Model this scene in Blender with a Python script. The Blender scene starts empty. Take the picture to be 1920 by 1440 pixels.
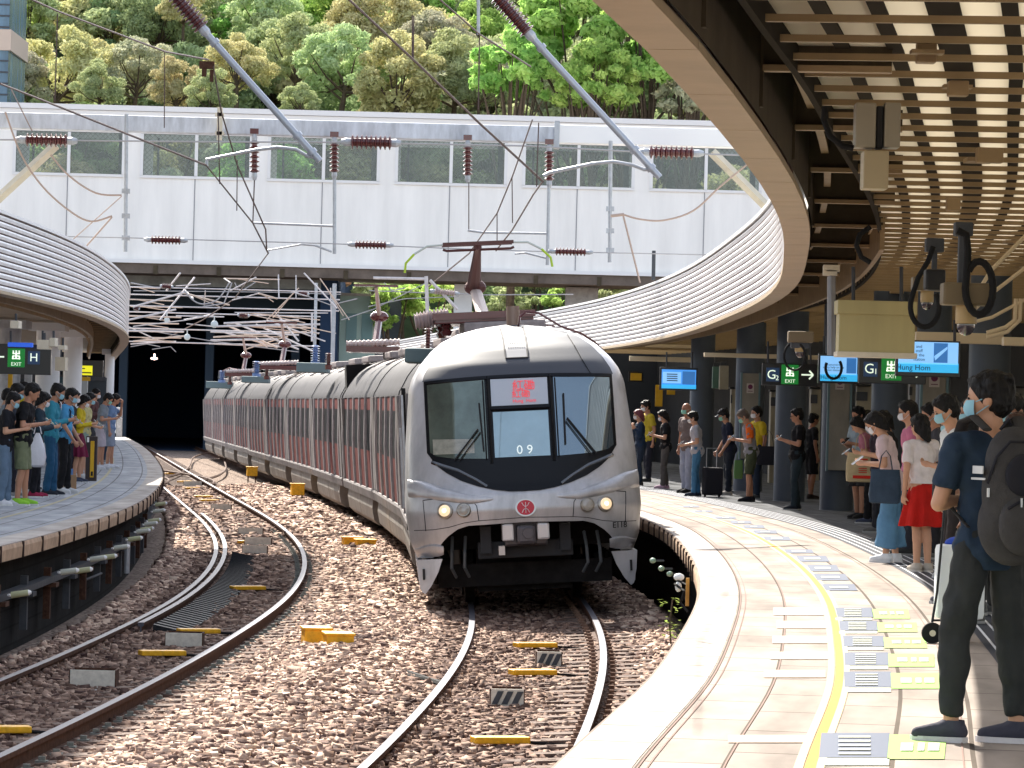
import bpy, bmesh, math, random
import numpy as np
from mathutils import Vector, Matrix
R=math.radians
random.seed(7); rng=np.random.default_rng(7)
scn=bpy.context.scene
COL=scn.collection
# ---------------------------------------------------------------- camera
FPX=7000.0; ROLL=R(1.5); PITCH=math.atan(53/FPX); CZ=1.5
cam_d=bpy.data.cameras.new('camera'); cam=bpy.data.objects.new('camera',cam_d); COL.objects.link(cam)
cam_d.sensor_width=36; cam_d.lens=36*FPX/1920; cam_d.clip_start=0.5; cam_d.clip_end=3000
_Rt=Vector((1,0,0)); _U=Vector((0,-math.sin(PITCH),math.cos(PITCH))); _Fw=Vector((0,math.cos(PITCH),math.sin(PITCH)))
cr_=_Rt*math.cos(ROLL)+_U*math.sin(ROLL); cu_=_U*math.cos(ROLL)-_Rt*math.sin(ROLL)
M_=Matrix((cr_,cu_,-_Fw)).transposed().to_4x4(); M_.translation=Vector((0,0,CZ)); cam.matrix_world=M_
cam_d.dof.use_dof=False
scn.camera=cam
# ---------------------------------------------------------------- sky, sun, exposure
# direction the sun stands in (from left, beyond the train)
SD=Vector((-0.36,1.12,1.0)).normalized()
w=bpy.data.worlds.new('World'); scn.world=w; w.use_nodes=True
wn=w.node_tree.nodes; wl=w.node_tree.links
sky=wn.new('ShaderNodeTexSky'); sky.sky_type='NISHITA'; sky.sun_disc=False
sky.sun_elevation=math.asin(SD.z); sky.sun_rotation=math.atan2(SD.x,SD.y); sky.air_density=1.0; sky.dust_density=2.0; sky.ozone_density=1.0
wn['Background'].inputs['Strength'].default_value=0.15
hsv=wn.new('ShaderNodeHueSaturation');hsv.inputs['Saturation'].default_value=.55;wl.new(sky.outputs[0],hsv.inputs['Color']);wl.new(hsv.outputs[0],wn['Background'].inputs['Color'])
sl=bpy.data.lights.new('sun','SUN'); sl.energy=5.0; sl.angle=R(0.5); sl.color=(1,0.93,0.82)
so=bpy.data.objects.new('sun',sl); COL.objects.link(so)
so.rotation_euler=(-SD).to_track_quat('-Z','Y').to_euler(); so.location=SD*200
vs=scn.view_settings; vs.view_transform='Standard'; vs.look='None'; vs.gamma=1; vs.exposure=1.53; vs.use_curve_mapping=False
scn.cycles.max_bounces=8; scn.cycles.diffuse_bounces=4; scn.cycles.transparent_max_bounces=16
HAZE=0
# ---------------------------------------------------------------- helpers
def ray(px,py):
    u=px-960;v=720-py
    X=u*math.cos(ROLL)-v*math.sin(ROLL);Z=u*math.sin(ROLL)+v*math.cos(ROLL)
    return X,FPX*math.cos(PITCH)-Z*math.sin(PITCH),FPX*math.sin(PITCH)+Z*math.cos(PITCH)
def P(px,py,Y):            # the world point seen at a photo pixel, Y metres away
    x,y,z=ray(px,py);t=Y/y;return Vector((x*t,Y,CZ+z*t))
def G(px,py,z=0.0):        # where that line of sight meets the level z
    x,y,w_=ray(px,py);t=(z-CZ)/w_;return Vector((x*t,y*t,z))
def tag(o,label=None,cat=None,group=None,kind=None):
    if label:o['label']=label
    if cat:o['category']=cat
    if group:o['group']=group
    if kind:o['kind']=kind
    return o
def empty(name,loc=(0,0,0),rz=0,label=None,cat=None,group=None,kind=None):
    o=bpy.data.objects.new(name,None);COL.objects.link(o);o.location=loc;o.rotation_euler=(0,0,rz);o.empty_display_size=.2
    return tag(o,label,cat,group,kind)
class MB:
    def __init__(s):s.v=[];s.f=[];s.m=[];s.uv={}
    def add(s,vs_,fs_,mi=0):
        b=len(s.v);s.v+= [tuple(p) for p in vs_]
        for f in fs_:s.f.append(tuple(i+b for i in f));s.m.append(mi)
        return b
    def box(s,c,d,mi=0,rot=None,bev=0):
        c=Vector(c);hx,hy,hz=d[0]/2,d[1]/2,d[2]/2
        if bev>0:
            b_=min(bev,hx*.49,hy*.49,hz*.49)
            pts=[];
            bm=bmesh.new();bmesh.ops.create_cube(bm,size=1)
            for q in bm.verts:q.co=Vector((q.co.x*d[0],q.co.y*d[1],q.co.z*d[2]))
            bmesh.ops.bevel(bm,geom=bm.edges[:]+bm.verts[:],offset=b_,segments=2,affect='EDGES',profile=.6)
            vs_=[q.co.copy() for q in bm.verts];bm.verts.index_update();fs_=[[q.index for q in f.verts] for f in bm.faces];bm.free()
        else:
            vs_=[Vector((x*hx,y*hy,z*hz)) for z in(-1,1) for y in(-1,1) for x in(-1,1)]
            fs_=[(0,2,3,1),(4,5,7,6),(0,1,5,4),(2,6,7,3),(0,4,6,2),(1,3,7,5)]
        if rot is not None:vs_=[rot@q for q in vs_]
        s.add([q+c for q in vs_],fs_,mi)
    def tube(s,pts,r,n=8,mi=0,cap=True,flat=1.0):
        pts=[Vector(p) for p in pts];k=len(pts)
        rs=r if isinstance(r,(list,tuple)) else [r]*k
        t=(pts[1]-pts[0]).normalized();a=Vector((0,0,1)) if abs(t.z)<.9 else Vector((1,0,0))
        nx=t.cross(a).normalized();vs_=[]
        for i in range(k):
            if i==0:t=(pts[1]-pts[0])
            elif i==k-1:t=(pts[-1]-pts[-2])
            else:t=(pts[i+1]-pts[i]).normalized()+(pts[i]-pts[i-1]).normalized()
            if t.length<1e-9:t=Vector((0,0,1))
            t=t.normalized();nx=(nx-t*nx.dot(t))
            if nx.length<1e-6:nx=t.orthogonal()
            nx.normalize();ny=t.cross(nx)
            for j in range(n):
                an=2*math.pi*j/n;vs_.append(pts[i]+(nx*math.cos(an)+ny*math.sin(an)*flat)*rs[i])
        fs_=[(i*n+j,i*n+(j+1)%n,(i+1)*n+(j+1)%n,(i+1)*n+j) for i in range(k-1) for j in range(n)]
        if cap:fs_+=[tuple(range(n))[::-1],tuple((k-1)*n+j for j in range(n))]
        s.add(vs_,fs_,mi)
    def lathe(s,p0,p1,prof,n=12,mi=0):   # prof: (t along axis 0..1, radius)
        p0=Vector(p0);p1=Vector(p1);s.tube([p0.lerp(p1,t) for t,_ in prof],[r for _,r in prof],n,mi)
    def ell(s,c,r,mi=0,rot=None,n=12,m=8,zmin=-1,zmax=1):
        c=Vector(c);vs_=[]
        for i in range(m+1):
            z=zmin+(zmax-zmin)*(.5-.5*math.cos(math.pi*i/m)) if (zmin==-1 and zmax==1) else zmin+(zmax-zmin)*i/m
            q=math.sqrt(max(0,1-z*z))
            for j in range(n):
                an=2*math.pi*j/n;p=Vector((r[0]*q*math.cos(an),r[1]*q*math.sin(an),r[2]*z))
                vs_.append(c+(rot@p if rot is not None else p))
        fs_=[(i*n+j,i*n+(j+1)%n,(i+1)*n+(j+1)%n,(i+1)*n+j) for i in range(m) for j in range(n)]
        fs_+=[tuple(range(n))[::-1],tuple(m*n+j for j in range(n))]
        s.add(vs_,fs_,mi)
    def capsule(s,p0,p1,r0,r1,n=10,mi=0,flat=1.0):
        p0=Vector(p0);p1=Vector(p1);t=(p1-p0).normalized()
        pts=[p0-t*r0*.98,p0-t*r0*.7,p0-t*r0*.3,p0,p1,p1+t*r1*.3,p1+t*r1*.7,p1+t*r1*.98]
        s.tube(pts,[r0*.2,r0*.71,r0*.95,r0,r1,r1*.95,r1*.71,r1*.2],n,mi,flat=flat)
    def quad(s,a,b,c,d,mi=0):s.add([a,b,c,d],[(0,1,2,3)],mi)
    def prism(s,poly,ext,mi=0):          # poly: list of Vectors, ext: extrusion vector
        n=len(poly);ext=Vector(ext);vs_=[Vector(p) for p in poly]+[Vector(p)+ext for p in poly]
        s.add(vs_,[tuple(range(n))[::-1],tuple(range(n,2*n))]+[(i,(i+1)%n,n+(i+1)%n,n+i) for i in range(n)],mi)
    def build(s,name,mats,parent=None,smooth=False,**tg):
        me=bpy.data.meshes.new(name);me.from_pydata(s.v,[],s.f)
        if not isinstance(mats,(list,tuple)):mats=[mats]
        for m_ in mats:me.materials.append(m_)
        if any(s.m):me.polygons.foreach_set('material_index',s.m)
        if smooth:
            me.polygons.foreach_set('use_smooth',[True]*len(me.polygons))
        me.update()
        bm=bmesh.new();bm.from_mesh(me);bmesh.ops.recalc_face_normals(bm,faces=bm.faces[:]);bm.to_mesh(me);bm.free()
        if smooth is True:
            try:me.set_sharp_from_angle(angle=R(40))
            except Exception:pass
        o=bpy.data.objects.new(name,me);COL.objects.link(o)
        if parent is not None:o.parent=parent
        return tag(o,**tg)
def text_mesh(txt,size,ext=0.004):
    cu=bpy.data.curves.new('lettering','FONT');cu.body=txt;cu.size=size;cu.extrude=ext;cu.align_x='CENTER';cu.align_y='CENTER';cu.resolution_u=3
    o=bpy.data.objects.new('tmp',cu);COL.objects.link(o);dg=bpy.context.evaluated_depsgraph_get()
    me=bpy.data.meshes.new_from_object(o.evaluated_get(dg));bpy.data.objects.remove(o);bpy.data.curves.remove(cu);return me
def lettering(txt,size,loc,xdir,updir,mat,parent,ext=.004,name='lettering',bold=0):
    me=text_mesh(txt,size,ext);me.materials.clear();me.materials.append(mat)
    x=Vector(xdir).normalized();u=Vector(updir).normalized();n=x.cross(u)
    m=Matrix((x,u,n)).transposed().to_4x4();m.translation=Vector(loc);me.transform(m)
    o=bpy.data.objects.new(name,me);COL.objects.link(o)
    if parent is not None:o.parent=parent
    return o
def copy_tree(o,parent=None):
    c=o.copy();COL.objects.link(c)
    if parent is not None:c.parent=parent
    for ch in list(o.children):copy_tree(ch,c)
    return c
def evaluated(o):
    dg=bpy.context.evaluated_depsgraph_get();me=bpy.data.meshes.new_from_object(o.evaluated_get(dg));return me
# ---------------------------------------------------------------- curves in plan
def spline(pts):
    xs=[p[0] for p in pts];ys=[p[1] for p in pts];n=len(xs)
    A=np.zeros((n,n));b=np.zeros(n);A[0,0]=A[-1,-1]=1
    for i in range(1,n-1):
        h0=xs[i]-xs[i-1];h1=xs[i+1]-xs[i];A[i,i-1]=h0;A[i,i]=2*(h0+h1);A[i,i+1]=h1;b[i]=3*((ys[i+1]-ys[i])/h1-(ys[i]-ys[i-1])/h0)
    c=np.linalg.solve(A,b)
    def f(x):
        i=0
        while i<n-2 and x>xs[i+1]:i+=1
        h=xs[i+1]-xs[i];d=x-xs[i];
        if x>xs[-1]:d=h
        bb=(ys[i+1]-ys[i])/h-h*(2*c[i]+c[i+1])/3;dd=(c[i+1]-c[i])/(3*h)
        y=ys[i]+bb*d+c[i]*d*d+dd*d**3
        if x>xs[-1]:y+=(x-xs[-1])*(bb+2*c[i]*d+3*dd*d*d)
        return y
    return f
Cr=spline([(5,-2.35),(15,-1.25),(24,-.45),(31,-.03),(38,.25),(44.5,.34),(50,.28),(58,.03),(68.6,-.58),(81,-1.65),(96,-3.15),(120,-5.85),(155,-10),(194,-14.5),(260,-22.1)])
Cl=spline([(5,-5.9),(15,-5.05),(26,-4.3),(34,-3.9),(42,-3.68),(47.3,-3.63),(53.5,-3.73),(61.4,-4.09),(68.3,-4.58),(77,-5.4),(95,-7.48),(108,-9.05),(136,-12.4),(173,-16.8),(230,-23.6)])
Er=spline([(2,-1.6),(9,-.45),(15.8,.2),(20.8,.76),(25.2,1.15),(31,1.58),(37.3,1.88),(45.7,2.07),(51,2.06),(58,1.78),(68.6,1.14),(81,.08),(96,-1.43),(120,-4.13),(155,-8.3),(194,-12.8)])
El=spline([(5,-8.8),(15,-7.3),(25,-6.0),(32,-5.4),(38,-5.17),(46,-5.2),(54.6,-5.48),(63,-5.99),(77,-7.14),(94.4,-8.88),(121,-11.78),(147,-14.85),(165,-17.1)])
Kr=spline([(2,-1.75),(9,-.65),(14.85,.33),(19.5,.96),(25.6,1.69),(33,2.41),(37.7,2.76),(44.2,3.19),(51.4,3.48),(61,3.55),(72.5,3.45),(88.8,2.72),(99,1.85),(110,.55),(135,-2.1),(172,-6.4)])
Kl=spline([(30,-8.9),(45,-8.3),(59.4,-8.08),(69,-8.15),(77.3,-8.5),(89,-9.3),(103.4,-10.7),(131,-13.85),(154,-16.5)])
def nrm(f,y,e=.3):
    s_=(f(y+e)-f(y-e))/(2*e);l=math.hypot(1,s_);return Vector((1/l,-s_/l,0)),Vector((s_/l,1/l,0))
def at(f,y,d,z):
    n,_=nrm(f,y);return Vector((f(y)+n.x*d,y+n.y*d,z))
def sweep(mb,f,y0,y1,st,prof,mi=0,closed=True,caps=True,mfun=None):
    n=max(2,int(abs(y1-y0)/st)+1);k=len(prof);base=len(mb.v);s_=0;prev=None;uv=[]
    for i in range(n):
        y=y0+(y1-y0)*i/(n-1)
        c=Vector((f(y),y,0))
        if prev is not None:s_+=(c-prev).length
        prev=c
        for d,z in prof:mb.v.append(tuple(at(f,y,d,z)));uv.append((s_,d))
    kk=k if closed else k-1
    for i in range(n-1):
        for j in range(kk):
            a=base+i*k+j;b=base+i*k+(j+1)%k;mb.f.append((a,b,b+k,a+k));mb.m.append(mfun(j) if mfun else mi)
    if closed and caps:
        mb.f.append(tuple(base+j for j in range(k)));mb.m.append(mi);mb.f.append(tuple(base+(n-1)*k+j for j in range(k)));mb.m.append(mi)
    for i,u in enumerate(uv):mb.uv[base+i]=u
def set_uv(o,mb):
    me=o.data;l=me.uv_layers.new(name='UVMap')
    for lp in me.loops:
        l.data[lp.index].uv=mb.uv.get(lp.vertex_index,(0,0))
# ---------------------------------------------------------------- materials
MATS={}
def mat(name,col,rough=.6,metal=0,spec=None,emit=None,es=1,coat=0,noise=0,nscale=8,bump=0,bscale=40,nmap='Object',col2=None,alpha=None,stretch=None):
    if name in MATS:return MATS[name]
    if spec is None:spec=.12 if rough>=.6 else (.3 if rough>=.45 else .5)
    m=bpy.data.materials.new(name);m.use_nodes=True;nt=m.node_tree;N=nt.nodes;L=nt.links;b=N['Principled BSDF']
    b.inputs['Base Color'].default_value=(*col,1);b.inputs['Roughness'].default_value=rough;b.inputs['Metallic'].default_value=metal
    b.inputs['Specular IOR Level'].default_value=spec;b.inputs['Coat Weight'].default_value=coat
    if emit:b.inputs['Emission Color'].default_value=(*emit,1);b.inputs['Emission Strength'].default_value=es
    if alpha is not None:b.inputs['Alpha'].default_value=alpha
    tc=None
    def coord():
        nonlocal tc
        if tc is None:
            t=N.new('ShaderNodeTexCoord');tc=t.outputs[nmap]
            if stretch:
                mp=N.new('ShaderNodeMapping');mp.inputs['Scale'].default_value=stretch;L.new(tc,mp.inputs[0]);tc=mp.outputs[0]
        return tc
    if noise>0 or col2:
        n_=N.new('ShaderNodeTexNoise');n_.inputs['Scale'].default_value=nscale;n_.inputs['Detail'].default_value=6;n_.inputs['Roughness'].default_value=.65
        L.new(coord(),n_.inputs['Vector'])
        cr=N.new('ShaderNodeValToRGB');cr.color_ramp.elements[0].position=.32;cr.color_ramp.elements[1].position=.68
        c2=col2 if col2 else tuple(c*(1-noise) for c in col)
        cr.color_ramp.elements[0].color=(*c2,1);cr.color_ramp.elements[1].color=(*(col if col2 else tuple(min(1,c*(1+noise*.5)) for c in col)),1)
        L.new(n_.outputs['Fac'],cr.inputs[0]);L.new(cr.outputs[0],b.inputs['Base Color'])
    if bump>0:
        n2=N.new('ShaderNodeTexNoise');n2.inputs['Scale'].default_value=bscale;n2.inputs['Detail'].default_value=4;L.new(coord(),n2.inputs['Vector'])
        bp=N.new('ShaderNodeBump');bp.inputs['Strength'].default_value=bump;bp.inputs['Distance'].default_value=.02;L.new(n2.outputs['Fac'],bp.inputs['Height']);L.new(bp.outputs[0],b.inputs['Normal'])
    MATS[name]=m;return m
def leafmat(name,ca,cb,tr=.35):
    m=bpy.data.materials.new(name);m.use_nodes=True;nt=m.node_tree;N=nt.nodes;L=nt.links;N.clear()
    out=N.new('ShaderNodeOutputMaterial');g=N.new('ShaderNodeNewGeometry');mp=N.new('ShaderNodeMixRGB');mp.inputs[1].default_value=(*ca,1);mp.inputs[2].default_value=(*cb,1)
    tcn=N.new('ShaderNodeTexCoord');nz=N.new('ShaderNodeTexNoise');nz.inputs['Scale'].default_value=.55;nz.inputs['Detail'].default_value=3;L.new(tcn.outputs['Object'],nz.inputs[0])
    mr=N.new('ShaderNodeMapRange');mr.inputs['From Min'].default_value=.35;mr.inputs['From Max'].default_value=.65;mr.inputs['To Max'].default_value=.72;L.new(nz.outputs['Fac'],mr.inputs[0])
    ad=N.new('ShaderNodeMath');ad.operation='MULTIPLY_ADD';ad.inputs[1].default_value=.28;L.new(g.outputs['Random Per Island'],ad.inputs[0]);L.new(mr.outputs[0],ad.inputs[2]);L.new(ad.outputs[0],mp.inputs[0])
    oi=N.new('ShaderNodeObjectInfo');hs=N.new('ShaderNodeHueSaturation');hs.inputs['Saturation'].default_value=.86;ma=N.new('ShaderNodeMapRange');ma.inputs['To Min'].default_value=.465;ma.inputs['To Max'].default_value=.52;L.new(oi.outputs['Random'],ma.inputs[0]);L.new(ma.outputs[0],hs.inputs['Hue'])
    m3=N.new('ShaderNodeMath');m3.operation='MULTIPLY_ADD';m3.inputs[1].default_value=.3;m3.inputs[2].default_value=.85;L.new(oi.outputs['Random'],m3.inputs[0]);L.new(m3.outputs[0],hs.inputs['Value'])
    L.new(mp.outputs[0],hs.inputs['Color'])
    d=N.new('ShaderNodeBsdfDiffuse');t=N.new('ShaderNodeBsdfTranslucent');mx=N.new('ShaderNodeMixShader');mx.inputs[0].default_value=tr
    L.new(hs.outputs[0],d.inputs[0]);L.new(hs.outputs[0],t.inputs[0]);L.new(d.outputs[0],mx.inputs[1]);L.new(t.outputs[0],mx.inputs[2]);L.new(mx.outputs[0],out.inputs[0]);MATS[name]=m;return m
# ---------------------------------------------------------------- common materials
m_white=mat('white_panel',(.74,.76,.78),.45,noise=.07,nscale=1.5)
m_wpaint=mat('white_paint',(.8,.8,.8),.5)
m_cream=mat('cream_paint',(.62,.56,.44),.5,noise=.15,nscale=3)
m_tan=mat('tan_metal',(.33,.235,.13),.55,noise=.2,nscale=4)
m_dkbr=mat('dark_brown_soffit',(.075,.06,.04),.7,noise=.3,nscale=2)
m_black=mat('black_paint',(.012,.012,.014),.5)
m_rubber=mat('black_rubber',(.015,.015,.016),.8)
m_dgrey=mat('dark_grey',(.07,.075,.085),.6,noise=.2)
m_steel=mat('galvanised_steel',(.42,.44,.47),.45,metal=.35,noise=.2,nscale=9)
m_rust=mat('rusty_steel',(.085,.042,.028),.8,noise=.5,nscale=20)
m_railtop=mat('polished_rail',(.09,.09,.11),.5,metal=.35,spec=.2)
m_sleeper=mat('sleeper_wood',(.16,.115,.095),.85,noise=.45,nscale=6,bump=.5,bscale=20)
m_conc=mat('concrete',(.40,.38,.36),.85,noise=.25,nscale=3,bump=.3)
m_ins=mat('brown_porcelain',(.10,.022,.022),.25,coat=.4)
m_yel=mat('yellow_paint',(.80,.42,.02),.5,noise=.25,nscale=14)
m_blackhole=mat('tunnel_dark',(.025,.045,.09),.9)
m_colgrey=mat('grey_column',(.06,.075,.10),.5,noise=.12,nscale=2)
m_wire=mat('dark_wire',(.10,.07,.065),.6)
m_lwire=mat('grey_wire',(.38,.37,.38),.6)
def brick(name,c1,c2,cm,bw,rh,ms,rough=.7,bias=0,off=.5,dirt=.42):
    m=bpy.data.materials.new(name);m.use_nodes=True;N=m.node_tree.nodes;L=m.node_tree.links;b=N['Principled BSDF'];b.inputs['Roughness'].default_value=.9;b.inputs['Specular IOR Level'].default_value=.08
    u=N.new('ShaderNodeUVMap');t=N.new('ShaderNodeTexBrick');t.inputs['Scale'].default_value=1;t.inputs['Brick Width'].default_value=bw;t.inputs['Row Height'].default_value=rh;t.inputs['Mortar Size'].default_value=ms;t.inputs['Bias'].default_value=bias;t.offset=off
    t.inputs['Color1'].default_value=(*c1,1);t.inputs['Color2'].default_value=(*c2,1);t.inputs['Mortar'].default_value=(*cm,1);L.new(u.outputs[0],t.inputs[0])
    n=N.new('ShaderNodeTexNoise');n.inputs['Scale'].default_value=1.1;n.inputs['Detail'].default_value=8;mp=N.new('ShaderNodeMapping');mp.inputs['Scale'].default_value=(.6,2.5,1);L.new(u.outputs[0],mp.inputs[0]);L.new(mp.outputs[0],n.inputs[0])
    r=N.new('ShaderNodeMapRange');r.inputs['From Min'].default_value=.3;r.inputs['From Max'].default_value=.7;r.inputs['To Min'].default_value=1-dirt;r.inputs['To Max'].default_value=1.05;L.new(n.outputs[0],r.inputs[0])
    mx=N.new('ShaderNodeMixRGB');mx.blend_type='MULTIPLY';mx.inputs[0].default_value=1;L.new(t.outputs[0],mx.inputs[1]);L.new(r.outputs[0],mx.inputs[2]);L.new(mx.outputs[0],b.inputs['Base Color'])
    MATS[name]=m;return m
m_tile=brick('platform_tiles',(.36,.315,.28),(.29,.25,.225),(.10,.08,.065),1.2,.36,.012)
m_tileL=brick('platform_slabs',(.42,.44,.47),(.34,.36,.39),(.16,.16,.17),1.0,.45,.012)
m_cope=brick('coping_stone',(.50,.46,.42),(.44,.40,.37),(.25,.2,.17),.9,2.0,.02,off=0)
m_copef=mat('coping_face',(.42,.30,.21),.8,noise=.35,nscale=5)
m_blockw=brick('block_wall',(.02,.02,.021),(.012,.012,.013),(.006,.006,.006),.4,.2,.012,dirt=.5)
# ---------------------------------------------------------------- ground
def ground_mat():
    m=bpy.data.materials.new('ballast_ground');m.use_nodes=True;N=m.node_tree.nodes;L=m.node_tree.links;b=N['Principled BSDF'];b.inputs['Roughness'].default_value=.95;b.inputs['Specular IOR Level'].default_value=.05
    tc=N.new('ShaderNodeTexCoord');v=N.new('ShaderNodeTexVoronoi');v.inputs['Scale'].default_value=13;L.new(tc.outputs['Object'],v.inputs[0])
    cr=N.new('ShaderNodeValToRGB');e=cr.color_ramp.elements;e[0].color=(.12,.085,.07,1);e[1].color=(.36,.29,.24,1);L.new(v.outputs['Color'],cr.inputs[0]);L.new(cr.outputs[0],b.inputs['Base Color'])
    bp=N.new('ShaderNodeBump');bp.inputs['Strength'].default_value=1;bp.inputs['Distance'].default_value=.06;bp.invert=True;L.new(v.outputs['Distance'],bp.inputs['Height']);L.new(bp.outputs[0],b.inputs['Normal']);return m
m_ground=ground_mat()
g=MB();g.quad((-900,-60,-1.27),(900,-60,-1.27),(900,1400,-1.27),(-900,1400,-1.27));g.build('ground',m_ground,kind='structure')
# loose ballast: one mesh of real stones
def stones(darkened):
    pts=[];
    def region(y0,y1,dens,smin,smax):
        ys=rng.uniform(y0,y1,int((y1-y0)*9*dens))
        out=[]
        for y in ys:
            a=El(y)+.15;b=Er(y)-.05;x=rng.uniform(a,a+9)
            if x<b:out.append((x,y,rng.uniform(smin,smax)))
        return out
    pts+=region(21,46,480,.018,.046)+region(46,75,230,.028,.058)+region(75,120,60,.045,.09)
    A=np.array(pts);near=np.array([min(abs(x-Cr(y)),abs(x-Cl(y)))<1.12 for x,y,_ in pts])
    A=A[near] if darkened else A[~near];pts=[tuple(r) for r in A];n=len(pts)
    # tracks sit in a shallow bed, the stones heap between them
    z=np.empty(n)
    for i,(x,y,s_) in enumerate(pts):
        d=min(abs(x-Cr(y)),abs(x-Cl(y)))
        z[i]=-1.205+min(.12,max(0,(d-1.0))*.12)-(.004 if d<.70 else -.024)
    z+=rng.uniform(-.03,.015,n)
    cube=np.array([(x,y,zz) for zz in(-1,1) for y in(-1,1) for x in(-1,1)],float)
    V=cube[None]*(1+rng.uniform(-.42,.25,(n,8,3)))
    V*=A[:,2][:,None,None]*rng.uniform(.6,1.2,(n,1,3))*np.array([1,1,.75])
    a=rng.uniform(0,6.28,n);b=rng.uniform(-.6,.6,n);ca,sa,cb,sb=np.cos(a),np.sin(a),np.cos(b),np.sin(b)
    x=V[...,0]*cb[:,None]+V[...,2]*sb[:,None];zz=-V[...,0]*sb[:,None]+V[...,2]*cb[:,None];y=V[...,1]
    X=x*ca[:,None]-y*sa[:,None];Y=x*sa[:,None]+y*ca[:,None]
    W=np.stack([X+A[:,0][:,None],Y+A[:,1][:,None],zz+z[:,None]],-1).reshape(-1,3)
    F=np.array([(0,2,3,1),(4,5,7,6),(0,1,5,4),(2,6,7,3),(0,4,6,2),(1,3,7,5)])
    FF=(F[None]+np.arange(n)[:,None,None]*8).reshape(-1)
    me=bpy.data.meshes.new('ballast_stones');me.vertices.add(len(W));me.vertices.foreach_set('co',W.astype(np.float32).ravel())
    me.loops.add(len(FF));me.loops.foreach_set('vertex_index',FF.astype(np.int32));nf=len(FF)//4
    me.polygons.add(nf);me.polygons.foreach_set('loop_start',np.arange(0,nf*4,4,dtype=np.int32));me.update(calc_edges=True)
    m=bpy.data.materials.new('ballast_stone');m.use_nodes=True;N=m.node_tree.nodes;L=m.node_tree.links;bs=N['Principled BSDF'];bs.inputs['Roughness'].default_value=.9;bs.inputs['Specular IOR Level'].default_value=.12
    ge=N.new('ShaderNodeNewGeometry');cr=N.new('ShaderNodeValToRGB');e=cr.color_ramp.elements;e[0].color=(.085,.05,.045,1);e[1].color=(.60,.46,.36,1);e2=e.new(.5);e2.color=(.32,.215,.165,1)
    L.new(ge.outputs['Random Per Island'],cr.inputs[0]);L.new(cr.outputs[0],bs.inputs['Base Color']);me.materials.append(m)
    o=bpy.data.objects.new('ballast_stones',me);COL.objects.link(o);tag(o,kind='stuff',label='brown shade-stained ballast stones between the rails' if darkened else 'loose brown and pink ballast stones heaped between the two tracks',cat='ballast')
    if darkened:
        for q in e:q.color=(q.color[0]*.55,q.color[1]*.52,q.color[2]*.52,1)  # browner stones, darkened further to stand in for shade under the train
    print('stones',n)
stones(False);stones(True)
# ---------------------------------------------------------------- tracks
RP=[(-.036,0),(.036,0),(.036,-.038),(.009,-.052),(.009,-.135),(.07,-.15),(.07,-.165),(-.07,-.165),(-.07,-.15),(-.009,-.135),(-.009,-.052),(-.036,-.038)]
def track(f,y0,y1,cant,label):
    t=empty('railway_track',kind='structure')
    for s_ in(-1,1):
        zt=-1.045+s_*cant
        mb=MB();sweep(mb,f,y0,y1,.6,[(s_*.7525+d,zt+z) for d,z in RP],mfun=lambda j:0 if j==0 else 1)
        mb.build('rail',[m_railtop,m_rust],t,kind='structure')
        fb=MB();y=y0
        while y<min(y1,80):
            for q in(-1,1):
                c=at(f,y,s_*.7525+q*.10,zt-.15);fb.box(c,(.09,.10,.035),0);fb.box(c+Vector((0,0,.025)),(.05,.03,.045),0)
            y+=.6
        fb.build('rail_clips',m_rust2 if cant>0 and f is Cr else m_clip,t,kind='structure')
    sb=MB();y=y0
    while y<y1:
        n,tg=nrm(f,y);rot=Matrix(((n.x,tg.x,0),(n.y,tg.y,0),(0,0,1)))@Matrix.Rotation(-math.atan(cant/.75),3,'Y')
        sb.box(Vector((f(y),y,-1.275)),(2.6,.24,.16),0,rot)
        y+=.6
    sb.build('sleepers',m_sleeper,t,kind='structure')
m_rust2=mat('clip_rust',(.22,.13,.09),.8,noise=.4,nscale=30);m_clip=mat('clip_grey',(.20,.21,.19),.7,noise=.4,nscale=30)
track(Cr,6,230,.045,'right');track(Cl,10,230,.04,'left')
# check rail inside the left track with the dark board beside it
mb=MB();sweep(mb,Cl,43.5,88,.6,[(-.7525+.16+d,-1.06+z) for d,z in RP],mfun=lambda j:0 if j==0 else 1)
gr=mb.build('check_rail',[m_railtop,m_rust],label='second check rail close inside the shaded rail of the left track',cat='rail')
mb=MB();sweep(mb,Cl,43.7,66,.6,[(-.47,-1.09),(-.08,-1.17),(-.08,-1.26),(-.47,-1.26)])
for i in range(60):
    y=43.9+i*.37;mb.tube([at(Cl,y,-.47,-1.083),at(Cl,y,-.08,-1.165)],.008,4,0)
mb.build('rail_board',mat('dark_rubber_board',(.02,.022,.025),.6),label='long dark ribbed board lying beside the check rail',cat='track board')
# points near the tunnel
mb=MB()
def crossing(a,b,bend):
    pts=[]
    for i in range(25):
        t=i/24;y=a[1]+(b[1]-a[1])*t;x=a[0]+(b[0]-a[0])*(t*t*(3-2*t));pts.append(Vector((x,y,-1.06)))
    for s_ in(-.75,.75):mb.tube([p+Vector((s_,0,0)) for p in pts],.045,5,0)
crossing((Cl(125),125),(Cr(200),200),0);crossing((Cl(118),118),(Cl(180)-4,180),0)
mb.build('crossover_rails',m_rust,kind='structure')
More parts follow.
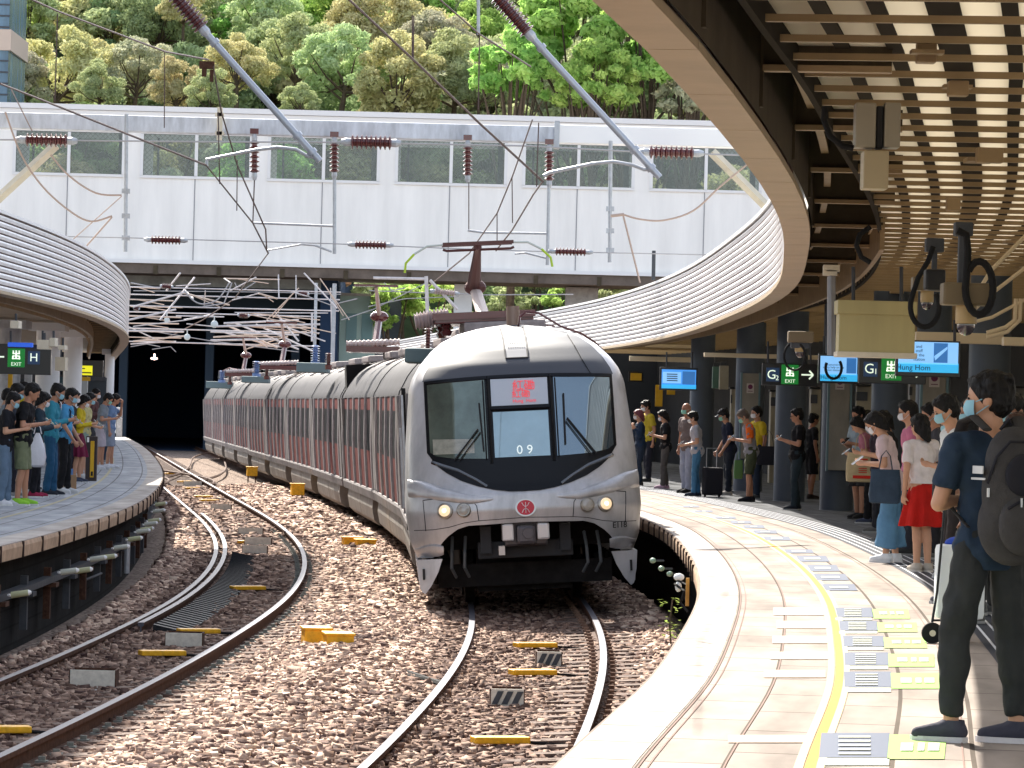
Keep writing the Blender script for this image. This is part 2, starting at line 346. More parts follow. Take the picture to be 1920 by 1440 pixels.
# ---------------------------------------------------------------- platforms
def platform(f,side,y0,y1,width,mt,nm,endface=True):
    root=empty(nm,kind='structure')
    s_=side
    mb=MB();sweep(mb,f,y0,y1,.8,[(s_*.34,0),(s_*width,0)],closed=False);o=mb.build('platform_surface',mt,root,kind='structure');set_uv(o,mb)
    mb=MB();sweep(mb,f,y0,y1,.8,[(0,-.006),(s_*.03,.003),(s_*.34,.003)],closed=False);o=mb.build('coping',m_cope,root,kind='structure');set_uv(o,mb)
    mb=MB();y=y0
    prof=[(0,-.006),(s_*-.012,-.05),(s_*-.004,-.17),(s_*.12,-.17)]
    sweep(mb,f,y0,y1,.8,prof,closed=False);mb.build('coping_face',m_copef,root,kind='structure')
    mb=MB();sweep(mb,f,y0,y1,.8,[(s_*.12,-.165),(s_*.30,-.165),(s_*.30,-1.4)],closed=False)
    # uv for the wall: height as second coordinate
    k=3
    for i in list(mb.uv):mb.uv[i]=(mb.uv[i][0],mb.v[i][2])
    o=mb.build('platform_wall',m_blockw,root,kind='structure');set_uv(o,mb)
    mb=MB()
    for yy in(y0,y1):
        a=at(f,yy,0,0);b=at(f,yy,s_*width,0);mb.quad(a+Vector((0,0,-.01)),b+Vector((0,0,-.01)),b-Vector((0,0,1.4)),a-Vector((0,0,1.4)))
    mb.build('platform_end',m_conc,root,kind='structure')
    return root
PR=platform(Er,1,2,150,16,m_tile,'platform')
mb=MB();sweep(mb,Er,2,150,.8,[(2.62,.0035),(16,.0035)],closed=False);o=mb.build('platform_paving_shaded',brick('grey_paving_shaded',(.105,.11,.12),(.075,.08,.09),(.03,.03,.035),.6,.6,.01,off=0),PR,kind='structure');set_uv(o,mb)  # grey paving with the shade under the canopy put into its colour
PL=platform(El,-1,8,160,9,m_tileL,'platform')
# coping stones step apart slightly: dark joints across the coping face
mb=MB();
for y in np.arange(38,75,1.15):
    c=at(Er,y,-.012,-.085);mb.box(c,(.03,.02,.17),0)
for y in np.arange(30,120,1.6):
    c=at(El,y,.012,-.085);mb.box(c,(.03,.02,.17),0)
mb.build('coping_joints',mat('joint_dark',(.05,.035,.03),.9),kind='structure')
# painted markings
m_yline=mat('yellow_line',(.50,.215,.012),.6,noise=.25,nscale=6);m_yedge=mat('yellow_line_edge',(.50,.40,.22),.6)
mb=MB();sweep(mb,Er,6,120,.8,[(1.065,.004),(1.115,.004)],closed=False);sweep(mb,Er,6,120,.8,[(1.115,.0041),(1.15,.0041)],closed=False,mi=1);sweep(mb,Er,6,120,.8,[(1.02,.0041),(1.06,.0041)],closed=False,mi=1)
mb.m=[mb.m[i] for i in range(len(mb.m))];mb.build('platform_line',[m_yline,m_yedge],kind='structure')
mb=MB();sweep(mb,El,15,100,.8,[(-1.12,.004),(-1.18,.004)],closed=False);mb.build('platform_line',mat('worn_yellow',(.36,.33,.22),.7),kind='structure')
m_navy=mat('tactile_navy',(.025,.03,.045),.6);mb=MB();sweep(mb,Er,6,110,.8,[(2.08,.004),(2.60,.004)],closed=False);mb.build('tactile_strip',m_navy,kind='structure')
mb=MB()
for k in range(5):
    d=2.13+k*.1;sweep(mb,Er,6,110,.8,[(d,.008),(d+.02,.008)],closed=False)
mb.build('tactile_ribs',mat('rib_white',(.6,.62,.66),.6),kind='structure')
# joint lines following the curve of the platform
mb=MB()
for d in(.36,.40,.72,1.75):sweep(mb,Er,6,90,.8,[(d,.004),(d+.008,.004)],closed=False)
mb.build('slab_joints',mat('slab_joint',(.22,.15,.13),.9),kind='structure')
# queue panels on the floor
m_pn=mat('panel_blue_grey',(.08,.10,.15),.6);m_pg=mat('panel_lime',(.24,.42,.10),.6);m_pw=mat('panel_white',(.40,.42,.36),.6);m_po=mat('panel_faded_orange',(.62,.46,.30),.6)
mb=MB();mg=MB();mw=MB();mo=MB()
rows=[(1374,1420,1540,1668,1775),(1259,1288,1582,1670,1763),(1223,1247,1583,1665,1751),(1192,1212,1580,1656,1736),(1164,1182,1573,1644,1718),(1139,1157,1566,1634,1702)]
def gq(mb_,x0,x1,ya,yb,z,sl=0):
    mb_.quad(G(x0+sl*(yb-ya),yb,z),G(x1+sl*(yb-ya),yb,z),G(x1,ya,z),G(x0,ya,z))
for ya,yb,xa,xm,xb in rows:
    sl=.12 if ya<1220 else -.1 if ya>1300 else .05
    k=.25 if ya<1160 else sl
    gq(mb,xa,xm,ya,yb,.0045,k);gq(mg,xm,xb,ya+3,yb+3,.0045,k)
    for q in range(5):
        yy=ya+(yb-ya)*(.12+.17*q);gq(mw,xa+(xm-xa)*.25,xa+(xm-xa)*.72,yy,yy+(yb-ya)*.07,.009,k)
    for a_,b_ in((.2,.42),(.5,.62),(.68,.88)):gq(mw,xm+(xb-xm)*a_,xm+(xb-xm)*b_,ya+(yb-ya)*.4,ya+(yb-ya)*.72,.009,k)
    gq(mw,xa,xm,yb+1,yb+(yb-ya)*.32,.0045,k)
for (xa,xb,ya,yb) in[(1470,1522,1030,1037),(1493,1549,1042,1053),(1513,1568,1059,1071),(1525,1585,1076,1088),(1541,1601,1095,1107),(1431,1479,1006,1013),(1412,1455,994,1000),(1393,1431,984.5,990),(1369,1407,976.5,981.5),(1340,1378,968.5,972.5),(1302,1335,957,960),(1280,1310,948,951)]:
    gq(mb,xa,xb,ya,yb,.0045,.6);gq(mw,xa+14,xb-12,ya+(yb-ya)*.35,ya+(yb-ya)*.6,.009,.6)
for ya,xa,xb in[(1378,1365,1520),(1256,1432,1548),(1222,1444,1556),(1192,1448,1556),(1164,1456,1552),(1139,1450,1545)]:
    gq(mo,xa,xb,ya,ya+14,.0045,0)
mb.build('queue_panels',m_pn,kind='structure');mg.build('queue_panels',m_pg,kind='structure');mw.build('queue_panel_print',m_pw,kind='structure');mo.build('faded_panels',mat('faded_orange',(.40,.32,.25),.7),kind='structure')
# ---------------------------------------------------------------- canopies
m_groove=mat('fascia_groove',(.17,.10,.09),.8);m_fasc=mat('fascia_white',(.80,.79,.79),.5,noise=.12,nscale=2.5)
def trans(name,c,t):
    m=bpy.data.materials.new(name);m.use_nodes=True;N=m.node_tree.nodes;L=m.node_tree.links;N.clear();o=N.new('ShaderNodeOutputMaterial');d=N.new('ShaderNodeBsdfDiffuse');q=N.new('ShaderNodeBsdfTranslucent');x=N.new('ShaderNodeMixShader')
    d.inputs[0].default_value=(*c,1);q.inputs[0].default_value=(*c,1);x.inputs[0].default_value=t;L.new(d.outputs[0],x.inputs[1]);L.new(q.outputs[0],x.inputs[2]);L.new(x.outputs[0],o.inputs[0]);MATS[name]=m;return m
def wlit(name,a):
    return mat(name,a,.6)
def canopy(f,side,y0,y1,width,label,detail,zb=3.2,zt=4.4,nb=12,open_end=False):
    root=empty('platform_canopy',label=label,cat='canopy')
    s_=side
    # ribbed fascia: boards with grooves
    prof=[];hb=(zt-zb)/nb
    for k in range(nb):
        z0=zb+k*hb;prof+=[(s_*-.02,z0),(s_*-.035,z0+hb*.45),(s_*-.02,z0+hb*.76),(s_*.02,z0+hb*.79),(s_*.02,z0+hb*.99)]
    mb=MB();sweep(mb,f,y0,y1,.7,prof,closed=False,mfun=lambda j:1 if j%5 in(2,3) else 0)
    mb.build('fascia',[m_fasc,m_groove],root)
    mb=MB();sweep(mb,f,y0,y1,.7,[(s_*-.06,zt),(s_*.3,zt),(s_*.3,zt+.05),(s_*-.06,zt+.05)]);mb.build('fascia_cap',m_wpaint,root)
    mb=MB();y=y0
    while y<y1-.1:
        ye=min(y+2.3,y1);sweep(mb,f,y,ye-.02,1.15,[(s_*-.05,zb-.05),(s_*.19,zb-.05),(s_*.19,zb),(s_*-.05,zb)]);y=ye
    mb.build('fascia_lip',mat('lip_tan',(.42,.325,.215),.55,noise=.12,nscale=2),root)
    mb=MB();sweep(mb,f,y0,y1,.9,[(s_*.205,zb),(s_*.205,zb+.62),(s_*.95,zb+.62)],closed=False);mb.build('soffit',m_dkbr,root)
    mb=MB();sweep(mb,f,y0,y1,1.2,[(s_*.02,zt-.04),(s_*width,zt+.0)] if detail else [(s_*.02,zt-.08),(s_*width,zt-.0),(s_*width,zt+.06),(s_*.02,zt-.02)],closed=not detail);mb.build('roof',trans('roof_panel',(.66,.63,.56),.50) if detail else mat('roof_sheet',(.25,.24,.22),.7),root)
    y=math.ceil(y0/(4.2 if detail else 2.4))*(4.2 if detail else 2.4)
    while y<y1:
        n,tg=nrm(f,y);rot=Matrix(((n.x,tg.x,0),(n.y,tg.y,0),(0,0,1)))
        b=MB();c=at(f,y,s_*.58,zb+.27);b.box(c,(.72,.10,.035),0,rot);b.box(c+Vector((0,0,.19)),(.72,.025,.34),1,rot);b.box(at(f,y,s_*.21,zb+.3),(.03,.09,.5),1,rot);b.build('bracket_beam',[m_tan,m_dkbr],root)
        y+=4.2 if detail else 2.4
    mb=MB();sweep(mb,f,y0,y1,.9,[(s_*.30,zb+.40),(s_*.36,zb+.40),(s_*.36,zb+.52),(s_*.30,zb+.52)]);mb.build('edge_pipe',m_tan,root)
    return root
CR=canopy(Kr,1,3,165,17,'long curved canopy over the right platform with white ribbed fascia and slatted ceiling',True)
# slatted ceiling of the right canopy
m_slat=mat('ceiling_slat',(.30,.215,.115),.5,noise=.12,nscale=3)
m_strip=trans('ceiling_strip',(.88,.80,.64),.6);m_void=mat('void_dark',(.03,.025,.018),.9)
Kc=spline([(3,-1.3),(9,-.2),(15,.72),(17.8,1.1),(22,1.71),(25,2.1),(31.8,3.0),(38,3.72),(45,4.4),(52,4.9),(60.7,5.2),(72,4.9),(85,4.1),(100,2.7),(120,.7)])
mb=MB();y=6.0
while y<120:
    n,tg=nrm(Kc,y);rot=Matrix(((n.x,tg.x,0),(n.y,tg.y,0),(0,0,1)));L_=8.2 if y<60 else 6
    mb.box(at(Kc,y,-.05+L_/2,3.5),(L_,.04,.038),0,rot)
    y+=.97
mb.build('ceiling_slats',m_slat,CR,kind='stuff')
d=.0;k=0
while d<8.5:
    mb=MB();sweep(mb,Kc,6,112,1.5,[(d,3.60),(d+.205,3.60)],closed=False);mb.build('ceiling_strip',m_strip,CR)
    gp=.17 if k%3==2 else .085
    mb=MB();sweep(mb,Kc,6,112,1.5,[(d+.205,3.585),(d+.205+gp,3.585),(d+.205+gp,3.64),(d+.205,3.64)]);mb.build('ceiling_gap',m_void,CR)
    k+=1;d+=.205+gp
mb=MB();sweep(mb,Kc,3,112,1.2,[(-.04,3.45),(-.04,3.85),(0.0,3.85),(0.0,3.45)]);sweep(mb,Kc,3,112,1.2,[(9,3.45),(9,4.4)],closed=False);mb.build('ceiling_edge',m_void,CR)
mb=MB()
for i in range(int(9/.0)) if False else ():pass
n2=60
pr=[]
vs_=[];
for i in range(n2+1):
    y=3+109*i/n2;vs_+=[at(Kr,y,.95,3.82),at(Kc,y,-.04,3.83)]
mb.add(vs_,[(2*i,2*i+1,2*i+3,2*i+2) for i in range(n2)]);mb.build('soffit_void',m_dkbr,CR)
mb=MB();sweep(mb,Kr,38,110,1.0,[(.92,3.25),(.97,3.25),(.97,3.62),(.92,3.62)]);sweep(mb,Kr,38,110,1.0,[(.90,3.60),(1.0,3.60),(1.0,3.64),(.90,3.64)])
mb.build('cable_trough',m_tan,CR)
mb=MB()
for (px,py,Y) in[(1738,98,19.5),(1795,163,22.0),(1858,290,27.5),(1845,500,0)]:
    if Y:mb.box(P(px,py,Y),(.17,.12,.02),0)
for i in range(14):
    y=28+i*4.1;mb.box(at(Kr,y,1.5+(i*37%50)/12,3.47),(.2,.3,.03),0)
mb.build('ceiling_plate',m_tan,CR)
CL=canopy(Kl,-1,32,152,9,'curved canopy over the left platform with white ribbed fascia',False)
mb=MB();sweep(mb,Kl,32,150,1.0,[(-.95,3.45),(-9,3.45),(-9,3.5),(-.95,3.5)]);sweep(mb,Kl,32,150,1.,[(-.93,3.2),(-1.0,3.2),(-1.0,3.5),(-.93,3.5)]);mb.build('ceiling',mat('left_ceiling',(.38,.31,.22),.6,noise=.2,nscale=1.5),CL)
mb=MB();y=34
while y<140:
    for q in range(3):mb.box(at(Kl,y+q*.2,-1.05,3.3),(.03,.05,.3),0)
    y+=.6
mb.build('ceiling_fins',m_tan,CL,kind='stuff')
# ---------------------------------------------------------------- footbridge, far behind the station
BY=212.0;BS=FPX/BY
def bx(px,py):return P(px,py,BY).x
def bz(px,py):return P(px,py,BY).z
mbw=MB();roofz=18.3
XL,XR=-62.0,26.0
m_bridge=mat('bridge_panel',(.90,.89,.86),.55,noise=.10,nscale=.9,stretch=(1,1,.12))
wins=[]
for k in range(-5,9):
    x0=-28.57+k*7.24;wins.append((x0,x0+6.15))
# wins[5] starts at px 15 ; sets the rhythm of 7.24 m
br=empty('footbridge',(0,BY,0),label='wide white enclosed footbridge crossing above the tracks',cat='footbridge')
def bbox(name,x0,x1,y0,y1,z0,z1,m,parent=br,**k):
    mb=MB();mb.box(((x0+x1)/2,(y0+y1)/2-BY,(z0+z1)/2),(x1-x0,y1-y0,z1-z0));return mb.build(name,m,parent,**k)
for (ya,yb,nm) in((BY,BY+.3,'wall'),(BY+6,BY+6.3,'wall')):
    mb=MB();mb.box(((XL+XR)/2,(ya+yb)/2-BY,(9.6+14.35)/2),(XR-XL,yb-ya,14.35-9.6));mb.box(((XL+XR)/2,(ya+yb)/2-BY,(16.85+18.0)/2),(XR-XL,yb-ya,18.0-16.85))
    prev=XL
    for a,b in wins:
        if a>prev:mb.box(((prev+a)/2,(ya+yb)/2-BY,15.6),(a-prev,yb-ya,2.5))
        prev=b
    mb.box(((prev+XR)/2,(ya+yb)/2-BY,15.6),(XR-prev,yb-ya,2.5))
    mb.build(nm,m_bridge,br)
# panel joints, thin raised dark lines
mb=MB()
for a,b in wins:
    mb.box(((a+b)/2-.05,-.015,12.0),(.05,.03,4.7))
mb.build('panel_joint',mat('joint_grey',(.30,.30,.32),.7),br)
m_bglass=bpy.data.materials.new('bridge_glass');m_bglass.use_nodes=True
N=m_bglass.node_tree.nodes;L=m_bglass.node_tree.links;N.clear();o_=N.new('ShaderNodeOutputMaterial');t_=N.new('ShaderNodeBsdfTransparent');t_.inputs[0].default_value=(.62,.68,.70,1);gl=N.new('ShaderNodeBsdfGlossy');gl.inputs['Roughness'].default_value=.05;mx=N.new('ShaderNodeMixShader');mx.inputs[0].default_value=.06
# chain-link pattern inside the pane
tcn=N.new('ShaderNodeTexCoord');mpn=N.new('ShaderNodeMapping');mpn.inputs['Rotation'].default_value=(0,R(45),0);mpn.inputs['Scale'].default_value=(5,5,5);L.new(tcn.outputs['Object'],mpn.inputs[0])
sx=N.new('ShaderNodeSeparateXYZ');L.new(mpn.outputs[0],sx.inputs[0]);outs=[]
for ax in('X','Z'):
    fr=N.new('ShaderNodeMath');fr.operation='FRACT';L.new(sx.outputs[ax],fr.inputs[0]);lt=N.new('ShaderNodeMath');lt.operation='LESS_THAN';lt.inputs[1].default_value=.16;L.new(fr.outputs[0],lt.inputs[0]);outs.append(lt)
mxm=N.new('ShaderNodeMath');mxm.operation='MAXIMUM';L.new(outs[0].outputs[0],mxm.inputs[0]);L.new(outs[1].outputs[0],mxm.inputs[1])
df=N.new('ShaderNodeBsdfDiffuse');df.inputs[0].default_value=(.35,.38,.38,1);m2=N.new('ShaderNodeMixShader');m3=N.new('ShaderNodeMath');m3.operation='MULTIPLY';m3.inputs[1].default_value=.22;L.new(mxm.outputs[0],m3.inputs[0]);L.new(m3.outputs[0],m2.inputs[0])
L.new(t_.outputs[0],mx.inputs[1]);L.new(gl.outputs[0],mx.inputs[2]);L.new(mx.outputs[0],m2.inputs[1]);L.new(df.outputs[0],m2.inputs[2]);L.new(m2.outputs[0],o_.inputs[0])
for a,b in wins[3:11]:
    mid=a+3.07
    fr=MB()
    for (x0,x1,z0,z1) in((a-.12,b+.12,14.27,14.42),(a-.12,b+.12,16.78,16.92),(a-.12,a+.06,14.4,16.8),(b-.06,b+.12,14.4,16.8),(mid-.09,mid+.09,14.4,16.8)):
        fr.box(((x0+x1)/2,-.03,(z0+z1)/2),(x1-x0,.12,z1-z0),bev=.0)
    wf=fr.build('window',m_wpaint,br)
    gm=MB();gm.box(((a+b)/2,.12,15.6),(b-a,.03,2.4));gm.build('pane',m_bglass,wf)
for a,b in wins[3:11]:
    gm=MB();gm.box((a+.5,4.2,15.4),(.12,.12,2.9));gm.box((b-.3,2.0,15.4),(.3,.5,2.9));gm.build('inner_post',m_dgrey,br)
bbox('floor_slab',XL,XR,BY-.1,BY+6.4,8.85,9.55,mat('bridge_underside',(.16,.13,.11),.8,noise=.3,nscale=1))
bbox('bottom_edge',XL,XR,BY-.25,BY-.12,9.42,9.62,m_wpaint)
bbox('ceiling',XL,XR,BY+.35,BY+5.95,17.3,17.5,m_white)
bbox('roof',XL,XR,BY-.5,BY+6.8,18.02,18.32,m_wpaint)
bbox('eaves_band',XL,XR,BY-.42,BY-.02,17.58,18.0,mat('eaves_white',(.85,.84,.82),.5))
for i in range(24):
    mb=MB();mb.box((XL+2+i*3.6,-.02,9.05),(.25,.3,.5));mb.build('underside_bracket',m_dkbr,br)
for px,w_,z1 in((867,1.05,8.8),(1092,.9,8.8)):
    x=bx(px,560);mb=MB();mb.box((x,3,3.7),(w_,1.0,10.2),bev=.05)
    if px>1000:mb.box((x,3,8.2),(1.9,1.2,1.2),bev=.1);
    mb.build('bridge_pier',m_conc if px>1000 else m_white,br)
# lift motor box and small posts seen on the right of the bridge wall
# ---------------------------------------------------------------- tunnel mouth
tn=empty('tunnel_portal',(0,216,0),label='wide dark tunnel mouth under the footbridge with concrete lintel',cat='tunnel')
def tb(name,x0,x1,y0,y1,z0,z1,m):
    mb=MB();mb.box(((x0+x1)/2,(y0+y1)/2-216,(z0+z1)/2),(x1-x0,y1-y0,z1-z0));return mb.build(name,m,tn)
tb('lintel',-60,-11.2,216,217,8.3,9.3,mat('weathered_concrete',(.30,.33,.33),.9,noise=.4,nscale=.8))
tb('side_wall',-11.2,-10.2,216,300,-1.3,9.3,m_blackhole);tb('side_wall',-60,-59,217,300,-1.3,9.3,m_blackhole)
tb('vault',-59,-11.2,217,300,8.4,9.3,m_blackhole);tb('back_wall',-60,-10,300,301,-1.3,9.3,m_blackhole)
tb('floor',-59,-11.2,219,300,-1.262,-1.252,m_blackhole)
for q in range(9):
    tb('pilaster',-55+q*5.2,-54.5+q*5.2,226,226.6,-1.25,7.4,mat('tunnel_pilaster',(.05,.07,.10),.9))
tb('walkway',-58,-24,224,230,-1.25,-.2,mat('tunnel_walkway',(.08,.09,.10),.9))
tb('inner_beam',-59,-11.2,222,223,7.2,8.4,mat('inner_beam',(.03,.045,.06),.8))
# ---------------------------------------------------------------- small buildings by the portal
hb=empty('relay_building',(-9.6,222,0),label='pale green flat-roofed equipment building beside the tunnel mouth',cat='building')
mb=MB();mb.box((0,0,3.4),(3.0,6,9.4),bev=.03);mb.build('wall',mat('pale_green_wall',(.40,.52,.48),.7,noise=.12,nscale=1),hb)
mb=MB();mb.box((0,0,8.16),(3.5,6.6,.14));mb.build('roof',m_conc,hb)
for dx in(-.9,.1,1.0):
    mb=MB();mb.box((dx,-3.03,6.2),(.62,.06,1.7));mb.build('door_panel',mat('pale_blue_door',(.20,.32,.33),.6),hb)
mb=MB();mb.box((1.8,-2.5,4.0),(.55,1,8.4),bev=.03);mb.box((2.6,-1.5,4.4),(.7,1,8.4),bev=.03);mb.build('side_column',m_colgrey,hb)
# ---------------------------------------------------------------- tower at the left edge
tw=empty('tower_block',(0,232,0),label='blue glass tower block with a beige band at the left edge',cat='building')
xe=P(16,90,232).x
mb=MB();mb.box((xe-5,4,15),(10,8,50));mb.build('facade',mat('tower_glass',(.10,.18,.26),.25,noise=.4,nscale=.8,stretch=(1,1,.15)),tw)
mb=MB();zc=P(10,75,232).z;mb.box((xe-5,4,zc),(10.3,8.3,1.3));mb.build('band',mat('beige_band',(.5,.40,.34),.7),tw)
mb=MB()
for i in range(26):mb.box((xe-5,-.03,zc-9+i*.7),(10.1,.06,.09))
mb.build('louvres',m_dgrey,tw)
# unseen deck added above the left side to cast shade on the left track
dk=empty('unseen_shade_deck',(0,0,0),label='unseen concrete deck added above the left platform for its shadow',cat='deck')
mb=MB();sweep(mb,Kl,27,80,3,[(.75,10.6),(-14,10.6),(-14,11.3),(.75,11.3)]);mb.build('slab',m_conc,dk)
for y in(30,44):
    mb=MB();p=at(Kl,y,-5,0);mb.tube([p+Vector((0,0,-1.25)),p+Vector((0,0,10.6))],.35,14);mb.build('added_deck_column',m_conc,dk,smooth=True)
# ---------------------------------------------------------------- hillside
def hz(x,y):
    b=max(0,y-228)*.42
    return -1.2+b+1.6*math.sin(x*.07+1)*min(1,b/6)+1.2*math.sin(y*.05+x*.03)*min(1,b/6)
nx_,ny_=50,30;mb=MB();vs_=[(-150+i*6,221+j*6,hz(-150+i*6,221+j*6)) for j in range(ny_) for i in range(nx_)]
# over the tunnel the hill starts behind the portal wall, above the vault
vs_=[(x,y,(max(z,9.35) if (x<-9.9 and x>-62) else z)) for x,y,z in vs_]
vs_=[(x,(y if not(x<-9.9 and x>-62) else max(y,219)),z) for x,y,z in vs_]
mb.add(vs_,[(j*nx_+i,j*nx_+i+1,(j+1)*nx_+i+1,(j+1)*nx_+i) for j in range(ny_-1) for i in range(nx_-1)])
mb.build('hillside',mat('hill_soil',(.035,.055,.02),.95,noise=.6,nscale=.4,nmap='Object'),smooth=True,kind='structure')
# ================================================================= TRAIN
m_silver=mat('train_silver',(.47,.47,.49),.38,metal=.4,noise=.30,nscale=2.6,coat=.1,stretch=(1,1,.35))
m_silv2=mat('train_side_silver',(.21,.195,.195),.7,spec=.1,metal=.0,noise=.35,nscale=2.2)
m_brow=mat('train_roof_grey',(.05,.055,.068),.55,metal=0,spec=.25)
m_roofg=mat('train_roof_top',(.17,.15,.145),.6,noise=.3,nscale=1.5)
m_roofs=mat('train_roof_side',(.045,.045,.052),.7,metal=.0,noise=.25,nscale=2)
m_mask=mat('train_mask_black',(.0025,.003,.005),.35,spec=.22)
m_pink=mat('door_pink',(.15,.042,.04),.75,spec=.05,noise=.18,nscale=4)
m_glassd=mat('window_dark',(.010,.012,.016),.6,spec=.04)
m_under=mat('underframe_dark',(.02,.018,.018),.75,noise=.4,nscale=6)
m_skirt=mat('train_skirt',(.22,.20,.18),.55,metal=.1,noise=.35,nscale=1.6)
m_line=mat('panel_line',(.03,.03,.035),.6)
m_lampon=mat('headlamp_lit',(.9,.8,.6),.3,emit=(1,.66,.32),es=.22);m_lampcore=mat('headlamp_core',(1,1,1),.3,emit=(1,.84,.50),es=.75)
m_lampoff=mat('headlamp_glass',(.33,.31,.28),.12,coat=.8);m_chrome=mat('lamp_ring',(.30,.28,.25),.35,metal=.8)
m_tred=mat('emblem_red',(.50,.012,.03),.4);m_wht=mat('emblem_white',(.85,.85,.85),.4)
m_led=mat('led_red',(.6,.03,.04),.4,emit=(1,.10,.12),es=.2)
m_dispback=mat('display_glass',(.42,.46,.52),.15,coat=.6)
TR=empty('passenger_train',label='long silver electric train with pink doors curving in from the tunnel',cat='train')
WZ=[(.20,1.36),(.7,1.42),(.9,1.50),(1.3,1.54),(2.0,1.51),(2.9,1.42),(3.08,1.36),(3.24,1.26),(3.40,1.12),(3.52,.97),(3.63,.74),(3.71,.43),(3.745,.2),(3.76,0.0)]
def interp(T,z):
    if z<=T[0][0]:return T[0][1]
    for (a,b),(c,d) in zip(T,T[1:]):
        if z<=c:return b+(d-b)*(z-a)/(c-a)
    return T[-1][1]
WZs=spline([(z,w_) for z,w_ in WZ[:-1]])
def W(z):
    return interp(WZ,z)
Y0T=[(.20,.50),(.7,.12),(1.0,.05),(1.3,.0),(1.5,.03),(1.62,.10),(1.8,.16),(3.0,.54),(3.2,.72),(3.4,1.03),(3.55,1.45),(3.66,2.0),(3.76,3.0)]
def plan(q):
    q=min(1,abs(q));return .62*(1-(1-q**2.5)**(1/2.5))
def yf(x,z):
    w_=max(W(z),.02);return interp(Y0T,z)+plan(x/w_) if abs(x)<=w_ else interp(Y0T,z)+.62
def place_car(o,ya,yb,off=0):
    a=Vector((Cr(ya),ya,0));b=Vector((Cr(yb),yb,0));t=(b-a).normalized()
    ang=math.atan2(t.y,t.x)-math.pi/2
    cant=R(4.0 if ya<140 else 3)
    m=Matrix.Translation(Vector((a.x,a.y,-1.04)))@Matrix.Rotation(ang,4,'Z')@Matrix.Rotation(-cant,4,'Y')
    return m
MC=place_car(None,48.3,62)
def TRB(mb,name,mats,parent=None,smooth=False,M=MC,**k):
    mb.v=[tuple(M@Vector(p)) for p in mb.v]
    return mb.build(name,mats,parent or TR,smooth,**k)
# --- cab shell
def zbot(c):
    a=abs(c)*1.5
    if a<.66:return 1.12
    if a<1.14:
        t=(a-.66)/.48;return 1.12-.40*(1-math.cos(t*math.pi/2))**1.0*1.0 if t<1 else .72
    return .72
def zbot(c):
    a=abs(c)*1.52
    return interp([(0,1.13),(.6,1.11),(.72,1.07),(.85,.98),(.98,.86),(1.08,.75),(1.16,.705),(1.6,.70)],a)
mb=MB()
cols=[-1+2*i/72 for i in range(73)]
segs=[(None,1.55,16),(1.55,3.0,22),(3.0,3.45,10),(3.45,3.755,12)]
rows=[]
grid=[]
for c in cols:
    col=[]
    zs=[]
    zl=zbot(c)
    for (a,b,n) in segs:
        a=zl if a is None else a
        zs+=[a+(b-a)*i/n for i in range(n)]
    zs.append(3.755)
    for z in zs:
        w_=W(z);cc=math.sin(c*math.pi/2)*.55+c*.45
        x=cc*w_;col.append((x,interp(Y0T,z)+plan(cc),z))
    grid.append(col)
nr=len(grid[0]);base=mb.add([p for col in grid for p in col],[])
for i in range(len(cols)-1):
    for j in range(nr-1):
        mi=0
        cc=(cols[i]+cols[i+1])/2;cc=math.sin(cc*math.pi/2)*.55+cc*.45
        if j>=38 and abs(cc)<.90:mi=1
        mb.f.append((base+i*nr+j,base+(i+1)*nr+j,base+(i+1)*nr+j+1,base+i*nr+j+1));mb.m.append(mi)
# sides and roof back to y=4.2
for s_ in(0,len(cols)-1):
    col=grid[s_];b2=mb.add([(p[0],p[1],p[2]) for p in col]+[(p[0],4.3,max(p[2],.72)) for p in col],[])
    for j in range(nr-1):mb.f.append((b2+j,b2+j+1,b2+nr+j+1,b2+nr+j));mb.m.append(0 if j<38 else 0)
TRB(mb,'cab_shell',[m_silver,m_brow],smooth=True)
# underframe behind the arch; lower dark boxes added to stand in for shade
mb=MB();mb.box((0,2.6,.98),(2.7,2.4,.45));mb.box((0,1.6,.50),(1.25,.5,.62));mb.box((0,1.2,.42),(2.3,.12,.30));TRB(mb,'underframe_shade',m_under)
def surf(x,z,off=0.0):
    y=yf(x,z);e=.01
    n=Vector((-(yf(x+e,z)-yf(x-e,z))/(2*e),1,-(yf(x,z+e)-yf(x,z-e))/(2*e)));n.normalize()
    return Vector((x,y,z))-n*off
def patch(mb,x0,x1,zb_,zt_,n,m,off,mi=0,thick=0):
    vs_=[]
    for i in range(n+1):
        x=x0+(x1-x0)*i/n;a=zb_(x) if callable(zb_) else zb_;b=zt_(x) if callable(zt_) else zt_
        for j in range(m+1):vs_.append(surf(x,a+(b-a)*j/m,off))
    mb.add(vs_,[(i*(m+1)+j,(i+1)*(m+1)+j,(i+1)*(m+1)+j+1,i*(m+1)+j+1) for i in range(n) for j in range(m)],mi)
ztop=lambda x:3.045-.045*(x/1.2)**2
zbm=lambda x:interp([(0,1.525),(.2,1.53),(.4,1.56),(.6,1.61),(.82,1.695),(1.0,1.80),(1.12,1.90),(1.23,2.06),(1.4,2.3)],abs(x))
def rounded(f,x,w_=1.25):return f
mb=MB();patch(mb,-1.235,1.235,zbm,ztop,60,30,.010);TRB(mb,'windscreen_surround',m_mask,smooth=True)
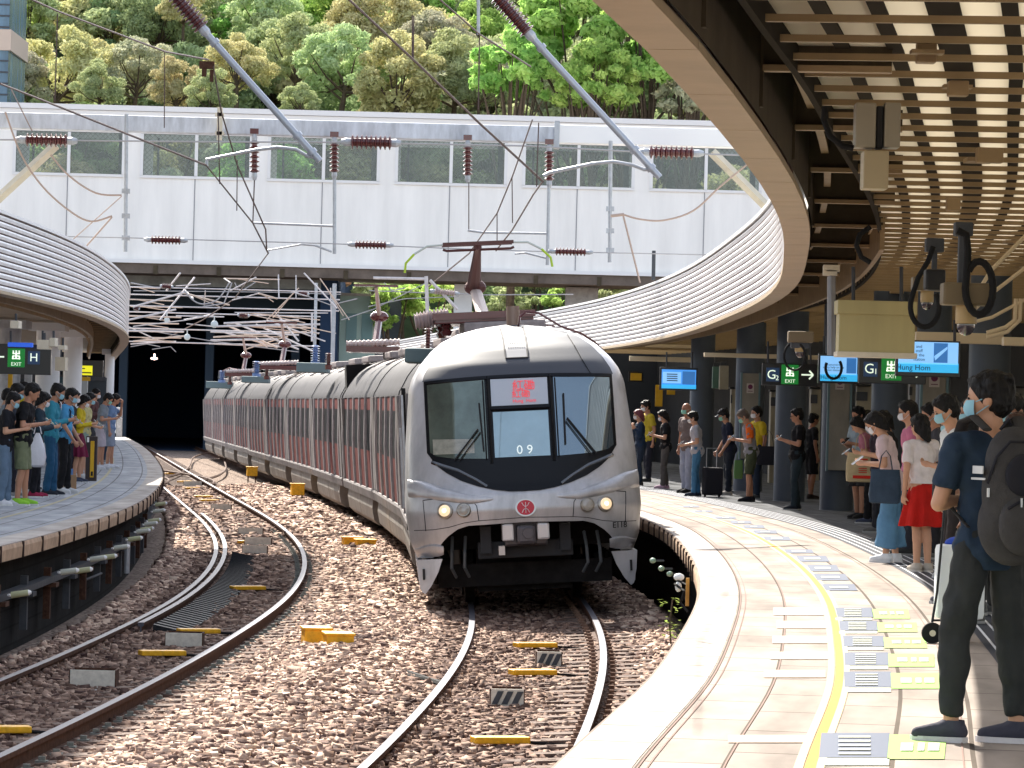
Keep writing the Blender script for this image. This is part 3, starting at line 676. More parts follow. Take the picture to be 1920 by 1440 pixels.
# panes
def glassmat(name,c,rough=.04):
    m=mat(name,c,rough,coat=1.0,spec=.9);return m
m_gl=mat('pane_left',(.13,.17,.145),.04,metal=.5,coat=.6,noise=.5,nscale=1.3);m_gc=mat('pane_centre',(.30,.42,.46),.04,metal=.5,coat=.6,noise=.2,nscale=1.0);m_gr=mat('pane_right',(.16,.22,.26),.03,metal=.75,coat=.6)
zt2=lambda x:ztop(x)-.05
mb=MB();patch(mb,-1.19,-.45,lambda x:interp([(.44,1.96),(.9,1.98),(1.12,2.02),(1.19,2.07)],abs(x)),zt2,20,16,.018);TRB(mb,'windscreen_pane',m_gl,smooth=True)
mb=MB();patch(mb,.45,1.19,lambda x:interp([(.44,1.96),(.9,1.98),(1.12,2.02),(1.19,2.07)],abs(x)),zt2,20,16,.018);TRB(mb,'windscreen_pane',m_gr,smooth=True)
mb=MB();patch(mb,-.36,.36,1.97,2.56,14,10,.018);TRB(mb,'windscreen_pane',m_gc,smooth=True)
mb=MB();patch(mb,-.37,.37,2.64,lambda x:2.99,14,8,.018);dsp=TRB(mb,'destination_display',m_dispback,smooth=True)
# frames between the panes
mb=MB()
def sline(mb,pts,r,off,n=6,mi=0):
    out=[]
    for a,b in zip(pts,pts[1:]):
        k=max(1,int(math.hypot(b[0]-a[0],b[1]-a[1])/.05))
        out+=[surf(a[0]+(b[0]-a[0])*i/k,a[1]+(b[1]-a[1])*i/k,off) for i in range(k)]
    out.append(surf(*pts[-1],off));mb.tube(out,r,n,mi)
for x in(-.405,.405):sline(mb,[(x,1.9),(x,3.02)],.022,.012)
for s_ in(-1,1):sline(mb,[(s_*.47,1.95),(s_*.47,2.98)],.012,.012)
sline(mb,[(-.38,2.6),(.38,2.6)],.03,.012)
sline(mb,[(-1.2,2.97),(-.4,3.0),(.4,3.0),(1.2,2.97)],.016,.012)
TRB(mb,'windscreen_frame',m_mask,smooth=True)
# wipers with the two glossy sweeps
for s_ in(-1,1):
    mb=MB();a=(s_*.78,1.93);b=(-1*.62 if s_<0 else .62,2.52)
    if s_<0:
        sline(mb,[(-.88,1.95),(-.56,2.34)],.012,.045);sline(mb,[(-.82,1.94),(-.53,2.30)],.008,.045);sline(mb,[(-.50,2.06),(-.53,2.68)],.013,.04)
    else:
        sline(mb,[(.95,1.96),(.60,2.44)],.012,.045);sline(mb,[(.89,1.95),(.58,2.40)],.008,.045);sline(mb,[(.56,2.10),(.57,2.76)],.013,.04)
    TRB(mb,'wiper',m_black)
    mb=MB();sline(mb,[(s_*1.18,1.95),(s_*1.05,1.90),(s_*.85,1.83),(s_*.62,1.70),(s_*.48,1.605)],.028,.0);TRB(mb,'mask_ridge',mat('gloss_black_ridge',(.02,.02,.022),.08,coat=1,spec=1),smooth=True)
# driver desk seen through the left pane
mb=MB();patch(mb,-1.15,-.62,2.04,lambda x:2.23-.03*(x+.9),10,4,.0195);TRB(mb,'driver_desk',mat('desk_cream',(.30,.30,.25),.15,coat=.8,noise=.3,nscale=9),smooth=True)
# lettering on the display and number
def cab_text(txt,size,x,z,m,off=.03,name='lettering',ext=.002):
    p=surf(x,z,off);e=.02;xd=(surf(x+e,z,off)-surf(x-e,z,off));ud=(surf(x,z+e,off)-surf(x,z-e,off))
    o=lettering(txt,size,MC@p,MC.to_3x3()@xd,MC.to_3x3()@ud,m,TR,ext=ext,name=name);return o
cab_text('\u7d05\u78e1',.15,.06,2.885,m_led);cab_text('\u7d05\u78e1',.12,.02,2.775,m_led)
cab_text('Hung  Hom',.065,.06,2.69,m_led);cab_text('0 9',.17,.03,2.05,mat('number_white',(.5,.55,.55),.4,emit=(.7,.8,.8),es=.25))
cab_text('E118',.11,1.22,1.03,m_black,off=.006,name='fleet_number')
# headlight panels
for s_ in(-1,1):
    mb=MB();sline(mb,[(s_*1.30,1.06),(s_*1.32,1.46)],.0055,.0)
    pts=[(s_*1.32,1.46),(s_*1.1,1.485),(s_*.78,1.475),(s_*.68,1.44),(s_*.63,1.36),(s_*.62,1.26),(s_*.61,1.17)]
    sline(mb,pts,.006,0);TRB(mb,'headlight_panel_joint',m_line)
    for x,on in((1.04,True),(.80,False)):
        z=1.315;r=.088 if on else .080
        c=surf(s_*x,z,.0);n=(surf(s_*x,z,.1)-c).normalized()
        mb=MB();mb.lathe(c-n*.03,c+n*.03,[(0,r*1.18),(.8,r*1.18),(1,r*1.0)],24);rg=TRB(mb,'lamp_ring',m_chrome,smooth=True)
        mb=MB();mb.lathe(c+n*.02,c+n*.055,[(0,r*.9),(.5,r*.86),(.85,r*.6),(1,r*.2)],20);h=TRB(mb,'headlight',m_lampon if on else m_lampoff,smooth=True)
        if on:
            mb=MB();mb.lathe(c+n*.045,c+n*.062,[(0,r*.4),(.6,r*.33),(1,r*.1)],14);bo=TRB(mb,'bulb',m_lampcore,h)
# body joints
mb=MB()
for s_ in(-1,1):
    sline(mb,[(s_*.62,1.17),(s_*.8,1.15),(s_*1.0,1.10),(s_*1.2,1.075),(s_*1.45,1.07)],.005,0)
sline(mb,[(-.62,1.17),(0,1.19),(.62,1.17)],.005,0)
TRB(mb,'body_joint',m_line)
# fairing ridge below the windscreen
for s_ in(-1,1):
    mb=MB();k=26;vs_=[]
    for i in range(k+1):
        t=i/k;x=s_*(1.50-1.12*t);zc=interp([(0,1.63),(.15,1.62),(.4,1.535),(.7,1.455),(1,1.45)],t);h=.11*(1-t)**.6+.008;pr=.075*(1-t)**.7+.0
        for j in range(7):
            a=math.pi*j/6;z=zc+h*math.cos(a)-(h*.1);p=surf(max(-1.535,min(1.535,x)) if abs(x)<W(z) else s_*W(z)*.995,z,.0);n=Vector((s_*.25,-1,.25)).normalized();vs_.append(p+n*pr*math.sin(a)-n*.004)
    mb.add(vs_,[(i*7+j,(i+1)*7+j,(i+1)*7+j+1,i*7+j+1) for i in range(k) for j in range(6)]);TRB(mb,'fairing',m_silver,smooth=True)
    # recessed step lip at the lower corner
    mb=MB();vs_=[]
    for i in range(13):
        t=i/12;x=s_*(1.08+.40*t)
        for j in range(5):
            a=math.pi*j/4;z=.80+.085*math.cos(a)*(.4+.6*math.sin(math.pi*min(1,.15+t)))
            q=surf(min(abs(x),W(z)*.99)*s_,z,0);vs_.append(q+Vector((0,-1,.1))*(.05*math.sin(a)))
    mb.add(vs_,[(i*5+j,(i+1)*5+j,(i+1)*5+j+1,i*5+j+1) for i in range(12) for j in range(4)]);TRB(mb,'corner_lip',m_silver,smooth=True)
    # lower skirt (plough corner)
    poly=[(1.44,.69),(1.10,.69),(1.16,.52),(1.26,.34),(1.34,.24),(1.38,.27),(1.42,.45)]
    mb=MB();mb.prism([Vector((s_*x,.30+(1.45-x)*-.15,z)) for x,z in poly],(0,.10,0));mb.prism([Vector((s_*x,.35,z)) for x,z in [(1.44,.69),(1.36,.69),(1.37,.27),(1.40,.30)]],(0,2.2,0))
    TRB(mb,'skirt',m_silver);mb=MB();mb.box((s_*1.35,.27,.5),(.03,.04,.14));TRB(mb,'skirt_slot',m_black)
# brow: hatch, vents, cables
mb=MB();z0,z1=3.24,3.70
def bl(x,z,off=.006):return surf(x,z,off)
sline(mb,[(-.155,3.70),(-.145,3.26),(.145,3.26),(.155,3.70)],.011,.008);TRB(mb,'hatch_joint',m_line)
mb=MB();patch(mb,-.14,.14,3.27,3.695,6,10,.006);TRB(mb,'roof_hatch',mat('hatch_grey',(.28,.28,.29),.6),smooth=True)
mb=MB()
for i in range(8):
    x=-.105+i*.03
    for (a,b) in((3.40,3.44),(3.455,3.50)):mb.quad(surf(x,a,.014),surf(x+.015,a,.014),surf(x+.015,b,.014),surf(x,b,.014))
TRB(mb,'vent_slots',m_black)
mb=MB();sline(mb,[(.72,3.55),(.86,3.2),(.95,3.02)],.007,.006);TRB(mb,'roof_joint',m_line)
mb=MB();pts=[Vector((.1,2.55,3.70)),Vector((.12,2.3,3.84)),Vector((.2,2.3,3.90)),Vector((.38,2.35,3.88))]+[Vector((W(z)+.03,2.0+.1*i,z+.02)) for i,z in enumerate((3.66,3.55,3.44,3.33,3.22,3.12,3.0,2.85))]
mb.tube(pts,.017,6);TRB(mb,'roof_cable',m_ins,smooth=True)
mb=MB();mb.lathe((.05,2.9,3.68),(.05,2.9,4.0),[(0,.10),(1,.09)],14);TRB(mb,'roof_horn',mat('horn_bronze',(.20,.14,.11),.4,metal=.5),smooth=True)
mb=MB();
for a in((-1.33,.05,3.0),):pass
# under-nose: coupler, bogie, brake parts
mb=MB();mb.box((0,.55,.98),(.56,.5,.34),0,bev=.03);mb.box((-.24,.25,1.0),(.15,.35,.22),1,bev=.02);mb.box((.22,.25,1.0),(.16,.35,.22),1,bev=.03);mb.box((0,.28,.96),(.26,.3,.26),0,bev=.05)
mb.lathe((.02,.10,.98),(.02,.3,.98),[(0,.07),(1,.09)],12,0);mb.box((-.32,.5,.76),(.08,.3,.12),1);TRB(mb,'coupler',[mat('coupler_dark',(.10,.09,.10),.4,metal=.6),mat('coupler_light',(.62,.58,.58),.3,metal=.4)])
mb=MB();mb.box((0,.7,.76),(1.25,.15,.22),0,bev=.02);mb.box((-.52,.6,.9),(.14,.2,.35),0);mb.box((.52,.6,.9),(.14,.2,.35),0);TRB(mb,'buffer_beam',mat('beam_dark',(.05,.05,.055),.6))
for s_ in(-1,1):
    mb=MB()
    for x,q in((.78,0),(.95,.1)):mb.tube([(s_*x,.75,.95),(s_*(x+.02),.6,.75),(s_*(x+.03),.62,.55),(s_*(x-.03),.8,.42)],.022,6)
    TRB(mb,'brake_hose',mat('hose_grey',(.12,.13,.14),.5),smooth=True)
def bogie(M,y):
    mb=MB()
    for yy in(y-1.05,y+1.05):
        for s_ in(-1,1):
            mb.lathe((s_*.80,yy,.43),(s_*.66,yy,.43),[(0,.20),(.1,.43),(.9,.43),(.91,.46),(1,.46)],20)
        mb.tube([(-.7,yy,.43),(.7,yy,.43)],.07,8)
    for s_ in(-1,1):
        mb.box((s_*1.03,y,.52),(.14,2.9,.22),bev=.03)
        for yy in(y-1.05,y+1.05,y):mb.box((s_*1.1,yy,.42),(.16,.34,.3),bev=.04)
        for k in range(6):mb.tube([(s_*1.16,y-1.3+k*.5,.28),(s_*1.16,y-1.3+k*.5,.62)],.045,6)
    TRB(mb,'bogie',m_under,M=M)
bogie(MC,3.4)
# carriages ------------------------------------------------------
m_pil=mat('pillar_light',(.27,.25,.26),.7,spec=.08,metal=.0,noise=.2)
m_runit=mat('roof_unit_grey',(.30,.26,.25),.6,noise=.3)
def body(M,ya,yb,nb,first=False,gang=False,ya_w=0):
    L_=yb-ya
    c=bpy.data.objects.new('carriage',None);COL.objects.link(c);c.parent=TR
    y0=ya;y1=yb-.12-(.55 if gang else 0)
    # roof: outline from gutter to crown
    zz=[2.88,2.95,3.05,3.2,3.33,3.45,3.56,3.64,3.70,3.73]
    prof=[(-W(z)-(.03 if z<3.0 else 0),z) for z in zz]+[(0,3.75)]+[(W(z)+(.03 if z<3.0 else 0),z) for z in zz[::-1]]
    mb=MB();n=len(prof);b=mb.add([(x,y,z) for y in(y0,y1) for x,z in prof],[])
    for i in range(n-1):
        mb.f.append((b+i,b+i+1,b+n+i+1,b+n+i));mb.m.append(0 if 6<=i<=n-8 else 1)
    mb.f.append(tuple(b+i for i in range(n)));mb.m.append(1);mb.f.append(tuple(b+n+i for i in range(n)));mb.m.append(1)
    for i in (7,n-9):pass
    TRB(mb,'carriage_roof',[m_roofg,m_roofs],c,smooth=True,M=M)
    mb=MB()
    mb.tube([(x*1.004,y0+.4,z+.006) for x,z in prof],.012,5)
    TRB(mb,'roof_seam',m_roofs,c,M=M)
    for yy in(y0+L_*.3,y0+L_*.7):
        mb=MB();mb.box((0,yy,3.80),(1.2,2.6,.16),bev=.05);ru=TRB(mb,'roof_unit',m_runit,c,M=M)
        for s_ in(-1,1):
            mb=MB()
            for q in range(3):mb.box((s_*.72,yy+q*.5-.5,3.60),(.42,.10,.10),rot=Matrix.Rotation(s_*R(22),3,'Y'))
            TRB(mb,'vent_rib',m_runit,ru,M=M)
    # side walls + floor
    for s_ in(-1,1):
        mb=MB();mb.prism([Vector((s_*1.40,y0,.95)),Vector((s_*1.46,y0,.95)),Vector((s_*1.465,y0,2.0)),Vector((s_*1.40,y0,2.9)),Vector((s_*1.34,y0,2.9))],(0,y1-y0,0));TRB(mb,'side_wall',m_silv2,c,M=M)
        mb=MB();mb.prism([Vector((s_*x,y0,z)) for x,z in[(1.30,.78),(1.52,.80),(1.54,.96),(1.52,1.0),(1.30,1.0)]],(0,y1-y0,0));TRB(mb,'sill',m_silv2,c,M=M)
        NBY=3 if first else (4 if ya_w<70 else 5);bay=(L_-1.9)/NBY if not first else (L_-2.6)/3
        ys=y0+(.95 if not first else 1.4)
        for k in range(NBY):
            a=ys+k*bay;w_=bay-.42
            X=1.485;
            def xs(z):return interp([(.95,1.475),(1.3,1.49),(2.0,1.485),(2.9,1.43)],z)+.012
            d=MB()
            for (za,zb2,mi) in((1.0,1.78,0),(1.78,2.62,1),(2.62,2.86,0)):
                # two leaves
                for h in(0,1):
                    ya_=a+.21+h*w_/2+.015;yb_=a+.21+(h+1)*w_/2-.015
                    d.quad((s_*xs(za),ya_,za),(s_*xs(za),yb_,za),(s_*xs(zb2),yb_,zb2),(s_*xs(zb2),ya_,zb2),mi)
            TRB(d,'door' ,[m_pink,m_glassd],c,M=M)
        p=MB()
        for k in range(NBY+1):
            if s_<0:p=MB()
            a=ys+k*bay
            for z0_,z1_ in((1.0,1.5),(1.5,2.0),(2.0,2.45),(2.45,2.88)):
                xa,xb=[interp([(.95,1.475),(1.3,1.49),(2.0,1.485),(2.9,1.43)],z) for z in(z0_,z1_)]
                p.prism([Vector((s_*(xa-.02),a-.16,z0_)),Vector((s_*(xa+.050),a-.13,z0_)),Vector((s_*(xa+.050),a+.13,z0_)),Vector((s_*(xa-.02),a+.16,z0_))],(s_*(xb-xa),0,z1_-z0_))
            if s_<0:TRB(p,'door_pillar',m_pil,c,M=M)
        if s_>0:TRB(p,'right_side_trim',m_pil,c,M=M)
        m_unused=(mat('pillar_light',(.27,.25,.26),.7,spec=.08,metal=.0,noise=.2))
        for ye in(y0+.30,y1-.30):
            e=MB();e.box((s_*1.455,ye,1.95),(.13,.55,1.85));TRB(e,'end_panel',m_silv2,c,M=M)
        # skirts between bogies
        if first: sk=[(y0+3.6,y1)]
        else: sk=[(y0+1.8,y0+L_*.48),(y0+L_*.49,y1-1.2)]
        if 60<ya_w<70: sk=[(y0,y0+L_*.5),(y0+L_*.51,y1)]
        for a,b in sk:
            q=MB();q.prism([Vector((s_*x,a,z)) for x,z in[(1.30,.80),(1.47,.80),(1.50,.6),(1.47,.36),(1.36,.24),(1.25,.24)]],(0,b-a,0));
            TRB(q,'underframe_box',m_skirt,c,M=M)
    mb=MB();mb.box((0,(y0+y1)/2,.85),(2.6,y1-y0,.3));mb.box((0,(y0+y1)/2,.5),(1.7,y1-y0-1,.4));TRB(mb,'chassis',m_under,c,M=M)
    if gang:
        mb=MB();mb.box((0,yb-.3,2.2),(2.7,.8,2.9));TRB(mb,'gangway',m_rubber,c,M=M)
    return c
bounds=[52.5,63.6,75,88.5,101.8,115,127.6,140,152,164.5,177,190]
for i,(a,b) in enumerate(zip(bounds,bounds[1:])):
    M=place_car(None,a,b) if i else MC@Matrix.Translation((0,4.2,0))
    if i==0:
        # first module keeps the cab's heading but bends gently with the track
        M=place_car(None,52.3,63.6)
    L_=math.hypot(b-a,Cr(b)-Cr(a))
    body(M,0,L_,5,first=(i==0),gang=(i==2),ya_w=a)
    if i in(2,5,7,9):bogie(M,L_-1.8)
    if i in(3,6,8):bogie(M,1.4)
# cab-to-body door strip on the left, dark gap
mb=MB();mb.box((-1.49,4.32,1.95),(.06,.12,2.0));mb.box((1.49,4.32,1.95),(.06,.12,2.0));TRB(mb,'cab_joint',m_rubber)
mb=MB();mb.box((-1.52,3.2,2.0),(.03,.06,1.7),0);mb.tube([(-1.56,3.0,1.3),(-1.56,3.0,2.4)],.018,6);TRB(mb,'grab_rail',m_steel)
# roof equipment: pantograph and insulators
M0=place_car(None,55.5,70)
mb=MB()
mb.box((-.35,0,3.92),(1.45,2.2,.10),0,bev=.02);mb.box((-.35,-1.1,3.98),(1.5,.12,.10),0);mb.box((-.9,0,4.02),(.6,.35,.06),0)
for x in(-.9,-.35,.2):
    for y in(-.9,.9):mb.lathe((x,y,3.7),(x,y,3.9),[(0,.06),(.3,.09),(.5,.05),(.7,.09),(1,.05)],8)
pb=TRB(mb,'pantograph_base',m_ins,M=M0)
mb=MB();mb.lathe((-1.35,-.9,3.93),(-.85,-.9,3.99),[(0,.12)]+[(i/20,.09 if i%2 else .14) for i in range(1,20)]+[(1,.12)],12);TRB(mb,'pantograph_insulator',mat('grey_insulator',(.42,.33,.32),.4),M=M0,smooth=False)
ptg=MB();m_pt=mat('pantograph_brown',(.10,.045,.04),.5,metal=.3);m_pl=mat('pantograph_light',(.55,.46,.42),.5)
ptg.tube([(-.28,.2,3.95),(-.34,1.35,4.42)],[.10,.09],8,1,flat=.6);ptg.tube([(-.34,1.35,4.42),(-.36,1.32,4.5),(-.34,.0,5.02)],[.13,.11,.05],8,0);ptg.ell((-.34,1.35,4.46),(.17,.12,.12),0)
TRB(ptg,'pantograph_arm',[m_pt,m_pl],M=M0)
mb=MB();mb.box((-.34,-.15,5.07),(1.05,.06,.05));mb.box((-.34,.25,5.07),(1.05,.06,.05))
mb.tube([(-.86,.05,5.0),(-.8,.05,4.98),(.15,.05,4.98),(.2,.05,5.0)],.022,6)
mb.tube([(-.34,.05,4.99),(-.34,.05,5.05)],.06,8)
hd=TRB(mb,'pantograph_head',m_pt,M=M0)
for s_ in(-1,1):
    mb=MB();pts=[(-.34+s_*.52,.05,5.07),(-.34+s_*.75,.05,5.06),(-.34+s_*.95,.05,4.95),(-.34+s_*1.08,.05,4.82),(-.34+s_*1.10,.05,4.68)]
    mb.tube(pts[:3],.018,6,1);mb.tube(pts[2:],.020,6,0);TRB(mb,'pantograph_horn',[mat('lime_horn',(.42,.62,.04),.4),mat('pale_horn',(.5,.55,.5),.5)],hd,M=M0,smooth=True)
def ins_v(mb,p,h,r,n=7,mi=0,axis=(0,0,1)):
    prof=[(0,r*.45)];
    for i in range(n):prof+=[((i+.25)/n,r*.5),((i+.5)/n,r),((i+.72)/n,r*.5)]
    prof.append((1,r*.45));mb.lathe(p,Vector(p)+Vector(axis)*h,prof,10,mi)
def roof_ins(px,pyb,Y,h,r,m,nm='roof_insulator'):
    mb=MB();p=P(px,pyb,Y);ins_v(mb,p,h,r);mb.lathe(p-Vector((0,0,.12)),p,[(0,r*.9),(1,r*.9)],8);mb.build(nm,m,TR)
m_blue=mat('blue_insulator',(.12,.20,.42),.3,coat=.4)
roof_ins(802,655,58,.34,.07,m_ins);roof_ins(616,684,93,.30,.10,m_ins);roof_ins(591,678,95,.42,.13,m_blue)
roof_ins(481,700,127,.42,.16,m_blue);roof_ins(500,705,125,.25,.11,m_ins);roof_ins(416,712,162,.4,.18,m_blue);roof_ins(431,716,160,.25,.12,m_ins)
for px,py,Y,w_,h_ in((795,668,57,.55,.22),(588,690,95,.8,.25),(480,712,127,.9,.22),(412,722,163,1.1,.3)):
    mb=MB();mb.box(P(px,py,Y),(w_,1.4,h_),bev=.03);mb.build('roof_box',mat('roof_box_green',(.16,.22,.23),.6),TR)
def roof_pan(px,py,Y,s_=1.0):
    mb=MB();p=P(px,py,Y)
    mb.box(p,(1.7*s_,1.8,.14),0);mb.lathe(p+Vector((-.9*s_,0,.12)),p+Vector((.8*s_,0,.2)),[(i/24,.055 if i%2 else .085) for i in range(25)],8,1)
    mb.tube([p+Vector((0,.4,.1)),p+Vector((.05,1.2,.75))],[.09,.08],8,0);mb.ell(p+Vector((.05,1.2,.8)),(.22,.15,.13),0);mb.tube([p+Vector((.05,1.2,.8)),p+Vector((0,0,1.45))],[.06,.04],6,1)
    mb.box(p+Vector((0,0,1.48)),(1.4*s_,.3,.05),0)
    mb.build('folded_pantograph',[m_ins,m_pl],TR)
roof_pan(702,656,86,.72);roof_pan(526,690,122,.72);roof_pan(454,703,148,.72)
mb=MB();mb.tube([P(482,681,127),P(520,683,124),P(545,695,122)],.025,5);mb.tube([P(417,696,162),P(430,690,158),P(470,698,150)],.03,5);mb.tube([P(940,655,58),P(985,601,58.2),P(1040,612,58.4)],.012,5);mb.build('roof_bus_cable',m_ins,TR)
# ================================================================= OVERHEAD LINE
def insulator(mb,a,b,r,n=8,mi=0,mc=1):
    a=Vector(a);b=Vector(b);t=(b-a)
    mb.lathe(a,a+t*.16,[(0,r*.35),(.5,r*.6),(1,r*.55)],10,mc);mb.lathe(b-t*.16,b,[(0,r*.55),(.5,r*.6),(1,r*.35)],10,mc)
    prof=[(0,r*.5)]
    for i in range(n):prof+=[((i+.15)/n,r*.55),((i+.45)/n,r),((i+.6)/n,r*.98),((i+.8)/n,r*.55)]
    prof+=[(1,r*.5)];mb.lathe(a+t*.15,a+t*.85,prof,14,mi)
def Q(pts,Y):
    return [P(x,y,(Y if not isinstance(Y,(list,tuple)) else Y[i])) for i,(x,y) in enumerate(pts)]
def px2(r,Y):return r*Y/FPX
def sag(a,b,d,n=10):
    a=Vector(a);b=Vector(b);return [a.lerp(b,i/n)-Vector((0,0,d*4*(i/n)*(1-i/n))) for i in range(n+1)]
# main boom across the tracks
YB=85.0
bm_=empty('catenary_boom',(0,0,0),label='long grey box-section boom spanning the tracks in front of the footbridge',cat='gantry')
mb=MB();a,b=P(-60,228,YB),P(1044,250,YB);z0=(a.z+b.z)/2
mb.box(((a.x+b.x)/2,YB,z0),(b.x-a.x,.34,.37),bev=.03);mb.build('boom_section',mat('boom_grey',(.58,.61,.66),.6,noise=.3,nscale=4,stretch=(1,1,.3)),bm_)
c=P(1440,262,YB);mb=MB();mb.box(((b.x+c.x)/2,YB,z0+.02),(c.x-b.x,.34,.42),bev=.03);mb.build('boom_section',m_wpaint,bm_)
mb=MB();mb.box((b.x,YB-.02,z0),(.12,.44,.62));mb.build('joint_plate',m_steel,bm_)
for (x0,y0,x1,y1,nm) in((105,272,-60,425,'l'),(1335,285,1475,425,'r')):
    mb=MB();mb.tube([P(x0,y0,YB-.3),P(x1,y1,YB-.3)],.11,4,0);mb.build('diagonal_brace',m_cream,bm_)
for px in(-75,1480):
    mb=MB();p=P(px,300,YB);mb.tube([Vector((p.x,YB,-1.3 if px<0 else 4.45)),Vector((p.x,YB,z0+.3))],.16,8);mb.build('mast',m_steel,bm_)
def hanger(px,yt,yb,Y,lab,kids,pole=True):
    """insulator + pole hanging below the boom; kids: extra tubes"""
    e=empty('hanging_support',label=lab,cat='catenary support')
    mb=MB();mb.box(P(px,yt-4,Y),(px2(16,Y),.1,px2(10,Y)));insulator(mb,P(px,yt,Y),P(px,yb,Y),px2(9.5,Y),7);mb.build('insulator',[m_ins,m_steel],e)
    for pts,r,m in kids:
        mb=MB();mb.tube(Q(pts,Y),px2(r,Y),7);mb.build('steel_tube' if r>1.5 else 'drop_wire',m,e)
    return e
YH=84.6
hanger(477,250,338,YH,'support with a dark insulator hanging left of centre with a bent end arm',[([(477,338),(474,418)],1.2,m_wire),([(474,418),(500,419),(625,424)],2.2,m_steel)])
hanger(627,256,336,YH,'support with dark insulator and grey pole between the two middle bridge windows',[([(627,330),(627,476)],3.6,m_steel),([(503,475),(503,469),(565,458),(590,460),(622,472)],2.0,m_steel)])
hanger(877,262,342,YH,'support with a brown insulator and thin wire above the pantograph',[([(879,342),(879,432)],1.0,m_wire),([(877,432),(905,436),(1025,438)],2.2,m_steel)])
hanger(1030,270,352,YH,'support with brown insulator and grey pole right of the pantograph',[([(1029,350),(1026,497)],3.4,m_steel),([(965,476),(985,474),(1008,480),(1024,484)],1.8,m_steel)])
for px,y0_,y1_,lab in((236,214,472,'slim grey pole hanging in front of the left bridge windows'),(1144,264,492,'slim grey pole hanging in front of the right bridge windows')):
    e=empty('hanging_pole',label=lab,cat='pole');mb=MB();mb.tube(Q([(px+1,y0_),(px-1,y1_)],YH),px2(3.8,YH),8)
    for yy in(.56,.74,.90):mb.box(P(px,y0_+(y1_-y0_)*yy,YH),(px2(15,YH),.08,px2(9,YH)))
    mb.build('pole_shaft',m_steel,e)
# span wires with insulators
def span(name,pts,Y,r,insl,lab,m=m_lwire):
    e=empty(name,label=lab,cat='overhead wire');mb=MB();mb.tube(Q(pts,Y),px2(r,Y),5);mb.build('wire',m,e)
    for (x0,x1,y,rr) in insl:
        mb=MB();sl_=0.026;insulator(mb,P(x0,y-(x1-x0)/2*sl_,Y),P(x1,y+(x1-x0)/2*sl_,Y),px2(rr,Y),9);mb.build('insulator',[m_ins,m_steel],e)
    return e
span('span_wire',[(0,262),(400,266),(650,267),(1000,274),(1200,285),(1420,292)],YH-.5,1.6,[(30,145,263,13),(640,752,267,14),(1198,1320,286,13)],'upper span wire with three large brown insulators')
span('span_wire',[(95,443),(240,446),(450,452),(625,457),(850,466),(1030,472),(1145,474),(1330,478)],YH-.2,1.0,[(270,352,450,8.5),(652,738,459,8.5),(1028,1112,472,8)],'lower span wire with three small red insulators')
# diagonal cantilever tubes close to the camera
def cant(pts_ins,pts,Y,lab,arm,wire):
    e=empty('cantilever_arm',label=lab,cat='catenary arm')
    mb=MB();insulator(mb,P(*pts_ins[0],Y),P(*pts_ins[1],Y),px2(17,Y),11);mb.build('insulator',[m_ins,m_steel],e)
    mb=MB();mb.tube(Q(pts,Y),px2(6.5,Y),12);
    for t in(.06,.80,.93):
        a=P(*pts[0],Y).lerp(P(*pts[-1],Y),t);d=(P(*pts[-1],Y)-P(*pts[0],Y)).normalized();mb.tube([a-d*.03,a+d*.03],px2(9.5,Y),12)
    mb.build('steel_tube',mat('tube_grey',(.36,.38,.42),.4,metal=.4),e,smooth=True)
    mb=MB();mb.tube(Q(arm,Y),px2(3.4,Y),8);mb.build('steady_arm',m_steel,e,smooth=True)
    return e
cant(((308,-32),(392,68)),((390,66),(418,98),(600,302)),50,'long diagonal steel tube with red insulator at the upper left',[(592,295),(577,293),(555,280),(520,276),(480,281),(388,299),(387,311)],None)
cant(((918,-22),(1003,76)),((1001,74),(1028,105),(1237,333)),50,'long diagonal steel tube with red insulator at the upper right',[(1222,318),(1208,318),(1185,309),(1150,303),(1110,307),(1030,324),(1019,330)],None)
def smooth_px(pts):
    if len(pts)<4:return pts
    out=[];n=len(pts);e=[pts[0]]+list(pts)+[pts[-1]]
    for i in range(1,n):
        p0,p1,p2,p3=e[i-1],e[i],e[i+1],e[i+2]
        for k in range(5):
            t=k/5;out.append(tuple(.5*(2*p1[j]+(p2[j]-p0[j])*t+(2*p0[j]-5*p1[j]+4*p2[j]-p3[j])*t*t+(3*p1[j]-p0[j]-3*p2[j]+p3[j])*t**3) for j in(0,1)))
    return out+[pts[-1]]
def wires(name,lab,lst,m=m_wire):
    if name in('guy_wire','feeder_wire'):lst=[(smooth_px(a),b,c) for a,b,c in lst]
    root=empty(name,label=lab,cat='overhead wire')
    for pts,Y,r in lst:
        mb=MB();mb.tube(Q(pts,Y),[px2(r,(Y if not isinstance(Y,(list,tuple)) else Y[i])) for i in range(len(pts))],5)
        mb.build('wire',m,root)
wires('messenger_wire','dark overhead wire of the left track running down from the upper left',[([(0,157),(110,200),(240,252),(387,310)],[30,38,44,50],2.2),([(387,310),(474,418),(503,475)],[50,70,84],1.5),([(503,475),(440,560),(380,600),(300,640)],[84,120,150,200],1.2)])
wires('contact_wire','thin overhead wires running from the upper left past the first diagonal tube',[([(50,-5),(110,22),(310,97),(390,112)],[22,27,42,50],2.0),([(400,125),(415,210),(445,310),(498,430),(500,470)],[50,56,65,80,84],1.5),([(409,210),(412,345)],[52,52],1.2),([(108,25),(103,190)],[27,27],1.2),([(309,97),(308,240)],[42,42],1.0),([(445,300),(444,395)],[65,65],1.0)])
wires('messenger_wire','brown overhead wire above the train running down to the second diagonal tube',[([(650,-5),(775,112),(900,232),(1018,340)],[28,36,43,50],2.4),([(1018,340),(1000,365),(960,432),(930,470)],[50,58,72,84],1.6)])
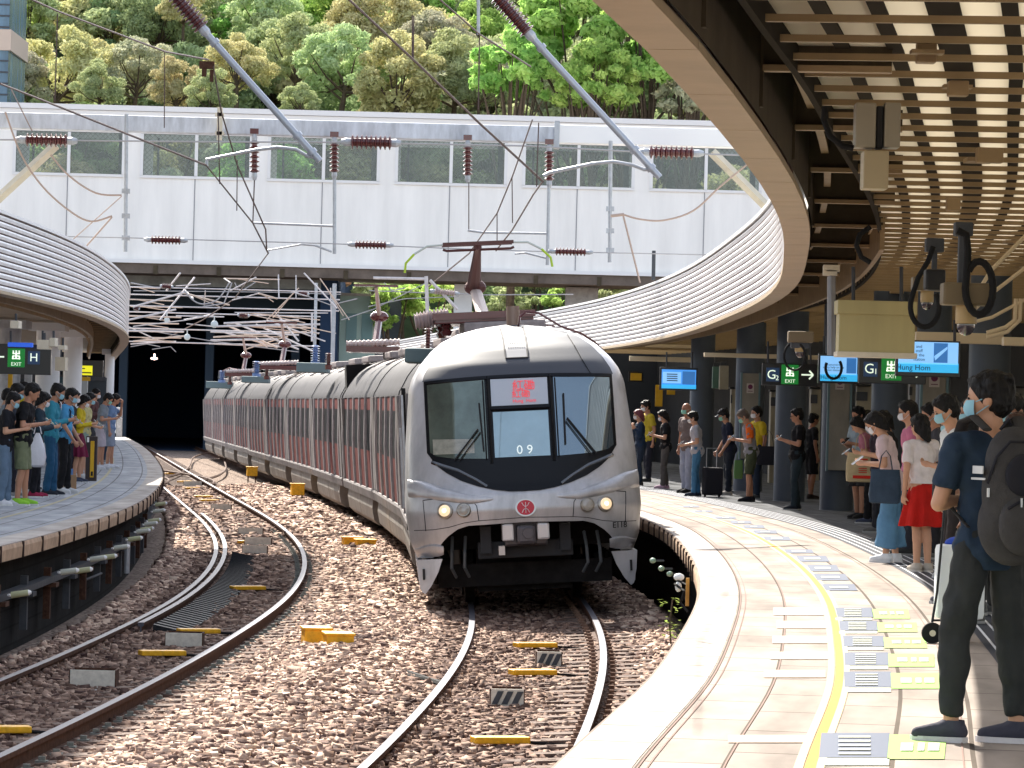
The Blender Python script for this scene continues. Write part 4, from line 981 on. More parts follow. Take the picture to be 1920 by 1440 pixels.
wires('contact_wire','thin wire pair crossing above the pantograph and up to the top edge',[([(820,-5),(900,65),(995,125)],[22,30,38],1.8),([(998,225),(961,330),(932,400),(880,475),(800,540)],[50,60,66,84,110],1.4),([(773,112),(773,28)],[36,36],1.3),([(899,65),(897,205)],[30,30],1.3),([(1010,230),(1006,350)],[45,45],1.2),([(960,332),(961,418)],[60,60],1.0),([(932,400),(932,455)],[66,66],1.0),([(775,112),(776,30)],[36,36],1.2)])
wires('guy_wire','slack pale wires looping down at the left of the bridge',[([(10,210),(40,290),(80,350),(130,395),(170,415),(210,405)],YB-1,1.8),([(95,290),(130,330),(180,362),(228,366)],YB-1,1.8),([(210,407),(150,475)],YB-1,1.6),([(228,368),(130,455)],YB-1,1.0),([(20,165),(60,245)],60,1.2)],mat('pale_rope',(.45,.34,.28),.8))
wires('guy_wire','slack pale cable sagging from the right pole to the canopy',[([(1168,402),(1200,411),(1245,413),(1300,395),(1350,350),(1405,305)],YB-1,1.8),([(1168,402),(1200,530)],YB-1,1.8),([(1145,405),(1170,402)],YB-1,3)],mat('pale_rope',(.45,.34,.28),.8))
mb=MB();mb.tube(Q([(1226,470),(1225,525)],90),px2(4,90),6);mb.build('canopy_post',m_dgrey,label='short dark post standing on the right canopy in front of the bridge',cat='post')
# pull-off assembly on first window pier
mb=MB();mb.box(P(412,232,YB-.4),(.12,.1,.75));mb.box(P(412,250,YB-.4),(.2,.1,.08));mb.box(P(412,215,YB-.4),(.2,.1,.08));mb.build('boom_clamp',m_cream,bm_)
# pulley block high on the left wire
mb=MB();mb.box(P(388,122,50.2),(.20,.08,.10));mb.box(P(383,135,50.2),(.06,.06,.12));mb.box(P(397,142,50.2),(.05,.05,.16));mb.build('wire_clamp',m_rust,label='small rusty clamp on the thin wire beside the first diagonal tube',cat='clamp')
mb=MB();mb.tube(Q([(897,-5),(897,65)],30.05),px2(3.6,30),6);mb.build('drop_rod',m_steel,label='short grey rod hanging from the top edge of the view',cat='rod')
# distant gantries: stacked booms, struts and arms in front of the tunnel
m_far=mat('far_steel',(.62,.58,.58),.5,noise=.2,nscale=4);m_far2=mat('far_steel_warm',(.62,.50,.42),.6)
rr=random.Random(3)
SEG=[ # (Y, segments in photo pixels)
 (112,[((420,522),(525,524)),((522,515),(523,560)),((435,563),(485,550)),((485,550),(520,560)),((420,522),(432,530)),((432,545),(480,520)),((600,522),(655,600)),((555,516),(555,560)),((570,512),(632,578))]),
 (124,[((248,538),(300,541)),((330,536),(395,532)),((312,545),(338,512)),((340,548),(430,572)),((300,600),(365,520)),((250,575),(350,547)),((560,540),(500,600)),((540,545),(575,555)),((385,545),(383,572))]),
 (138,[((240,561),(325,564)),((345,543),(362,560)),((440,586),(615,587)),((462,586),(600,600)),((585,587),(585,640)),((620,540),(622,640)),((470,590),(630,625)),((240,600),(330,580))]),
 (150,[((245,574),(342,576)),((330,592),(420,594)),((420,606),(560,600)),((425,610),(590,615)),((500,600),(610,640)),((400,612),(600,608)),((240,592),(340,595)),((250,612),(350,600)),((520,590),(560,640))]),
 (164,[((240,606),(335,607)),((350,607),(400,612)),((395,622),(560,628)),((400,632),(575,622)),((440,605),(560,655)),((240,620),(345,622)),((250,640),(345,630)),((480,608),(590,660)),((345,600),(400,590))]),
 (178,[((242,632),(340,634)),((395,638),(520,636)),((392,644),(530,650)),((430,612),(520,652)),((245,645),(330,640)),((240,612),(300,640)),((460,655),(540,630)),((410,620),(500,645))]),
]
for k,(Y,segs) in enumerate(SEG):
    e=empty('catenary_gantry',label=['first','second','third','fourth','fifth','last'][k]+' overhead line gantry in the row leading to the tunnel mouth',cat='gantry',group='gantries in front of the tunnel')
    for i,(a,b) in enumerate(segs):
        mb=MB();th=rr.choice((1.8,1.4,2.1,1.1));pa,pb=P(*a,Y),P(*b,Y+rr.uniform(-1,1))
        mb.tube([pa,pb],px2(th,Y),6);
        if i%3==0:mb.tube([pa.lerp(pb,.2),pa.lerp(pb,.8)+Vector((0,0,-px2(8,Y)))],px2(.9,Y),4)
        mb.build('steel_tube',m_far if i%3 else m_far2,e)
    mb=MB()
    for a,b in(((300,536),(325,538)),((556,548),(580,552)),((250,575),(262,580)),((445,590),(468,592)))[k%4:k%4+1]:
        insulator(mb,P(*a,Y),P(*b,Y),px2(6,Y),6);mb.build('insulator',[m_ins,m_steel],e)
    # mast carrying the gantry
    mb=MB();x=(Cr(Y)+Cl(Y))/2;xr=P(625,560,Y).x if k<3 else P(590,600,Y).x
    zt_m=P(600,530,Y).z;mb.box(Vector((xr,Y+.5,(zt_m-1.3)/2)),(.12,.12,zt_m+1.3));mb.build('mast',m_steel,e)
    mb=MB();ztop_=P(400,segs[0][0][1],Y).z;mb.tube([Vector((xr-9.5,Y+.5,ztop_-.3)),Vector((xr+.2,Y+.5,ztop_-.3))],px2(1.4,Y),6);mb.build('boom',m_far,e)
wires('feeder_wire','tangle of thin pale feeder wires strung between the distant gantries',[([(380,575),(420,569),(435,530)],120,1.4),([(345,545),(365,565),(385,570),(410,560),(430,530)],118,1.4),([(440,530),(450,545),(470,535),(480,528)],116,1.0),([(250,545),(520,548),(640,552)],130,.8),([(250,615),(400,640),(560,660)],170,.8),([(245,650),(275,645),(300,650)],185,.8),([(285,655),(320,650),(330,660)],185,.8),([(575,555),(620,572),(670,560)],120,1.0),([(640,600),(700,580),(800,530)],110,.9),([(690,575),(760,560),(860,556)],110,.9),([(245,530),(300,541)],120,1.2)],m_lwire)
for px,py,Y,r,l in((402,608,150,7,'larger white ball marker hanging before the tunnel'),(351,632,160,6,'lower white ball marker hanging before the tunnel'),(313,600,150,5.5,'leftmost white ball marker among the distant arms')):
    mb=MB();mb.ell(P(px,py,Y),(px2(r,Y),px2(r,Y)*.5,px2(r,Y)),n=16,m=10);mb.tube([P(px,py-r,Y),P(px,py-r-9,Y)],px2(1,Y),4);mb.build('ball_marker',mat('ball_white',(.55,.60,.60),.5),smooth=True,label=l,cat='marker')
# second support behind the train with its insulator
e=empty('catenary_support',label='pale portal and strut with grey insulator behind the pantograph on the left',cat='catenary support')
mb=MB();mb.tube(Q([(799,518),(802,600)],100),px2(4,100),6);mb.tube(Q([(700,521),(800,523)],100),px2(3,100),6);mb.tube(Q([(806,525),(858,580)],100),px2(3.5,100),6);mb.build('steel_tube',m_far,e)
mb=MB();insulator(mb,P(806,545,100),P(862,551,100),px2(7,100),9);mb.build('insulator',[mat('grey_insulator',(.42,.33,.32),.4),m_steel],e)
mb=MB();mb.tube(Q([(692,545),(905,553),(1075,552)],100),px2(1,100),4);mb.tube(Q([(720,530),(735,545),(760,540)],100),px2(1.2,100),4);mb.build('wire',m_lwire,e)
mb=MB();mb.tube([P(330,612,205)+Vector((0,0,-1.2)),P(330,612,205)+Vector((.001,0,-1.1))],.1,4)
# light deep in the tunnel
mb=MB();p=P(289,672,235);mb.box(p,(.42,.2,.12),bev=.03);mb.box(p+Vector((0,.15,.1)),(.1,.1,.4));mb.build('tunnel_lamp',mat('lamp_warm',(.9,.6,.5),.4,emit=(1,.72,.62),es=1.6),label='small lit lamp high in the dark tunnel mouth',cat='lamp')
# ================================================================= TREES
m_bark=mat('bark',(.10,.075,.055),.9,noise=.4,nscale=5)
LM={'olive':leafmat('leaf_olive',(.46,.46,.17),(.64,.58,.27)),'green':leafmat('leaf_green',(.33,.44,.17),(.52,.60,.28)),'dark':leafmat('leaf_dark',(.22,.32,.13),(.34,.44,.19)),
    'grey':leafmat('leaf_grey',(.40,.45,.27),(.56,.55,.36)),'bright':leafmat('leaf_bright',(.18,.42,.04),(.50,.70,.14),.45)}
def leafmesh(name,m,centres,rad,nleaf,size,seed,shape=.75,upbias=.5):
    """leaf-sized faces spread through many small clumps"""
    r=np.random.default_rng(seed);C=np.array(centres);Rr=np.array(rad);n=nleaf
    w_=Rr**2;idx=r.choice(len(C),n,p=w_/w_.sum())
    d=r.normal(size=(n,3));d[:,2]=d[:,2]+upbias*.8;d/=np.linalg.norm(d,axis=1)[:,None]
    rr_=Rr[idx]*(r.uniform(0,1,n)**.22)*r.uniform(.85,1.12,n)
    c=C[idx]+d*rr_[:,None]*np.array([1,1,.72])
    nn=d+r.normal(size=(n,3))*.55;nn/=np.linalg.norm(nn,axis=1)[:,None]
    a=np.cross(nn,r.normal(size=(n,3)));a/=np.linalg.norm(a,axis=1)[:,None];b=np.cross(nn,a)
    s_=size*r.uniform(.6,1.35,n)[:,None]
    V=np.stack([c-a*s_,c-b*s_*shape*.6+nn*s_*.12,c+a*s_,c+b*s_*shape*.6+nn*s_*.12],1).reshape(-1,3)
    me=bpy.data.meshes.new(name);me.vertices.add(n*4);me.vertices.foreach_set('co',V.astype(np.float32).ravel());me.loops.add(n*4);me.loops.foreach_set('vertex_index',np.arange(n*4,dtype=np.int32))
    me.polygons.add(n);me.polygons.foreach_set('loop_start',np.arange(0,n*4,4,dtype=np.int32));me.update(calc_edges=True);me.materials.append(m);return me
def make_tree(kind,Rc,Hc,trunk,nclump,nleaf,size,seed,clr=(1.0,1.9)):
    """crown radius Rc, half height Hc, origin at the foot of the trunk"""
    r=random.Random(seed);root=empty(kind[1]);cen=[];rad=[]
    mb=MB();top=Vector((r.uniform(-.5,.5),r.uniform(-.5,.5),trunk+Hc*.5));mb.tube([(0,0,-1),(0.1,0,trunk*.5),tuple(top*.8+Vector((0,0,0))),tuple(top)],[.32,.26,.18,.08],7)
    for i in range(nclump):
        th=r.uniform(0,6.28);ph=math.acos(r.uniform(-.55,1));f=r.uniform(.45,1.0)**.6
        c=Vector((Rc*math.sin(ph)*math.cos(th)*f,Rc*math.sin(ph)*math.sin(th)*f,trunk+Hc*.6+Hc*math.cos(ph)*f));cen.append(tuple(c));rad.append(r.uniform(*clr)*(.7+.3*(1-f)))
        if i%3==0:
            b0=top*r.uniform(.5,.85);mid=b0.lerp(c,.5)+Vector((0,0,-.4));mb.tube([b0,mid,c],[.12,.08,.03],5)
    t=mb.build('trunk',m_bark,root)
    me=leafmesh('crown',LM[kind[0]],cen,rad,nleaf,size,seed);o=bpy.data.objects.new('crown',me);COL.objects.link(o);o.parent=root
    return root
protos={}
KN={'olive':'olive_tree','green':'broadleaf_tree','dark':'evergreen_tree','grey':'grey_green_tree','bright':'young_bright_tree'}
def proto(k,v):
    if (k,v) not in protos:
        Rc,Hc=((4.2,3.6),(3.6,3.9))[v];protos[(k,v)]=make_tree((k,'hillside_tree'),Rc,Hc,3.0,46 if v==0 else 38,13000,.18,hash((k,v))%1000 if False else {'olive':11,'green':23,'dark':37,'grey':51,'bright':67}[k]+v,(.8,1.7))
        return protos[(k,v)],True
    return protos[(k,v)],False
words_={'olive':'yellow-olive','green':'mid-green','dark':'dark green','grey':'grey-green','bright':'fresh green'}
def tree_at(px,py,k,rad_px,Y,label,v=0):
    """px,py: the middle of the crown in the photograph"""
    p=P(px,py,Y);s_=rad_px*Y/FPX/(4.2,3.6)[v]
    o,first=proto(k,v)
    if not first:o=copy_tree(o)
    zc=3.0+ (3.6,3.9)[v]*.6
    gz=hz(p.x,Y);o.location=(p.x,Y,p.z-zc*s_);o.scale=(s_,s_,s_);o.rotation_euler=(0,0,rr.uniform(0,6.28))
    tag(o,label,'tree','trees on the hillside');return o
T=[(105,140,'olive',95,262,'large rounded yellow-olive tree nearest the left edge above the bridge'),(40,150,'grey',60,258,'grey-green tree low at the left edge beside the tower'),
(255,140,'grey',75,264,'grey-green feathery tree right of the large olive tree',),(330,165,'olive',50,256,'small olive bush tree low between wires'),
(445,130,'olive',72,262,'golden olive tree behind the first diagonal tube'),(560,110,'green',70,268,'mid-green tree with open branches right of the first tube'),
(640,130,'green',95,262,'broad layered green tree left of the middle wire'),(745,150,'olive',80,258,'pale olive tree low right of the middle wire'),
(700,50,'olive',85,282,'tall yellow-green tree high above the middle of the bridge'),(850,150,'green',80,260,'green tree low beside the bright trees'),
(810,85,'grey',70,275,'greyish tree with pale crown below the bright one'),(790,30,'bright',60,290,'fresh green tree near the top edge right of centre'),
(500,35,'green',80,285,'green tree at the top edge between the tubes'),(440,45,'bright',55,290,'fresh green crown at the top edge left of centre'),
(300,55,'dark',80,285,'dark tree behind the olive trees on the left'),(200,60,'dark',70,290,'dark tall tree near the top left'),(345,20,'olive',45,280,'small olive crown at the top near the first insulator'),
(60,45,'green',70,288,'green tree at the top left corner'),(130,20,'olive',50,296,'olive tree top partly hidden at the upper left'),(600,30,'bright',65,296,'pale fresh tree at the top edge left of the middle wire'),
(900,40,'dark',80,290,'dark tree behind the second diagonal tube'),(240,15,'grey',60,305,'grey-green crown at the top edge on the left'),(560,190,'green',40,250,'low green bush tree just above the bridge roof'),
(395,175,'green',45,252,'low green tree above the roof right of the wire pulley'),(900,170,'dark',55,256,'dark low tree left of the bright leafy one'),(185,165,'green',45,254,'low green tree beneath the grey-green one')]
for i,t in enumerate(T):tree_at(*t,v=i%2)
more=[]
for i in range(34):
    px=rr.uniform(-40,1350);py=rr.uniform(-60,120);more.append((px,py))
ord_=['northernmost','tall','narrow','leaning','spreading','high']
n_=0
for Y0_ in(256,266,278,290,303,317,331):
    nn=13
    for i in range(nn):
        x=-47+i*5.6+rr.uniform(-1.6,1.6);Y=Y0_+rr.uniform(-4,4);k=rr.choice(['green','olive','dark','green','grey','olive','bright'])
        kk,first=proto(k,i%2);o=kk if first else copy_tree(kk);s_=rr.uniform(.85,1.3)
        o.location=(x,Y,hz(x,Y)-1.0);o.scale=(s_,s_,s_);o.rotation_euler=(0,0,rr.uniform(0,6.28));tag(o,'background tree of the dense hillside wood behind the nearer crowns','tree','trees on the hillside')
# bright trees right behind the bridge
def big_tree(px,py,rpx,Y,k,size,nleaf,seed,label,nclump=60,name='leafy_tree'):
    p=P(px,py,Y);Rc=rpx*Y/FPX
    o=make_tree((k,name),Rc,Rc*1.05,max(1,p.z-Rc*.6-hz(p.x,Y)),nclump,nleaf,size,seed,(Rc*.16,Rc*.34));o.location=(p.x,Y,hz(p.x,Y));tag(o,label,'tree');return o
big_tree(1080,75,130,232,'bright',.27,20000,5,'large bright green leafy tree behind the right part of the bridge')
big_tree(1215,110,105,229,'bright',.26,15000,6,'bright green tree with hanging leaves beside the canopy edge')
big_tree(965,140,75,228,'bright',.26,9000,8,'smaller bright green tree left of the large one')
big_tree(1290,185,60,227,'grey',.24,4000,9,'pale grey-green leafy bush above the right end of the bridge')
big_tree(1120,160,80,226,'bright',.25,9000,21,'low bright green foliage just above the bridge roof behind the second tube')
big_tree(1180,10,90,240,'green',.25,6000,12,'mid-green tree at the top edge beside the canopy')
big_tree(1180,165,90,236,'dark',.25,6000,14,'dark green tree low behind the bright ones')
big_tree(1300,90,90,244,'dark',.3,6000,15,'dark green tree partly behind the canopy corner')
# greenery beneath the bridge
for i,(px,py,rp,Y,k,l) in enumerate([(735,585,62,220,'bright','bright bush left of the pale pier under the bridge'),(700,545,35,232,'green','green bush beside the equipment building'),(800,570,55,222,'bright','light green bush behind the grey insulator'),(850,600,35,230,'green','mid-green bush behind the pantograph base'),(905,560,50,236,'dark','dark bush behind the pantograph'),(960,575,45,233,'green','green shrub right of the pantograph'),(1020,550,50,238,'dark','dark shrub between pantograph and concrete pier'),(1050,575,35,231,'bright','light shrub left of the concrete pier'),(1150,540,45,234,'green','green shrub right of the concrete pier'),(1220,530,45,238,'dark','dark shrub above the canopy on the right'),(760,530,40,240,'dark','dark shrub under the left part of the bridge')]):
    p=P(px,py,Y);Rc=rp*Y/FPX
    o=make_tree((k,'shrub'),Rc,Rc,max(.5,p.z-Rc*.6+1.2),18,2600,.17,90+i,(Rc*.2,Rc*.45));o.location=(p.x,Y,-1.2);tag(o,l,'shrub')
# rock and low wall beside the tunnel
mb=MB();bmv=P(612,525,226);mb.ell(bmv,(1.6,1.5,.7),n=9,m=5);mb.build('rock_outcrop',mat('brown_rock',(.30,.17,.10),.9,noise=.4,nscale=1.2),label='brown rock outcrop under the bridge right of the tunnel',cat='rock')

# ---------------------------------------------------------------- air
mb=MB();mb.box((0,200,41),(420,450,90));hzb=mb.build('haze',mat('haze_tmp',(1,1,1)),kind='stuff');hm_=bpy.data.materials.new('haze_air');hm_.use_nodes=True;N=hm_.node_tree.nodes;N.clear();o_=N.new('ShaderNodeOutputMaterial');v_=N.new('ShaderNodeVolumePrincipled');v_.inputs['Color'].default_value=(.80,.90,1,1);v_.inputs['Density'].default_value=HAZE;hm_.node_tree.links.new(v_.outputs[0],o_.inputs['Volume']);hzb.data.materials.clear();hzb.data.materials.append(hm_)
if HAZE<=0:bpy.data.objects.remove(hzb)

# ================================================================= PLATFORM FURNITURE
# back wall and rooms of the right platform
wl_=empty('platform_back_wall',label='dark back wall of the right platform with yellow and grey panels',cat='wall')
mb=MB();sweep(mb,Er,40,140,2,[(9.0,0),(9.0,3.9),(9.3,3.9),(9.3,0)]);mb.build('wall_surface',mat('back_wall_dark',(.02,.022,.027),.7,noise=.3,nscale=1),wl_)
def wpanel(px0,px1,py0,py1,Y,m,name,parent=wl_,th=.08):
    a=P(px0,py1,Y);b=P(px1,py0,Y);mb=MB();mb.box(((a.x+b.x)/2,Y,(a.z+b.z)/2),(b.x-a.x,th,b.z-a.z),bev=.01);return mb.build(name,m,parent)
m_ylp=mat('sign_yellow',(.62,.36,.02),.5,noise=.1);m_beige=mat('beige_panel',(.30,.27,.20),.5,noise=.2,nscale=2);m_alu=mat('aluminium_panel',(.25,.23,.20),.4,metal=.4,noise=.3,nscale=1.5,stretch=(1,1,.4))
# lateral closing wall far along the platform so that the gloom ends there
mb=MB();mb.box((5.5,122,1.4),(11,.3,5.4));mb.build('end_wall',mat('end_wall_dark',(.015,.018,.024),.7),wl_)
yb=empty('information_board',label='tall yellow information board standing at the back of the right platform',cat='board');wpanel(1228,1243,722,762,104,m_ylp,'board',yb);wpanel(1250,1266,724,740,104,m_ylp,'board',yb)
yb=empty('warning_sign',label='small yellow hanging sign at the far end of the right platform beside the train',cat='sign');wpanel(1178,1206,697,716,100,m_black,'frame',yb);wpanel(1182,1203,700,713,99.9,m_ylp,'face',yb)
# columns
m_poster=mat('poster_pale',(.42,.38,.36),.6);m_pmark=mat('poster_mark',(.12,.03,.08),.6)
colz=[(1312,86,.56,'round grey column farthest along the right platform'),(1402,77,.60,'round grey column behind the man in the olive shorts'),(1480,68.6,.58,'round grey column behind the man in the black tee'),(1569,62.5,.56,'round grey column beneath the small blue screen'),(1664,57,.56,'round grey column behind the group of women'),(1850,50,.56,'round grey column behind the big head at the right'),(1745,54,.5,'round grey column beneath the large blue screen')]
for px,Y,dm,l in colz:
    p=P(px,900,Y);e=empty('platform_column',(p.x,p.y,0),label=l,cat='column',group='round grey columns along the right platform')
    mb=MB();mb.tube([(0,0,0),(0,0,.02),(0,0,3.6)],[dm/2+.01,dm/2,dm/2],28);mb.build('shaft',m_colgrey,e,smooth=True)
    if px in(1402,1569,1745):
        mb=MB();mb.box((-.02,-dm/2-.03,1.55),(.34,.09,1.75),bev=.012);f=mb.build('cabinet',m_alu,e)
        mb=MB();mb.box((-.2,-dm/2-.02,1.55),(.035,.12,1.78));mb.box((.17,-dm/2-.02,1.55),(.035,.12,1.78));mb.build('cabinet_trim',mat('trim_blue',(.10,.17,.20),.5),e)
        mb=MB();mb.box((-.02,-dm/2-.08,2.12),(.15,.006,.2));po=mb.build('poster',m_poster,e)
        mb=MB();mb.lathe((-.02,-dm/2-.084,2.15),(-.02,-dm/2-.09,2.15),[(0,.05),(1,.05)],16);mb.box((-.02,-dm/2-.086,2.06),(.1,.006,.012));mb.build('poster_print',m_pmark,po)
# machines and cabinets between the columns
for i,(a,b,c,d,Y,m,l) in enumerate([(1440,1462,735,905,80,m_beige,'narrow beige cabinet left of the second nearest bare column'),(1515,1538,730,900,74,m_beige,'beige service cabinet between the two middle columns'),(1600,1632,725,880,68,m_beige,'beige cabinet with a dark slot behind the man in light blue'),(1700,1716,715,860,64,m_alu,'aluminium cabinet behind the women on the right'),(1884,1920,728,870,60,m_alu,'aluminium cabinet at the right edge of the view'),(1365,1378,730,930,84,m_beige,'thin beige cabinet left of the poster column')]):
    e=empty('service_cabinet',label=l,cat='cabinet');wpanel(a,b,c,d,Y,m,'body',e,.5);wpanel(a+5,b-5,c+10,c+26,Y-.27,m_dgrey,'slot',e,.02);wpanel(a+2,b-2,c-4,c-1,Y-.2,m_black,'cap',e,.5)
for (a,b,c,d,Y,m,l) in[(1335,1356,688,728,83,mat('green_box',(.08,.16,.12),.5),'dark green box hanging from the ceiling right of the small screen'),(1348,1366,686,730,82,m_beige,'crumpled beige box hanging beside the green box')]:
    e=empty('ceiling_box',label=l,cat='box');wpanel(a,b,c,d,Y,m,'body',e,.3);wpanel(a+3,b-3,c-8,c,Y,m_dgrey,'hanger',e,.05)
# ---------------------------------------------------------------- signs
m_sblk=mat('sign_black',(.008,.008,.01),.3,coat=.3);m_sgrn=mat('sign_green',(.005,.16,.02),.3,emit=(.01,.25,.04),es=.16);m_snav=mat('sign_navy',(.01,.03,.07),.3,emit=(.02,.05,.12),es=.15);m_slet=mat('sign_letter',(.8,.85,.75),.4,emit=(.75,.9,.7),es=.28)
m_scr=mat('screen_blue',(.05,.2,.5),.3,emit=(.06,.30,.80),es=.33);m_scr2=mat('screen_pale',(.2,.4,.6),.3,emit=(.22,.50,.90),es=.33);m_scrd=mat('screen_dark_image',(.02,.08,.2),.3,emit=(.03,.14,.38),es=.35);m_cyan=mat('screen_cyan',(.05,.4,.6),.3,emit=(.03,.38,.75),es=.33);m_sctx=mat('screen_text',(.01,.05,.12),.4)
UP=(0,0,1)
def sbox(e,a,b,c,d,Y,m,name,th=.12,dy=0,par=None):
    p0=P(a,d,Y);p1=P(b,c,Y);mb=MB();mb.box(((p0.x+p1.x)/2,Y+dy,(p0.z+p1.z)/2),(p1.x-p0.x,th,p1.z-p0.z),bev=min(.008,th*.3));return mb.build(name,m,par or e)
def exit_mark(e,cx,cy,h,Y,dy=-.08):
    """three-branched exit emblem"""
    mb=MB();u=px2(1,Y)*h;c=P(cx,cy,Y)
    def r_(x,z,w_,hh):mb.box(c+Vector((x*u,dy,z*u)),(w_*u,.006,hh*u))
    r_(0,.28,.14,.44);r_(-.25,.36,.12,.26);r_(.25,.36,.12,.26);r_(0,.22,.62,.11);r_(0,.02,.62,.11);r_(-.28,-.12,.12,.24);r_(.28,-.12,.12,.24);r_(0,-.2,.68,.11);r_(0,-.08,.14,.2)
    mb.build('exit_emblem',m_slet,e)
def arrow(e,cx,cy,w_,Y,dirn,dy=-.08):
    mb=MB();c=P(cx,cy,Y)+Vector((0,dy,0));u=px2(1,Y)*w_*dirn
    mb.box(c,(abs(u),.006,abs(u)*.13))
    for s_ in(-1,1):
        a=c+Vector((u*.5,0,0));b=c+Vector((u*.16,0,s_*abs(u)*.36));mb.tube([a,b],abs(u)*.07,4)
    mb.build('arrow',m_slet,e)
def stext(e,t,size_px,cx,cy,Y,m=None,dy=-.08):
    return lettering(t,px2(size_px,Y),P(cx,cy,Y)+Vector((0,dy,0)),(1,0,0),UP,m or m_slet,e,ext=.003)
def rods(e,xs,y0,y1,Y):
    for x in xs:
        mb=MB();mb.tube([P(x,y0,Y),P(x,y1,Y)],.02,6);mb.build('hanging_rod',m_dgrey,e)
e=empty('exit_sign',label='black hanging sign reading G2 with a green EXIT panel and right arrow',cat='sign');Y=60
sbox(e,1428,1531,683,722,Y,m_sblk,'housing');sbox(e,1436,1461,690,715,Y,m_snav,'panel',.02,-.07);stext(e,'G',24,1446,703,Y);stext(e,'2',13,1456.5,709,Y);sbox(e,1464,1497,684.5,720,Y,m_sgrn,'panel',.02,-.07);exit_mark(e,1480.5,700,22,Y);stext(e,'EXIT',9.5,1480.5,715,Y);arrow(e,1513,703,22,Y,1);rods(e,(1440,1520),683,640,Y)
e=empty('information_screen',label='small blue screen with Hung Hom text hanging left of the G1 sign',cat='screen');Y=57
sbox(e,1533,1611,664,718,Y,m_sblk,'housing');sbox(e,1537,1607,669,702,Y,m_scr2,'display',.01,-.07);sbox(e,1537,1607,702,714,Y,m_cyan,'ticker',.01,-.07);sbox(e,1586,1605,672,700,Y,m_scrd,'picture',.01,-.078);stext(e,'Hung Hom',11,1562,708,Y,m_sctx)
for q,yy in enumerate((684,689,694)):stext(e,('customers','safety help on the','next station')[q],5.5,1562,yy,Y,m_sctx)
rods(e,(1545,1600),664,630,Y)
e=empty('exit_sign',label='black hanging sign reading G1 with green EXIT panel half hidden by a screen',cat='sign');Y=52
sbox(e,1609,1736,670,718,Y,m_sblk,'housing');sbox(e,1618,1645,679,706,Y,m_snav,'panel',.02,-.07);stext(e,'G',26,1629,692,Y);stext(e,'1',15,1641,697,Y);sbox(e,1651,1690,673,713,Y,m_sgrn,'panel',.02,-.07);exit_mark(e,1670,690,26,Y);stext(e,'EXIT',11,1670,706,Y);arrow(e,1714,702,16,Y,1);rods(e,(1625,1720),670,630,Y)
e=empty('information_screen',label='large blue screen reading Hung Hom in front of the G1 sign',cat='screen');Y=45
sbox(e,1678,1800,640,705,Y,m_sblk,'housing');sbox(e,1683,1796,643,682,Y,m_scr2,'display',.01,-.07);sbox(e,1683,1796,682,697,Y,m_cyan,'ticker',.01,-.07);sbox(e,1749,1776,644,680,Y,m_scrd,'picture',.01,-.078);stext(e,'Hung Hom',14.5,1711,689.5,Y,m_sctx)
for q,yy in enumerate((650,658,666,674)):stext(e,('and','staff','to the','station')[q],8,1722,yy,Y,m_sctx)
mb=MB();a=P(1749,672,Y);mb.prism([P(1750,668,Y)+Vector((0,-.085,0)),P(1775,650,Y)+Vector((0,-.085,0)),P(1775,655,Y)+Vector((0,-.085,0)),P(1752,676,Y)+Vector((0,-.085,0))],(0,-.003,0));mb.build('picture_train',m_scr2,e);rods(e,(1690,1790),640,600,Y)
e=empty('information_screen',label='small blue screen hanging over the far right platform beside the train',cat='screen');Y=78
sbox(e,1236,1308,690,731,Y,m_sblk,'housing');sbox(e,1240,1305,694,722,Y,m_scr,'display',.01,-.07);sbox(e,1242,1277,698,718,Y,m_scr2,'text_panel',.01,-.078);sbox(e,1240,1305,722,728,Y,m_cyan,'ticker',.01,-.07);sbox(e,1279,1303,697,721,Y,m_scrd,'picture',.01,-.078)
for q in range(4):sbox(e,1250,1270,701+q*4,702.3+q*4,Y,m_sctx,'text_line',.004,-.086)
rods(e,(1250,1298),690,660,Y)
# light box
e=empty('light_box',label='large blank beige hanging box near the grey pole on the right',cat='box');Y=36
m_lb=mat('box_beige',(.42,.36,.17),.5,noise=.15,nscale=1.5,stretch=(1,1,.15))
sbox(e,1569,1713,584,666,Y,m_lb,'body',.35);sbox(e,1567,1716,567,589,Y,m_lb,'top_trim',.40);sbox(e,1566,1716,663,669,Y,m_cream,'bottom_trim',.38);rods(e,(1600,1690),567,500,Y)
mb=MB();p=P(1559,590,37);mb.tube([P(1559,512,37),P(1559,666,37)],px2(8,37),16);po=mb.build('hanging_pole',mat('pole_grey',(.20,.20,.21),.4,metal=.4),smooth=True,label='grey steel pole hanging from the canopy beside the beige box',cat='pole')
mb=MB();mb.box(P(1559,503,37),(px2(30,37),.1,px2(12,37)));mb.box(P(1559,512,37),(px2(20,37),.1,px2(10,37)));mb.box(P(1547,508,37),(px2(8,37),.06,px2(18,37)));mb.build('pole_bracket',m_cream,po)
